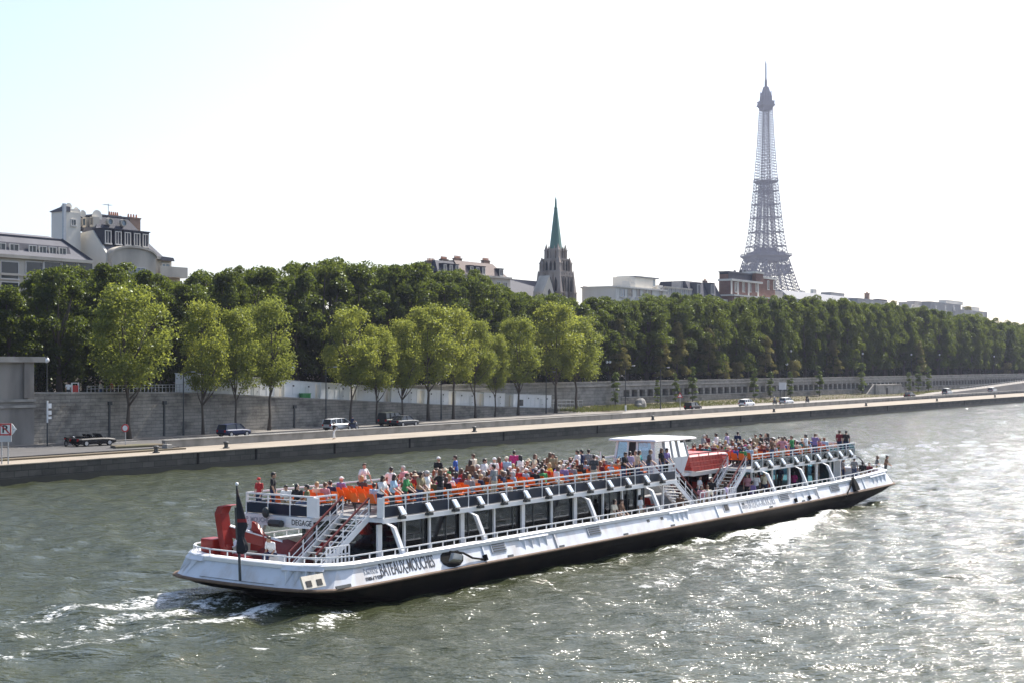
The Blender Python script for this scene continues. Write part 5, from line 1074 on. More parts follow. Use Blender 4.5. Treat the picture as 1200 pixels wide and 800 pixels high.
for px in (567, 651, 840, 868, 958, 1012): u = UB(px, .2); plate('hull_rib', u-.05, u+.05, .02, .92, WHITE, .06)
for px in (568, 932, 948): u = UB(px, .1); q = MB(); q.tube([bw(u, .05, .08), bw(u, .35, .08)], .11, 8); q.build('fender', RUBBER, boat)
u = UB(367, .2); o = plate('fairlead', u-.62, u+.62, .26, .86, mat('fairlead_stained', (.62, .57, .48), .6, .25, 4), .08)
for k in (-.3, .3): plate('fairlead_hole', u+k-.15, u+k+.15, .34, .62, DARKIN, .10, o)
u = UB(402, .1); plate('drain_slot', u-.45, u+.45, .02, .16, DKMETAL, .035)
# anchor pockets with their anchors and ropes
def anchor(px, w_):
    u = UB(px, .3); o = MB(); o.loft([[bw(u+w_*c_, .5+.5*s_, .025) for c_, s_ in [(math.cos(k*.5236), math.sin(k*.5236)*.98) for k in range(12)]], [bw(u+w_*c_, .5+.5*s_, -.02) for c_, s_ in [(math.cos(k*.5236), math.sin(k*.5236)*.98) for k in range(12)]]]); o = o.build('anchor_pocket', RUBBER, boat)
    q = MB(); q.loft([[bw(u-.1+dx, f, out) for dx, f, out in ((-.25, .35, .05), (.55, .22, .05), (.6, .55, .22), (-.1, .75, .22))], [bw(u-.1+dx, f, out) for dx, f, out in ((-.2, .4, .26), (.45, .28, .26), (.5, .5, .34), (-.05, .68, .34))]]); q.build('anchor', mat('worn_iron', (.42, .42, .41), .6, .4, 3), o)
    q = MB(); q.tube([bw(u-.3, .8, .25), bw(u+.5, .62, .3), bw(u+1.3, .30, .12), bw(u+2.2, .12, .06)], .05, 6); q.build('rope', RUBBER, o)
anchor(528, .82); u = UB(1000, .2)
q = MB(); q.loft([[bw(u+dx, f, out) for dx, f in ((-.35, .0), (.4, .05), (.35, .6), (.1, 1.15), (-.2, .9))] for out in (.02, .26)]); o = q.build('anchor', RUBBER, boat); q = MB(); q.tube([bw(u, 1.1, .15), bw(u-.9, .35, .10), bw(u-1.6, .05, .10), bw(u-2.0, -.25, .10)], .06, 6); q.build('rope', RUBBER, o)
# lettering
INK = mat('lettering_black', (.02, .022, .028), .6, .2, 6, dirt=(.3, .3, .31), dirt_scale=5, dirt_amt=.35); INKF = mat('lettering_faded', (.30, .32, .36), .6, .2, 6, dirt=(.55, .56, .58), dirt_scale=6, dirt_amt=.6)
tilt = R(90)-math.atan2(in1-in0, zb1-zb0)
def hull_text(s, px0, px1, f, size, mtl, bold=.012):
    me = text_mesh(s, size, .004, 1, bold); u0, u1 = UB(px0, .2), UB(px1, .2); xs = [v.co.x for v in me.vertices]; k = (u1-u0)/(max(xs)-min(xs)); me.transform(Matrix.Diagonal((k, 1, 1, 1)))
    me.materials.clear(); me.materials.append(mtl); o = link('lettering', me, boat, bw((u0+u1)/2, f, .010)); o.rotation_euler = (tilt, 0, 0)
hull_text('BATEAUX-MOUCHES', 446, 509, .50, .80, INK, .003); u = UB(476, .2); plate('letter_tail', u-.06, u+.06, .17, .24, INK, .012)
hull_text('P. MOUCHE', 428, 443.5, .58, .34, INKF); hull_text('PARIS n° F 5270', 427.5, 446.5, .22, .20, INK, .006); hull_text('BATEAUX-MOUCHES', 877, 908, .50, .78, INKF, .002); hull_text('P. MOUCHE', 868, 876, .40, .25, INKF)
# saloon: floor, glass walls, posts, mullions
VN, VF, ZU = 1.95, 7.6, 3.22
m = MB(); m.span(5.6, 57.2, VN-.05, VF+.05, 1.26, 1.30); m.build('saloon_floor', mat('saloon_carpet', (.22, .19, .175), .95, .25, 2), boat)
def gwall(u0, u1, v, z0, z1, post=2.9, mull=.97):
    m = MB(); m.span(u0, u1, v-.012, v+.012, z0, z1); o = m.build('saloon_window', GLASS, boat)
    n = max(1, round((u1-u0)/mull)); q = MB()
    for k in range(n+1): x = u0+(u1-u0)*k/n; q.span(x-.03, x+.03, v-.04, v+.04, z0, z1)
    q.span(u0, u1, v-.045, v+.045, z0-.06, z0); q.build('mullions', DKMETAL, o); return o
for v in (VN, VF):
    for a, c in ((5.9, 12.8), (12.9, 20.1), (20.2, 27.6)): gwall(a, c, v, 1.36, ZU, mull=1.7)
    for a, c in ((42.0, 46.4), (47.0, 51.3), (51.8, 54.6)):
        if v == VF: gwall(a, c, v, 1.5, ZU, mull=1.45)
m = MB(); m.span(5.84, 5.88, VN, VF, 1.36, ZU); m.build('end_window', GLASS, boat)
m = MB(); m.span(27.9, 28.05, VN+.6, VF, 1.3, ZU); m.build('bulkhead', WHITE, boat)
m = MB(); m.span(28.06, 28.1, 2.9, 3.9, 1.3, 3.1); m.build('doorway', REDP, boat)
m = MB(); m.span(54.9, 54.95, VN, VF, 1.36, ZU); o = m.build('front_window', TEAL, boat)
for k in range(6): q = MB(); v = VN+(VF-VN)*k/5; q.span(54.87, 54.98, v-.03, v+.03, 1.36, ZU); q.build('mullion', WHITE2, o)
# upper decks
UD = 3.42
def slab(u0, u1, v0, v1, poly=None):
    P = poly or [(u0, v0), (u1, v0), (u1, v1), (u0, v1)]
    m = MB(); m.prism(P, ZU, UD-.02); o = m.build('upper_deck', WHITE, boat)
    q = MB(); q.prism(P, UD-.016, UD); q.build('deck_floor', DECK, o); return o
V0, V1 = 1.42, 8.1
slab(0, 0, 0, 0, [(4.2, V0), (30.4, V0), (30.4, V1), (2.7, V1), (2.7, 4.0), (4.2, 4.0)])
slab(0, 0, 0, 0, [(30.42, 3.3), (36.0, 3.3), (36.0, V1), (30.42, V1)])
slab(0, 0, 0, 0, [(40.2, V0), (57.6, V0), (57.6, V1), (36.02, V1), (36.02, 7.3), (40.2, 7.3)])
def beam(u0, u1, v, d=.04): m = MB(); m.span(u0, u1, v-d, v+d, ZU-.03, ZU+.18); m.build('edge_beam', WHITE2, boat)
beam(4.2, 30.4, V0-.05); beam(40.2, 57.6, V0-.05); beam(2.7, 57.6, V1+.05)
m = MB(); m.span(2.55, 2.69, 4.0, V1, ZU-.28, ZU+.18); m.build('stern_fascia', WHITE2, boat)
letter(boat, 'DEGAGE', .34, INK, (2.54, 4.55, ZU-.06), (R(90), 0, R(-90)), .9, .004, .003); letter(boat, 'P. MOUCHE', .30, INKF, (2.54, 7.2, ZU-.06), (R(90), 0, R(-90)), .9, .004, .003)
m = MB(); m.tube([(2.3, 6.2, ZU-.12), (2.3, 5.5, ZU-.12)], [.16, .16], 8); m.build('stern_lamp', DKMETAL, boat); m = MB(); m.ell((2.45, 6.6, ZU+.3), (.14, .2, .24)); m.build('stern_light', DKMETAL, boat)
def rail(u0, u1, v0, v1, pan, posts=1.5, panel=True, h=.88, name='railing', solid=.44):
    a, c = Vector((u0, v0, UD)), Vector((u1, v1, UD)); L = (c-a).length; n = max(1, round(L/posts)); m = MB()
    for k in range(n+1): p = a.lerp(c, k/n); m.bar(p-Vector((0, 0, .18)), p+Vector((0, 0, h)), .055)
    m.bar(a+Vector((0, 0, h)), c+Vector((0, 0, h)), .07)
    for f in (.58, .78): m.bar(a+Vector((0, 0, h*f)), c+Vector((0, 0, h*f)), .03)
    o = m.build(name, WHITE2, boat)
    if panel:
        q = MB(); q.bar(a+Vector((0, 0, solid/2+.02)), c+Vector((0, 0, solid/2+.02)), .03, solid); q.build('panel', pan, o)
    return o
rail(4.25, 30.3, V0, V0, DARKBLUE); rail(2.8, 30.3, V1-.05, V1-.05, DARKBLUE); rail(2.72, 2.72, 4.05, V1-.05, DARKBLUE, 1.35); rail(2.72, 4.2, 4.02, 4.02, DARKBLUE, 1.4)
rail(40.4, 57.5, V0, V0, TEAL, solid=.5); rail(30.4, 57.5, V1-.05, V1-.05, TEAL, solid=.5); rail(57.5, 57.5, V0, V1-.05, TEAL, solid=.8); rail(40.3, 40.3, 3.1, 7.2, TEAL, 1.3, False)
for u, v in ((2.72, 4.05), (4.28, V0)): m = MB(); m.span(u-.06, u+.06, v-.03-.30*(u < 3), v+.30, UD, UD+.86); m.build('end_post', WHITE2, boat)
u, v = 2.72, 4.05
# braces: inner post and a bent strut from the bulwark up to the deck edge
for px in (470, 566, None, 697, 771, 906, 944.5, 976):
    u = 15.4 if px is None else UB(px, .6); 
    q = MB(); q.span(u-.14, u+.14, VN-.18, VN-.08, 1.26, ZU-.12); o = q.build('post', WHITE2, boat)
    if px is None: continue
    pts = [(.44, zb1-.05), (.72, 2.42), (1.02, 3.04), (1.36, 3.17)]; q = MB()
    q.loft([[(u-.10, y-.09, z), (u+.10, y-.09, z), (u+.10, y+.09, z+.03), (u-.10, y+.09, z+.03)] for y, z in pts]); q.build('strut', WHITE, o)
    pts = [(HWD*2-y, z) for y, z in pts]; q = MB(); q.loft([[(u-.10, y-.09, z), (u+.10, y-.09, z), (u+.10, y+.09, z+.03), (u-.10, y+.09, z+.03)] for y, z in pts]); q.build('strut', WHITE, o)
for u in (6.2, 8.0, 13.0, 18.0, 23.0, 25.0, 29.6, 41.2, 44.3, 49.3, 54.0):
    q = MB(); q.span(u-.06, u+.06, VN-.16, VN-.06, 1.26, ZU-.11); q.build('post', WHITE2, boat)
q = MB(); q.tube([(3.1, 4.6, 1.26), (3.1, 4.6, ZU-.05)], .17, 10); q.build('stern_post', mat('faded_red_post', (.38, .22, .21), .5, .2, 2), boat); q = MB(); q.loft([[(3.0, 7.6, ZU-.1), (3.5, 7.6, ZU-.1), (3.5, 7.9, ZU-.1), (3.0, 7.9, ZU-.1)], [(2.2, 8.3, 1.9), (2.6, 8.3, 1.9), (2.6, 8.6, 1.9), (2.2, 8.6, 1.9)]]); q.build('stern_post', WHITE2, boat)
# floodlights outside the railing
LAMPF = mat('floodlight_glass', (.55, .66, .78), .12, .05, 5)
bmq = MB(); bmq.box((0, 0, 0), (.32, .05, .42), Matrix.Rotation(R(-36), 3, 'X')); fl_me = bmq.mesh('floodlight', WHITE2)
bmq = MB(); bmq.box((0, -.032, 0), (.27, .014, .36)); bmq.v = [tuple(Matrix.Rotation(R(-36), 3, 'X') @ Vector(p)) for p in bmq.v]; fl_l = bmq.mesh('lens', LAMPF)
bmq = MB(); bmq.bar((-.1, .1, -.34), (-.1, 0, -.05), .06); bmq.bar((.1, .1, -.34), (.1, 0, -.05), .06); bmq.box((0, .02, -.30), (.34, .22, .12)); fl_b = bmq.mesh('bracket', DKMETAL)
for px in (471, 503, 534, 563, 591, 617.3, 643, 668, 692, 715, 736.5, 758, 776.5, 887, 903, 917.6, 933, 946, 959, 972.5, 985, 997):
    o = link('floodlight', fl_me, boat, (UB(px, V0-.2), V0-.22, UD+.26)); link('lens', fl_l, o); link('bracket', fl_b, o)
# stairs
def stairs(u0, z0, u1, z1, v0, v1, name='staircase', red=True):
    n = 10; m = MB()
    for k in range(n): f = (k+.5)/n; u, z = u0+(u1-u0)*f, z0+(z1-z0)*f; m.box((u, (v0+v1)/2, z), (abs(u1-u0)/n*.95, v1-v0-.1, .04))
    o = m.build(name, STEEL, boat)
    for v in (v0, v1):
        q = MB(); q.bar((u0, v, z0), (u1, v, z1), .06, .26); q.build('stringer', WHITE2, o)
        q = MB(); q.bar((u0, v, z0+.85), (u1, v, z1+.85), .07); q.build('handrail', MAROON if red else WHITE2, o)
        q = MB()
        for k in range(5): f = k/4; u, z = u0+(u1-u0)*f, z0+(z1-z0)*f; q.bar((u, v, z), (u, v, z+.85), .045)
        for h in (.28, .56): q.bar((u0, v, z0+h), (u1, v, z1+h), .03)
        q.build('baluster', WHITE2, o)
    return o
stairs(.9, 1.3, 4.25, UD-.02, 2.2, 3.7); stairs(33.6, 1.35, 30.4, UD-.02, 1.65, 2.9); stairs(37.3, 1.35, 40.2, UD-.02, 1.75, 3.0)
for a, c, v in ((1.0, 2.4, 1.7), (33.0, 36.2, 1.2), (36.4, 38, 1.35)):  # little gates by the stairs
    q = MB(); n = 6
    for k in range(n+1): u = a+(c-a)*k/n; q.bar((u, v, 1.3), (u, v, 2.45), .05)
    for z in (1.7, 2.1, 2.45): q.bar((a, v, z), (c, v, z), .05)
    q.build('gate', WHITE2, boat)
# wheelhouse
ua, ub_, va, vb = 31.4, 35.2, 3.5, 5.9; zs0, zs1, zs2 = UD, 4.42, 5.42
def rg(e, z, f=0): return [(ua-e, va-e, z), (ub_+e+f, va-e, z), (ub_+e+f, vb+e, z), (ua-e, vb+e, z)]
wh = MB(); wh.loft([rg(0, zs0), rg(.14, zs1, .25)]); wh = wh.build('wheelhouse', WHITE, boat)
q = MB(); q.loft([rg(.35, zs2+.02, .45), rg(.42, zs2+.08, .5), rg(.36, zs2+.17, .4), rg(.05, zs2+.22, .1)]); q.build('roof', WHITE2, wh)
C0, C1 = rg(.14, zs1, .25), rg(.02, zs2+.02, .02)
for side, cuts in ((3, [0, .06, .40, .46, .66, .70, .96, 1]), (0, [0, .03, .30, .34, .52, .55, .70, .74, .97, 1]), (1, [0, .04, .48, .52, .96, 1]), (2, [0, .04, .48, .52, .96, 1])):
    a0, a1, b0, b1 = Vector(C0[side]), Vector(C0[(side+1) % 4]), Vector(C1[side]), Vector(C1[(side+1) % 4])
    if side == 3: a0, a1, b0, b1 = a1, a0, b1, b0
    for k in range(len(cuts)-1):
        f, g = cuts[k], cuts[k+1]
        if k % 2 == 0: q = MB(); p0, p1 = a0.lerp(a1, (f+g)/2), b0.lerp(b1, (f+g)/2); q.bar(p0, p1, max(.07, (g-f)*(a1-a0).length), .07); q.build('pillar', WHITE2, wh)
        elif side == 3 and k == 3: q = MB(); q.quad(a0.lerp(a1, f), a0.lerp(a1, g), b0.lerp(b1, g), b0.lerp(b1, f)); q.build('door_opening', DARKIN, wh)
        else: q = MB(); q.quad(a0.lerp(a1, f), a0.lerp(a1, g), b0.lerp(b1, g), b0.lerp(b1, f)); q.build('window', GLASSB, wh)
q = MB(); q.span(ua+1.2, ub_-.6, va+.5, vb-.5, zs1-.1, zs1+.35); q.build('console', DARKIN, wh)
q = MB(); q.span(ub_+.1, ub_+.3, va-.38, vb+.38, zs2-.12, zs2+.02); q.build('visor', DKMETAL, wh)
q = MB(); q.bar((31, 5.9, UD), (31, 5.9, 4.6), .05); q.bar((29.4, 5.9, UD), (29.4, 5.9, 4.9), .05); q.bar((29.4, 5.9, 4.5), (31, 5.9, 4.5), .05); q.bar((29.4, 5.9, 4.1), (31, 5.9, 4.1), .05); q.build('aerial_frame', WHITE2, boat)
# red raft housing forward of the wheelhouse
SLAT = mat('red_float', (.36, .028, .018), .4, .25, 3)
q = MB(); q.loft([[(u, 3.35, z), (u, 8.0, z), (u, 8.0, z+.28), (u, 3.25-.1, z+.28)] for u, z in ((35.7, 3.22), (36.2, 3.12), (40.0, 3.16), (41.2, 3.34))]); tray = q.build('raft_tray', WHITE2, boat)
for row in range(3):
    for k in range(12):
        u = 35.75+.44*k+.05*row; z = 3.44+.29*row; q = MB(); q.box((u+.22, 3.5+.1*row, z+.145), (.41, .5, .265)); b_ = q.build('raft_block', SLAT, tray)
q = MB(); q.loft([[(35.8, 3.62, 3.42), (41.1, 3.62, 3.5), (41.1, 7.6, 3.5), (35.8, 7.6, 3.42)], [(35.95, 3.5, 4.3), (41.2, 3.5, 4.3), (41.2, 7.6, 4.3), (35.95, 7.6, 4.3)], [(36.0, 3.7, 4.38), (41.1, 3.7, 4.38), (41.1, 7.5, 4.38), (36.0, 7.5, 4.38)]]); q.build('raft_cover', SLAT, tray)
q = MB(); 
for v in (3.5,):
    q.bar((35.8, v, 4.5), (41.3, v, 4.5), .06)
    for k in range(5): q.bar((35.9+1.3*k, v, 4.3), (35.9+1.3*k, v, 4.5), .04)
q.build('raft_rail', MAROON, tray)
# benches
def bench(n, mtl, leg=DKMETAL, back=.42):
    s_ = MB()
    for k in range(n):
        y = .25+.5*k
        s_.loft([[(x, y-.21, z), (x, y+.21, z), (x, y+.21, z+.04), (x, y-.21, z+.04)] for x, z in ((-.20, .42), (.0, .40), (.18, .42), (.24, .40))])
        s_.loft([[(x, y-.20*w_, z), (x, y+.20*w_, z), (x-.04, y+.20*w_, z+.01), (x-.04, y-.20*w_, z+.01)] for x, z, w_ in ((-.18, .43, 1), (-.24, .43+back*.55, 1.04), (-.31, .43+back, .86))])
    l = MB()
    l.box((-.02, n*.25, .36), (.08, n*.5, .05))
    for k in range(n//2+1): l.box((-.02, .12+(n*.5-.24)*k/max(1, n//2), .18), (.05, .05, .36))
    return s_.mesh('bench', mtl), l.mesh('frame', leg)
BO, BB, BR = bench(4, ORANGE), bench(4, BLUESEAT), bench(4, REDSEAT)
SEATS = []                                             # (u, v) of every upper-deck seat
def put(bp, u, v, z, seats=True):
    o = link('bench', bp[0], boat, (u, v, z)); link('frame', bp[1], o)
    if seats:
        for k in range(4): SEATS.append((u, v+.25+.5*k))
k = 0
for i in range(27):
    u = 5.0+.92*i
    for v in (2.55, 5.15):
        if (4.6 < u < 5.9 and v < 3): continue
        put(BO, u, v, UD)
for i in range(15):
    for v in (2.55, 5.15): put(BO, 42.0+.95*i, v, UD)
for i in range(3): put(BO, 37.0+1.0*i, 7.35-2.0 if False else 5.6, 4.38, True)
for i in range(9): put(BB, 7.5+2.1*i, 2.5, 1.30, False)
for u, v in ((29.4, 2.9), (30.6, 3.6), (31.6, 3.6)): put(BR, u, v, 1.30, False)
for i in range(9): put(BB, 7.9+2.1*i, 5.0, 1.30, False)
for i in range(8): m = MB(); m.span(8.3+2.1*i, 9.1+2.1*i, 2.4, 4.6, 2.0, 2.04); m.box((8.7+2.1*i, 3.5, 1.65), (.1, .1, .7)); m.build('table', WHITE2, boat)
for i in range(5): put(BR, 43.5+2.1*i, 5.2, 1.30, False)
# stern deck: folded crane, red boxes, tarpaulin, flag
cr = empty('crane', (.75, 7.3, 1.26), 0, boat)
q = MB(); q.tube([(0, 0, 0), (0, 0, .35), (0, 0, .36), (0, 0, 1.0)], [.42, .42, .28, .26], 12); q.build('pedestal', REDP, cr)
q = MB(); q.loft([[(x-.26, y, z), (x+.26, y, z), (x+.26, y+.34, z), (x-.26, y+.34, z)] for x, y, z in ((0, -.2, .9), (.05, .0, 1.6), (.0, .10, 2.3), (.02, -.05, 2.62), (.1, -.45, 2.7))]); q.build('column', REDP, cr)
q = MB(); q.bar((.3, .35, 1.55), (1.3, -2.4, .85), .34, .42); q.bar((.25, .45, 1.72), (1.0, -1.6, 1.26), .16, .16); q.build('boom', REDP, cr)
q = MB(); q.bar((.28, .3, 1.80), (1.27, -2.3, 1.09), .30, .05); q.build('boom_top', WHITE2, cr)
q = MB(); q.loft([[(.75, -.7, .7), (1.0, -.7, .7), (1.0, -2.1, .7), (.75, -2.1, .7)], [(.8, -.75, 1.95), (.95, -.75, 1.95), (.95, -.95, 1.9), (.8, -.95, 1.9)]]); q.build('jib', REDP, cr)
q = MB(); q.tube([(.1, -.5, 2.6), (.12, -.55, 1.2)], .06, 8); q.build('ram', DKMETAL, cr)
q = MB(); q.tube([(.3, .5, 2.5), (.36, .7, 1.9), (.32, .5, 1.1), (.4, 0, .7)], .035, 6); q.build('hose', RUBBER, cr)
q = MB(); q.box((-.1, .68, .80), (.8, .75, .85)); o = bevel(q.build('winch_box', REDP, cr), .05)
q = MB(); q.box((-.1, .68, .25), (.7, .6, .25)); q.build('winch_base', DKMETAL, cr)
q = MB(); rb = random.Random(9); loops = []
for i, (y, zt_) in enumerate(((7.0, .35), (6.4, .55), (5.9, .85), (5.3, .95), (4.8, 1.0), (4.35, .92), (4.25, .3))):
    loops.append([(2.1+1.0*math.cos(a)*(.9+.12*rb.random()), y, 1.3+zt_*1.18*max(0, math.sin(a))**.7*(.9+.14*rb.random())) for a in [math.pi*k/11 for k in range(12)]])
q.loft(loops); q.build('tarpaulin', MAROON, boat, True)
q = MB(); q.box((1.0, 4.5, 1.62), (.5, .6, .7)); q.build('deck_locker', WHITE2, boat); q = MB(); q.tube([(.4, 5.5, 1.75), (.9, 6.9, 1.75)], .16, 8); q.build('rolled_hose', REDP, boat)
fp = tr(R(-.75), .12, .1); pole0 = Vector((fp[0]-.05, fp[1], fp[2])); pole1 = pole0+Vector((.35, .55, 3.85))
q = MB(); q.tube([pole0, pole1], [.06, .04], 8); o = q.build('flagpole', DKMETAL, boat); q = MB(); q.ell(pole1+Vector((0, 0, .06)), (.08, .08, .08)); q.build('truck', WHITE2, o)
FLAGM = bpy.data.materials.new('furled_flag'); FLAGM.use_nodes = True; _n = FLAGM.node_tree; _b = _n.nodes['Principled BSDF']; _b.inputs['Roughness'].default_value = .85
_t = _n.nodes.new('ShaderNodeTexCoord'); _s = _n.nodes.new('ShaderNodeSeparateXYZ'); _r = _n.nodes.new('ShaderNodeValToRGB'); _n.links.new(_t.outputs['Generated'], _s.inputs[0]); _n.links.new(_s.outputs[2], _r.inputs[0])
_r.color_ramp.elements[0].color = (.018, .017, .022, 1); _r.color_ramp.elements[1].color = (.02, .018, .02, 1); _r.color_ramp.interpolation = 'CONSTANT'
for p_, c_ in ((.48, (.26, .02, .02, 1)), (.53, (.02, .018, .022, 1)), (.86, (.05, .03, .025, 1))): e_ = _r.color_ramp.elements.new(p_); e_.color = c_
_n.links.new(_r.outputs[0], _b.inputs['Base Color'])
loops = []
for f, w_, off in ((.98, .05, 0), (.9, .10, .03), (.8, .20, .10), (.68, .27, .16), (.58, .33, .2), (.50, .22, .12), (.46, .20, .12), (.40, .32, .17), (.33, .36, .18), (.30, .30, .14), (.285, .2, .1)):
    c = pole0.lerp(pole1, f); w_ *= .66; loops.append([(c.x+(w_*.8*(1+.35*math.sin(3*a)))*math.cos(a), c.y-off*1.2+w_*(1+.3*math.cos(4*a+f*9))*math.sin(a), c.z) for a in [k*math.pi/8 for k in range(16)]])
q = MB(); q.loft(loops); q.build('flag', FLAGM, o, True)
# bow deck
q = MB(); q.box((60.6, 4.8, 1.75), (.7, 1.2, .9)); q.build('bow_winch', DKMETAL, boat)
q = MB()
for v in (1.0, 8.5): q.tube([(58.2, v, 1.3), (58.2, v, 2.0)], .14, 8)
q.build('bitts', DKMETAL, boat)
q = MB(); pts = [(57.6, 1.5, 3.4), (58.6, 1.5, 3.2), (59.4, 1.5, 2.8), (60.0, 1.5, 2.2)]; q.tube(pts, .05, 6); q.build('bow_handrail', DKMETAL, boat)
for v in (1.5, 4.0): q = MB(); q.span(55.0, 55.12, v, v+1.6, 1.3, ZU-.12); q.build('front_panel', WHITE2, boat)
# ---------------------------------------------------------------- people
SKIN = [mat('skin_fair', (.52, .33, .24), .55, .08, 8), mat('skin_tan', (.40, .235, .155), .55, .08, 8), mat('skin_brown', (.20, .11, .07), .55, .1, 8), mat('skin_pale', (.60, .40, .31), .55, .08, 8)]
EYE = mat('eye_dark', (.02, .015, .012), .3, .1, 5); LIP = mat('lips', (.32, .12, .10), .5, .1, 5)
HAIRC = dict(black=mat('black_hair', (.012, .011, .012), .5, .3, 20), dark=mat('dark_brown_hair', (.035, .022, .015), .5, .3, 20), brown=mat('brown_hair', (.10, .055, .03), .5, .3, 20), fair=mat('fair_hair', (.36, .25, .12), .55, .2, 20), grey=mat('grey_hair', (.45, .44, .42), .6, .2, 20), red=mat('reddish_hair', (.20, .06, .02), .5, .3, 20))
CL = dict(white=(.78, .78, .77), black=(.015, .015, .017), navy=(.018, .028, .075), grey=(.26, .27, .28), red=(.42, .03, .03), pink=(.55, .26, .29), blue=(.035, .11, .42), teal=(.03, .24, .25), green=(.04, .25, .08), khaki=(.30, .25, .15), beige=(.55, .46, .33), violet=(.22, .16, .36), maroon=(.16, .02, .03), cream=(.70, .64, .50), olive=(.10, .11, .05), yellow=(.62, .45, .06), magenta=(.52, .04, .20), brown=(.16, .09, .055), orange=(.62, .17, .03))
CL['light blue'] = (.36, .52, .66); CL['dark grey'] = (.06, .065, .07); CL['lilac'] = (.46, .38, .55)
CLM = {k: mat(k.replace(' ', '_')+'_cloth', v, .9, .12, 6, bump=.25) for k, v in CL.items()}
DENIM = mat('denim', (.06, .085, .16), .9, .2, 8); TROU = [DENIM, CLM['black'], CLM['khaki'], CLM['navy'], CLM['dark grey'], CLM['beige']]
def remesh(mb, vox, smooth=3):
    me = mb.mesh('tmp', SKIN[0]); o = bpy.data.objects.new('tmp', me); COL.objects.link(o)
    md = o.modifiers.new('r', 'REMESH'); md.mode = 'VOXEL'; md.voxel_size = vox; md.use_smooth_shade = True
    s_ = o.modifiers.new('s', 'SMOOTH'); s_.iterations = smooth; s_.factor = .5
    bpy.context.view_layer.update(); out = bpy.data.meshes.new_from_object(o.evaluated_get(bpy.context.evaluated_depsgraph_get())); bpy.data.objects.remove(o); bpy.data.meshes.remove(me); return out
def limb(m, pts, rs, n=10):
    pts = [Vector(p) for p in pts]
    for i in range(len(pts)-1):
        a, b = pts[i], pts[i+1]; d = (b-a); L = d.length; d = d.normalized() if L else Vector((0, 0, 1)); ra, rb = rs[i], rs[i+1]
        P = [a-d*ra*.85, a-d*ra*.5, a, b, b+d*rb*.5, b+d*rb*.85]; m.tube(P, [ra*.5, ra*.86, ra, rb, rb*.86, rb*.5], n)
# joints: x forward, y to the person's left, z up.  a pose gives hips, knees, ankles, lean, and for each arm elbow and wrist
def pose(sit=False, lean=0.0, arms=None, head=0.0, step=0.0):
    hz_ = .50 if sit else .93; J = {}
    J['hip'] = [(0, s_*.095, hz_) for s_ in (1, -1)]
    J['knee'] = [(.43, s_*.11, .50) if sit else (.03+s_*step, s_*.105, .50) for s_ in (1, -1)]
    J['ankle'] = [(.40, s_*.11, .085) if sit else (-.02+s_*step*1.25, s_*.11, .085) for s_ in (1, -1)]
    cl, sl_ = math.cos(lean), math.sin(lean); up = lambda x, y, h: (x*cl+h*sl_, y, hz_+h*cl-x*sl_)
    J['waist'], J['chest'], J['neck'], J['head'] = up(0, 0, .14), up(.015, 0, .36), up(.0, 0, .53), up(.035, 0, .665)
    J['sh'] = [up(-.005, s_*.185, .47) for s_ in (1, -1)]; J['up'] = up; J['el'], J['wr'] = [], []
    A = arms or [((.02, .06, .20), (.10, .03, -.03))]*2
    for s_, (e, w_) in zip((1, -1), A): J['el'].append(up(e[0], s_*(.185+e[1]), e[2])); J['wr'].append(up(w_[0], s_*(.185+w_[1]), w_[2]))
    J['turn'] = head; J['sit'] = sit; return J
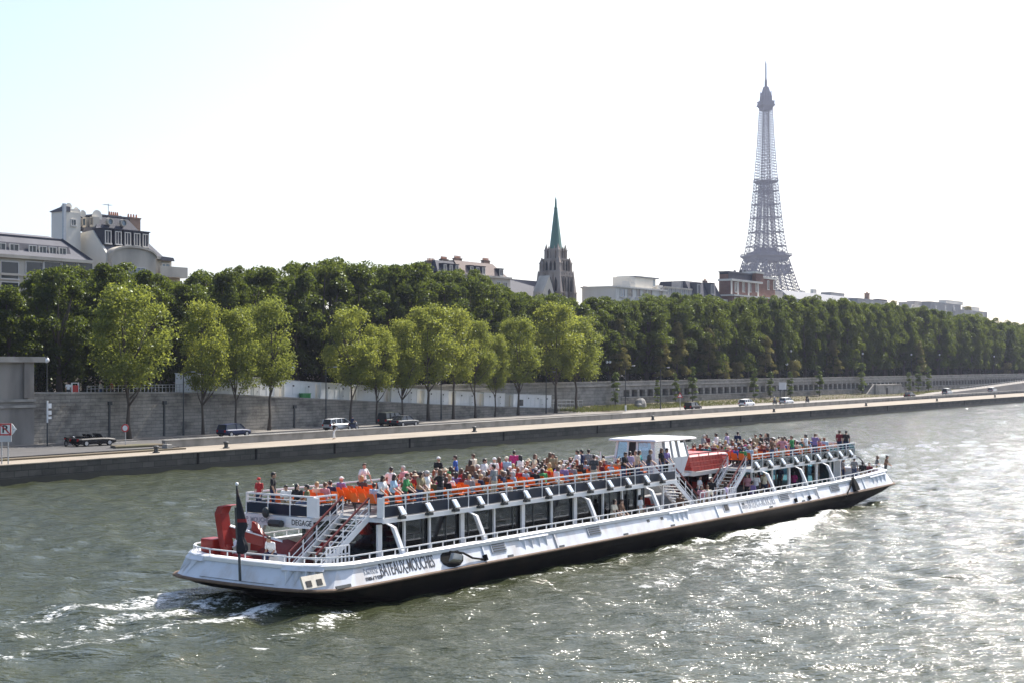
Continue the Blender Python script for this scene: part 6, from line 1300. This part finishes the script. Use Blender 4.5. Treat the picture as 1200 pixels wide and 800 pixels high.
def body_parts(J):
    V = Vector; m = MB(); up = J['up']; cl = J['chest']
    m.ell(up(0, 0, .03), (.125, .165, .13)); m.ell(J['waist'], (.105, .145, .15)); m.ell(J['chest'], (.115, .165, .19)); m.ell(up(-.01, 0, .47), (.085, .17, .075))
    limb(m, [up(-.015, 0, .46), J['neck'], up(.02, 0, .60)], [.062, .054, .052])
    h = V(J['head']); ct, st_ = math.cos(J['turn']), math.sin(J['turn']); hd = lambda x, y, z: h+V((x*ct-y*st_, x*st_+y*ct, z))
    m.ell(hd(-.012, 0, .03), (.098, .078, .098), nu=16, nv=11, rot=Matrix.Rotation(J['turn'], 3, 'Z')); m.ell(hd(.022, 0, -.045), (.070, .060, .075), nu=14, nv=9, rot=Matrix.Rotation(J['turn'], 3, 'Z')); m.ell(hd(.058, 0, -.098), (.026, .03, .022))
    limb(m, [hd(.085, 0, .02), hd(.104, 0, -.028)], [.010, .016], 8); m.ell(hd(.078, 0, .045), (.016, .05, .012)); m.ell(hd(.078, 0, -.068), (.014, .028, .010))
    for s_ in (1, -1): m.ell(hd(-.005, s_*.080, -.005), (.020, .013, .034))
    for i, s_ in enumerate((1, -1)):
        S_, E, W_ = V(J['sh'][i]), V(J['el'][i]), V(J['wr'][i]); limb(m, [S_, S_.lerp(E, .5), E], [.054, .047, .040]); limb(m, [E, E.lerp(W_, .35), W_], [.040, .039, .027])
        d = (W_-E).normalized(); side = V((0, s_, 0)) if abs(d.y) < .8 else V((1, 0, 0)); nrm = d.cross(side).normalized(); side = nrm.cross(d).normalized()
        c = W_+d*.055; limb(m, [W_, c], [.026, .034], 8); m.ell(c+d*.012, (.030, .030, .030))
        for k, (o_, L_) in enumerate(((-.036, .072), (-.012, .082), (.013, .077), (.037, .060))):
            b = c+d*.030+side*o_; k1 = b+d*L_*.5+side*o_*.25+nrm*.006; k2 = b+d*L_*.92+side*o_*.35+nrm*.026; limb(m, [b-d*.02, k1, k2], [.0105, .0098, .0085], 6)
        tb = W_+d*.03-side*.026; limb(m, [tb, tb+d*.03-side*.028, tb+d*.062-side*.032+nrm*.012], [.014, .012, .010], 6)
        Hp, K, An = V(J['hip'][i]), V(J['knee'][i]), V(J['ankle'][i]); limb(m, [Hp, Hp.lerp(K, .5), K], [.088, .074, .055]); limb(m, [K, K.lerp(An, .35), An], [.054, .056, .038])
        limb(m, [An+V((-.02, 0, -.045)), An+V((.08, 0, -.052)), An+V((.17, s_*.01, -.060))], [.036, .036, .025], 8)
    body = remesh(m, .0105); body.name = 'person'
    body.materials.clear(); [body.materials.append(x) for x in (SKIN[0], EYE, LIP)]
    eyes = [hd(.088, s_*.031, .018) for s_ in (1, -1)]; mo = hd(.092, 0, -.070)
    for p in body.polygons:
        c = p.center
        if min((c-e).length for e in eyes) < .0135: p.material_index = 1
        elif abs((c-mo).z) < .008 and (c-mo).length < .028: p.material_index = 2
    def sm(mb, nm, mt, vox=.02):
        me = remesh(mb, vox, 2); me.name = nm; me.materials.clear(); me.materials.append(mt); return me
    t = MB(); t.ell(up(0, 0, .06), (.148, .182, .12)); t.ell(J['waist'], (.132, .168, .16)); t.ell(J['chest'], (.136, .186, .195)); t.ell(up(-.01, 0, .47), (.10, .190, .07))
    for i in range(2): S_, E = V(J['sh'][i]), V(J['el'][i]); limb(t, [S_, S_.lerp(E, .72)], [.072, .064])
    shirt = sm(t, 'shirt', CLM['white'])
    t = MB(); t.ell(up(0, 0, .0), (.142, .182, .125))
    for i in range(2): Hp, K, An = V(J['hip'][i]), V(J['knee'][i]), V(J['ankle'][i]); limb(t, [Hp, Hp.lerp(K, .5), K, K.lerp(An, .85)], [.104, .088, .070, .062])
    trou = sm(t, 'trousers', DENIM)
    def cap_(scale, extra):
        t = MB(); t.ell(hd(-.022, 0, .050), (.108*scale, .089*scale, .092*scale), nu=14, nv=10); extra(t); return sm(t, 'hair', HAIRC['dark'], .011)
    short = cap_(1.0, lambda t: (t.ell(hd(-.065, 0, -.005), (.055, .074, .075)), t.ell(hd(.035, .02, .095), (.06, .06, .035))))
    long_ = cap_(1.03, lambda t: (t.ell(hd(-.075, 0, -.05), (.060, .088, .13)), t.ell(hd(-.095, 0, -.16), (.045, .085, .10)), t.ell(hd(-.01, .075, -.02), (.05, .022, .11)), t.ell(hd(-.01, -.075, -.02), (.05, .022, .11))))
    t = MB(); t.ell(hd(-.01, 0, .062), (.112, .094, .082), nu=14, nv=10); t.ell(hd(.11, 0, .052), (.075, .07, .012)); cap = sm(t, 'cap', CLM['white'], .011)
    t = MB(); t.ell(hd(-.01, 0, .070), (.108, .092, .085), nu=14, nv=10); t.ell(hd(0, 0, .048), (.20, .185, .013), nu=18); hat = sm(t, 'hat', CLM['beige'], .011)
    return dict(body=body, shirt=shirt, trousers=trou, short=short, long=long_, cap=cap, hat=hat)
arms_rail = [((.14, .02, .22), (.36, -.02, .12))]*2; arms_lap = [((.06, .05, .20), (.25, -.07, .06))]*2; arms_knee = [((.10, .04, .20), (.34, -.03, .06))]*2
arms_photo = [((.20, .04, .30), (.19, -.10, .62)), ((.20, .04, .30), (.19, -.10, .62))]; arms_hip = [((-.06, .22, .22), (.04, .03, .05)), ((.02, .06, .18), (.09, .03, -.04))]; arms_out = [((.05, .20, .22), (.12, .24, .0)), ((.05, .20, .22), (.12, .24, .0))]
arms_one = [((.16, .06, .34), (.16, -.05, .60)), ((.06, .05, .20), (.25, -.07, .06))]; arms_bars = [((.14, .06, .26), (.42, .10, .22))]*2
POSES = {k: body_parts(pose(**v)) for k, v in dict(stand=dict(), rail=dict(arms=arms_rail, lean=.16), hip=dict(arms=arms_hip, head=.5), photo=dict(arms=arms_photo), out=dict(arms=arms_out, lean=.08, head=-.4), walk=dict(step=.2, arms=[((.12, .05, .22), (.28, .03, .05)), ((-.12, .05, .22), (-.16, .03, -.02))]),
        sit=dict(sit=True, arms=arms_lap), sitlean=dict(sit=True, arms=arms_knee, lean=.35), sitturn=dict(sit=True, arms=arms_lap, head=.9, lean=-.05), sitphoto=dict(sit=True, arms=arms_one, head=-.3), ride=dict(sit=True, arms=arms_bars, lean=.2)).items()}
USED = set()
def person(label, pos, yaw, ps, shirt, hair='dark', style='short', skin=0, trou=None, scale=1.0, group=None, headgear=None):
    assert label not in USED, label; USED.add(label)
    P = POSES[ps]; o = link('person', P['body'], None, pos, yaw); o.scale = (scale*1.04,)*3; tag(o, label, 'person', group)
    sl0 = o.material_slots[0]; sl0.link = 'OBJECT'; sl0.material = SKIN[skin]
    def part(k, nm, mt): c = link(nm, P[k], o); c.material_slots[0].link = 'OBJECT'; c.material_slots[0].material = mt
    part('shirt', 'shirt', CLM[shirt]); part('trousers', 'trousers', trou or TROU[random.randrange(len(TROU))])
    if headgear: part(headgear[0], headgear[0], CLM[headgear[1]])
    if not headgear or style == 'long': part(style, 'hair', HAIRC[hair])
    return o
FREE = list(SEATS); TAKEN = []
GP = 'passengers on the tour boat'
def at_head(px, py, hz_): Y = (H-hz_)*F/(py-HY); return toB((px-CX)/F*Y, Y)
def seat_for(px, py):
    u, v = at_head(px, py, UD+1.17); b = min(FREE, key=lambda s_: (s_[0]-u)**2+(s_[1]-v)**2*.6); FREE.remove(b); return b
def stand_at(px, py, hgt=1.60, u0=4.6, u1=57.2, vs=(1.95, 4.87, 7.6)):
    u, v = at_head(px, py, UD+hgt); v = min(vs, key=lambda a: abs(a-v))
    for _ in range(20):
        u = max(u0, min(u1, UB(px, v)))
        if all((u-a)**2+(v-b)**2 > .2 for a, b in TAKEN): break
        v += .17 if v < 4 else -.17
    TAKEN.append((u, v)); return u, v
TOCAM = BA+R(-115)                                     # roughly from the boat towards the camera, in boat yaw below
def place(label, px, py, ps, shirt, hair='dark', style='short', skin=0, yaw=None, trou=None, headgear=None, sc=1.0, **k):
    if ps.startswith('sit'): u, v = seat_for(px, py); y = random.uniform(-.5, .5) if yaw is None else yaw; pos = B(u-.04, v, UD-.03)
    else: u, v = stand_at(px, py, 1.62*sc, **k); y = (random.uniform(-3, 3)) if yaw is None else yaw; pos = B(u, v, UD+.005)
    return person(label, pos, BA+y, ps, shirt, hair, style, skin, trou, sc, GP, headgear)
NEAR, AFT, FWD, FAR = -math.pi/2, math.pi, 0.0, math.pi/2
# the aft end
AE = dict(u0=2.95, u1=4.5, vs=(4.5, 5.2, 5.9, 6.6, 7.3, 7.8))
def aft(label, u, v, ps, yaw, *a, **k): sc = k.pop('sc', 1.0); return person(label, B(u, v, UD+.005), BA+yaw, ps, a[0], a[1], a[2], k.get('skin', 0), k.get('trou'), sc, GP, k.get('headgear'))
aft('child in red hooded top at the far corner of the stern rail', 3.05, 7.6, 'stand', AFT, 'red', 'red', 'short', sc=.86, headgear=('cap', 'red'))
aft('tall man in black t-shirt standing at the stern rail beside the red hood', 3.3, 7.0, 'stand', NEAR+.6, 'black', 'black', 'short', skin=1)
def aseat(label, u, v, ps, yaw, sh, ha, st_, **k):
    b = min(FREE, key=lambda s_: (s_[0]-u)**2+(s_[1]-v)**2)
    return person(label, B(u, v, UD-.02), BA+yaw, ps, sh, ha, st_, k.get('skin', 0), None, 1.0, GP, k.get('headgear'))
m = MB(); m.span(3.5, 3.75, 4.6, 7.6, UD+.40, UD+.45); m.span(3.76, 3.80, 4.6, 7.6, UD+.40, UD+.8); o = m.build('stern_bench', ORANGE, boat); q = MB()
for v in (4.7, 6.1, 7.5): q.span(3.6, 3.66, v-.03, v+.03, UD, UD+.40)
q.build('frame', DKMETAL, o)
aseat('man in white shirt sitting on the stern bench beside the tall man in black', 3.55, 6.35, 'sitlean', AFT+.5, 'white', 'black', 'short', skin=1)
aseat('woman with long black hair in black top on the stern bench', 3.55, 5.75, 'sitturn', AFT+.4, 'black', 'black', 'long')
aseat('man in dark olive t-shirt sitting sideways on the stern bench', 3.55, 5.15, 'sit', AFT-.9, 'olive', 'black', 'short', skin=1)
place('passenger in pink top with brown hair near the stern end post', 370, 572, 'sit', 'pink', 'brown', yaw=FWD)
place('child in cream top with fair hair near the stern end post', 377, 573, 'sit', 'cream', 'fair', yaw=FWD)
place('man in navy top holding a camera to his eye behind the empty orange seats', 392, 566, 'sitphoto', 'navy', 'black', yaw=.6)
place('man in light blue shirt seated by the head of the stern stair', 405, 573, 'sit', 'light blue', 'dark', yaw=FWD)
# standing figures read from the photograph
for a in [
 ('man in white shirt and dark trousers standing alone behind the empty orange seats', 425.5, 548.5, 'out', 'white', 'brown', 'short', 0, NEAR, CLM['navy']),
 ('man in white shirt standing with hand on hip by the far rail', 458, 548, 'hip', 'white', 'black', 'short', 1, FWD, CLM['black']),
 ('grey haired woman in dusty pink top leaning on the far rail', 475, 549, 'rail', 'pink', 'grey', 'short', 0, FAR, None),
 ('woman in white vest with long dark hair leaning on the near rail by the stair', 446, 567, 'rail', 'white', 'dark', 'long', 1, NEAR, None),
 ('woman in light blue vest leaning on the near rail left of the green shirt', 459, 565, 'rail', 'light blue', 'dark', 'long', 0, NEAR+.3, None),
 ('man in bright green shirt standing at the near rail', 474, 561, 'rail', 'green', 'brown', 'short', 0, NEAR+.4, None),
 ('woman in khaki top at the near rail right of the green shirt', 491, 566, 'rail', 'khaki', 'dark', 'long', 0, NEAR, None),
 ('stout grey haired man in white polo shirt at the near rail', 500, 559, 'hip', 'white', 'grey', 'short', 0, NEAR+.2, None),
 ('man in black top and white cap by the far rail', 513.5, 540, 'stand', 'black', 'dark', 'short', 1, FWD, None, ('cap', 'white')),
 ('woman in black vest with brown hair standing beside the white cap', 516, 550, 'photo', 'black', 'brown', 'long', 0, FAR, None),
 ('man in bright blue shirt standing by the far rail', 534, 539, 'stand', 'blue', 'dark', 'short', 0, FAR+.5, None),
 ('woman in brown top standing left of the pair at the far rail', 551, 541, 'stand', 'brown', 'dark', 'long', 1, FWD, None),
 ('woman in cream top with brown hair of the pair at the far rail', 555, 538, 'stand', 'cream', 'brown', 'short', 0, FAR, None),
 ('man in white shirt with a dark strap facing the camera in the aisle', 567.5, 538, 'hip', 'white', 'dark', 'short', 0, NEAR, None),
 ('person in white shirt and white cap standing in the crowded aisle', 579, 540, 'stand', 'white', 'brown', 'short', 0, FWD, None, ('cap', 'white')),
 ('woman in red top with brown hair standing right of the white cap', 585, 541, 'stand', 'red', 'brown', 'long', 0, FAR, None),
 ('man in light blue shirt and pale cap standing by the far rail', 594, 536, 'stand', 'light blue', 'fair', 'short', 0, AFT, None, ('cap', 'cream')),
 ('woman in magenta top with black hair standing by the far rail', 602.5, 533, 'stand', 'magenta', 'black', 'short', 1, FWD+.5, None),
 ('woman in white blouse with big black hair beside the magenta top', 610, 536, 'stand', 'white', 'black', 'long', 2, FAR, None),
 ('woman in beige top with both arms spread by the far rail', 625.5, 536, 'out', 'beige', 'brown', 'long', 0, NEAR+.5, None),
 ('man in grey t-shirt standing with his back to the near rail', 579, 555, 'stand', 'grey', 'dark', 'short', 0, FAR, None),
 ('woman in brown dress with brown hair of the couple by the far rail', 644.5, 534, 'stand', 'brown', 'brown', 'long', 0, FWD, None),
 ('man in khaki shirt of the couple by the far rail', 648.5, 532, 'stand', 'khaki', 'dark', 'short', 1, AFT, None),
 ('woman in white top with hair in a bun left of the navy shirt', 677, 530, 'stand', 'white', 'dark', 'short', 0, FAR, None),
 ('man in navy shirt standing by the far rail aft of the wheelhouse', 682, 528.5, 'stand', 'navy', 'black', 'short', 0, FAR, None),
 ('man in grey shirt with a bag strap standing right of the navy shirt', 689.5, 530, 'hip', 'grey', 'black', 'short', 0, FWD, None),
 ('man in dark grey jacket standing in the aisle behind the orange seats', 696, 540, 'stand', 'dark grey', 'black', 'short', 0, FWD, None),
 ('man in lilac shirt standing at the wheelhouse corner', 738, 530, 'stand', 'lilac', 'black', 'short', 0, FWD, None),
 ('woman in beige top close behind the lilac shirt', 745, 532, 'stand', 'beige', 'brown', 'short', 1, AFT, None),
 ('man in black t-shirt leaning on the near rail below the wheelhouse', 730.5, 541, 'rail', 'black', 'black', 'short', 1, NEAR, None),
 ('woman in teal top leaning on the near rail below the wheelhouse door', 747, 541, 'rail', 'teal', 'dark', 'long', 0, NEAR, None),
 ('man in dark grey polo shirt standing at the near rail under the wheelhouse windows', 759.5, 534, 'rail', 'dark grey', 'brown', 'short', 0, NEAR+.5, None),
 ('woman in black dress with brown hair at the forward end of the near rail', 775, 536, 'stand', 'black', 'brown', 'long', 0, NEAR, None),
 ('man in violet shirt leaning over the forward end of the near rail', 784, 537, 'rail', 'violet', 'black', 'short', 1, NEAR-.3, None)]:
    place(a[0], a[1], a[2], a[3], a[4], a[5], a[6], a[7], a[8], a[9], a[10] if len(a) > 10 else None, u0=4.7, u1=30.1)
for a in [
 ('man in grey shirt bending over the red rafts on the far side', 823, 518, 'rail', 'grey', 'grey', 'short', 0, NEAR),
 ('woman in maroon top standing behind the red rafts', 828, 519, 'stand', 'maroon', 'dark', 'long', 0, AFT),
 ('man in white shirt standing at the far rail behind the red rafts', 839.5, 518, 'stand', 'white', 'dark', 'short', 1, FAR),
 ('large man in lilac shirt standing behind the red rafts', 852, 516, 'stand', 'lilac', 'dark', 'short', 0, FAR),
 ('man in navy shirt standing forward of the red rafts', 864.5, 516, 'stand', 'navy', 'black', 'short', 0, FWD)]:
    place(a[0], a[1], a[2], a[3], a[4], a[5], a[6], a[7], a[8], u0=36.2, u1=57, vs=(7.7,))
for a in [
 ('man in khaki shirt standing at the far rail of the front deck', 885.5, 513, 'stand', 'khaki', 'black', 'short', 1, AFT),
 ('man in black jacket standing at the far rail of the front deck', 892, 510, 'stand', 'black', 'black', 'short', 0, FAR),
 ('woman in dark grey top taking a photo from the front deck far rail', 900, 510, 'photo', 'dark grey', 'dark', 'long', 0, FAR),
 ('man in brown shirt just right of the woman taking a photo', 905, 513, 'stand', 'brown', 'brown', 'short', 0, FAR),
 ('woman in pink top with arms spread on the front deck', 917, 512, 'out', 'pink', 'brown', 'long', 0, AFT),
 ('man in pale green shirt standing tall on the front deck', 928, 510, 'stand', 'green', 'brown', 'short', 0, FAR),
 ('man in white shirt standing at the middle of the front deck', 944.5, 515, 'stand', 'white', 'black', 'short', 1, FAR),
 ('person with raised arms in violet top on the front deck', 955, 515, 'photo', 'violet', 'brown', 'short', 0, FWD),
 ('man in black t-shirt standing by the glass bow screen', 996, 514.5, 'stand', 'black', 'black', 'short', 1, FWD),
 ('person in maroon shirt next to the man at the glass bow screen', 999, 517, 'stand', 'maroon', 'dark', 'short', 1, FWD)]:
    place(a[0], a[1], a[2], a[3], a[4], a[5], a[6], a[7], a[8], u0=41, u1=57.2, vs=(1.95, 4.87, 7.6))
# seated crowd: named by dress, hair and place
for a in [(532, 556, 'violet', 'black', 'long'), (527, 563, 'black', 'dark', 'long'), (555, 554, 'black', 'brown', 'short'), (636, 543, 'beige', 'dark', 'long'), (641, 548, 'red', 'dark', 'short'), (646, 545, 'yellow', 'fair', 'long'), (658.5, 544, 'teal', 'dark', 'short'), (676, 547, 'grey', 'dark', 'short'), (711.5, 543, 'maroon', 'red', 'long'), (440.5, 565, 'white', 'brown', 'short'), (454, 563, 'magenta', 'black', 'short'), (481, 562, 'green', 'dark', 'long'), (512.5, 563, 'olive', 'brown', 'short')]:
    USEDL = f"seated passenger in {a[2]} top with {a[3]} hair, " + ("aft rows of the rear deck" if a[0] < 520 else "mid rows of the rear deck" if a[0] < 640 else "rows nearest the wheelhouse")
    place(USEDL, a[0], a[1], 'sit', a[2], a[3], a[4])
def zone(u, v):
    side = 'near' if v < 4.8 else 'far'
    if u < 36: z = 'behind the stern stair' if u < 9.5 else 'over the first open windows' if u < 14 else 'amid the rear deck' if u < 20 else 'over the third strut' if u < 25 else 'just aft of the wheelhouse'
    else: z = 'above the front stair' if u < 45 else 'amid the front deck' if u < 51 else 'behind the bow screen'
    return f"{side} seats {z}"
SK = list(CL); hk = ['black', 'dark', 'dark', 'brown', 'brown', 'fair', 'grey', 'red']; rp = random.Random(21)
cand = []
for s_ in FREE:
    u, v = s_
    pr_ = .04 if u < 7.5 else .34 if u < 10 else .86 if u < 26 else .60 if u < 36 else .92 if u < 54 else .8
    if rp.random() < pr_: cand.append(s_)
for u, v in cand:
    for _ in range(60):
        sh = rp.choice(SK if rp.random() < .55 else ['white', 'white', 'black', 'black', 'navy', 'grey', 'red', 'dark grey', 'maroon', 'light blue', 'brown', 'navy']); ha = rp.choice(hk); hg = rp.random()
        lab = f"{sh} top passenger " + (f"in {'white cap' if hg < .05 else 'straw hat'}" if hg < .09 else f"with {'long ' if hg > .6 else ''}{ha} hair") + f", {zone(u, v)}"
        if lab not in USED: break
    else: continue
    person(lab, B(u-.04, v, UD-.03), BA+rp.choice([rp.uniform(-.4, .4), rp.uniform(-1.1, 1.1)]), rp.choice(['sit', 'sit', 'sitlean', 'sitturn', 'sitphoto']), sh, ha, 'long' if hg > .6 else 'short', rp.choice([0, 0, 1, 1, 3, 2]), None, rp.uniform(.93, 1.04), GP, ('cap', 'white') if hg < .05 else ('hat', 'beige') if hg < .09 else None)
# lower deck, bow, stern
def low(label, px, v, z, ps, yaw, *a): person(label, B(UB(px, v), v, z), BA+yaw, ps, a[0], a[1], a[2], a[3] if len(a) > 3 else 0, None, 1.0, GP)
person('crewman in white shirt sitting on the deck locker at the stern', B(.75, 4.5, 1.52), BA+AFT, 'sitlean', 'white', 'dark', 'short', 1, CLM['navy'], 1.0, GP)
low('passenger in red top seated under the stern stair', 373, 4.4, 1.27, 'sit', AFT, 'red', 'black', 'short', 1); low('second passenger in pink top seated beside the stern stair', 383, 4.6, 1.27, 'sit', AFT+.4, 'pink', 'dark', 'long')
low('person in khaki dress standing inside the saloon window', 651, 2.3, 1.305, 'stand', NEAR, 'khaki', 'dark', 'long', 1)
low('woman in cream top leaning out behind the guard rail below the wheelhouse', 718, 1.45, 1.0, 'rail', NEAR, 'cream', 'dark', 'long'); low('child in brown top leaning out beside the cream top', 726, 1.45, .95, 'rail', NEAR, 'brown', 'brown', 'short'); low('passenger in red top at the saloon corner below the wheelhouse', 737, 2.0+.5, 1.305, 'stand', NEAR, 'maroon', 'dark', 'long')
low('woman in white top with black hair on the side deck by the red doorway', 750, 1.5, 1.0, 'stand', NEAR, 'white', 'black', 'long', 1); low('passenger with brown hair seated by the midship stair', 797, 1.5, 1.2, 'sit', FWD, 'brown', 'brown', 'short')
for i, (px, v, sh, ha, st_, ps) in enumerate(((819, 3.6, 'white', 'dark', 'short', 'out'), (822, 1.5, 'pink', 'black', 'long', 'stand'), (829, 1.4, 'cream', 'brown', 'short', 'stand'), (834, 2.2, 'black', 'black', 'short', 'stand'), (840, 3.5, 'navy', 'dark', 'long', 'stand'), (850, 1.35, 'lilac', 'dark', 'long', 'stand'), (846, 3.9, 'orange', 'black', 'short', 'stand'), (853, 4.2, 'brown', 'dark', 'short', 'stand'))):
    low(f"passenger in {sh} top, {ha} hair, standing under the red rafts", px, v, 1.29 if v > 1.6 else 1.02, ps, rp.uniform(-3, 3), sh, ha, st_, i % 3)
for i, (px, v, sh, ha, st_) in enumerate(((876, 1.9, 'pink', 'dark', 'long'), (881, 1.6, 'violet', 'black', 'short'), (886, 1.6, 'white', 'dark', 'short'), (891, 2.0, 'black', 'dark', 'long'), (896, 1.7, 'cream', 'fair', 'long'), (901, 1.9, 'red', 'brown', 'short'), (914, 3.2, 'navy', 'dark', 'short'), (930, 3, 'magenta', 'black', 'long'), (940, 3.4, 'brown', 'black', 'short'), (953, 3.0, 'black', 'black', 'short'), (957, 2.6, 'dark grey', 'dark', 'short'), (980, 2.8, 'maroon', 'black', 'long'), (984, 3.4, 'navy', 'black', 'short'), (988, 2.6, 'grey', 'black', 'short'))):
    low(f"passenger in {sh} top, {ha} hair, at the front saloon windows", px, v, 1.29, 'stand' if i > 7 or i % 2 == 0 else 'sit', rp.choice([NEAR, NEAR+.6, AFT, FWD]), sh, ha, st_, i % 3)
low('man in black shirt reclining on the bow deck by the anchor', 1011, 1.4, 1.55, 'sitlean', FWD+.4, 'black', 'black', 'short', 2); low('person in maroon top seated on the bow deck', 1019, 1.6, 1.35, 'sit', AFT, 'maroon', 'dark', 'short', 1); low('woman in white top standing on the bow deck', 1026.5, 2.0, 1.28, 'rail', NEAR+.4, 'dark grey', 'brown', 'long', 0); low('man in dark brown jacket at the tip of the bow', 1037.5, 1.6, 1.28, 'rail', NEAR+.2, 'brown', 'black', 'short', 1); low('person in grey top standing below the bow screen', 1001, 2.4, 1.28, 'stand', FWD, 'grey', 'dark', 'short', 1)
person('helmsman in navy jumper inside the wheelhouse', B(33.6, 4.7, UD), BA+FWD, 'stand', 'navy', 'dark', 'short', 0, CLM['black'], 1.0, 'crew of the tour boat')
# on the quay and the two-wheelers
p = Q(S(391.5, 5.0), 5.0, 1.66); person('pedestrian in black top and white trousers walking on the sandy quay', p, QANG+math.pi, 'walk', 'black', 'dark', 'short', 1, CLM['white'], 1.05)
for lab, px, t, sh, hg in (('motorcyclist in dark blue jacket and helmet beside the silver estate car', 414, 13.7, 'navy', 'navy'), ('scooter rider in grey jacket between white estate and silver hatchback', 908, 16.6, 'grey', 'white'), ('scooter rider in dark jacket ahead of the silver hatchback', 946, 16.6, 'black', 'black')):
    p = on_road(px, t, 1.92); d = Vector((QD[0], QD[1], 0)); o = person(lab, p-d*.28+Vector((0, 0, .40)), QANG, 'ride', sh, 'dark', 'short', 0, CLM['dark grey'], 1.0, 'riders on the riverside road', ('cap', hg))
# people glimpsed along the upper street
for i, (px, sh) in enumerate(((80, 'white'), (118, 'cream'), (131, 'red'))):
    t = wall_t(S(px, 21))+1.6; p = Q(S(px, t), t, 6.42); person(f"{['person', 'woman', 'man'][i]} in {sh} top behind the thin railing on the upper street", p, QANG+1+i, 'stand', sh, 'dark', 'short')
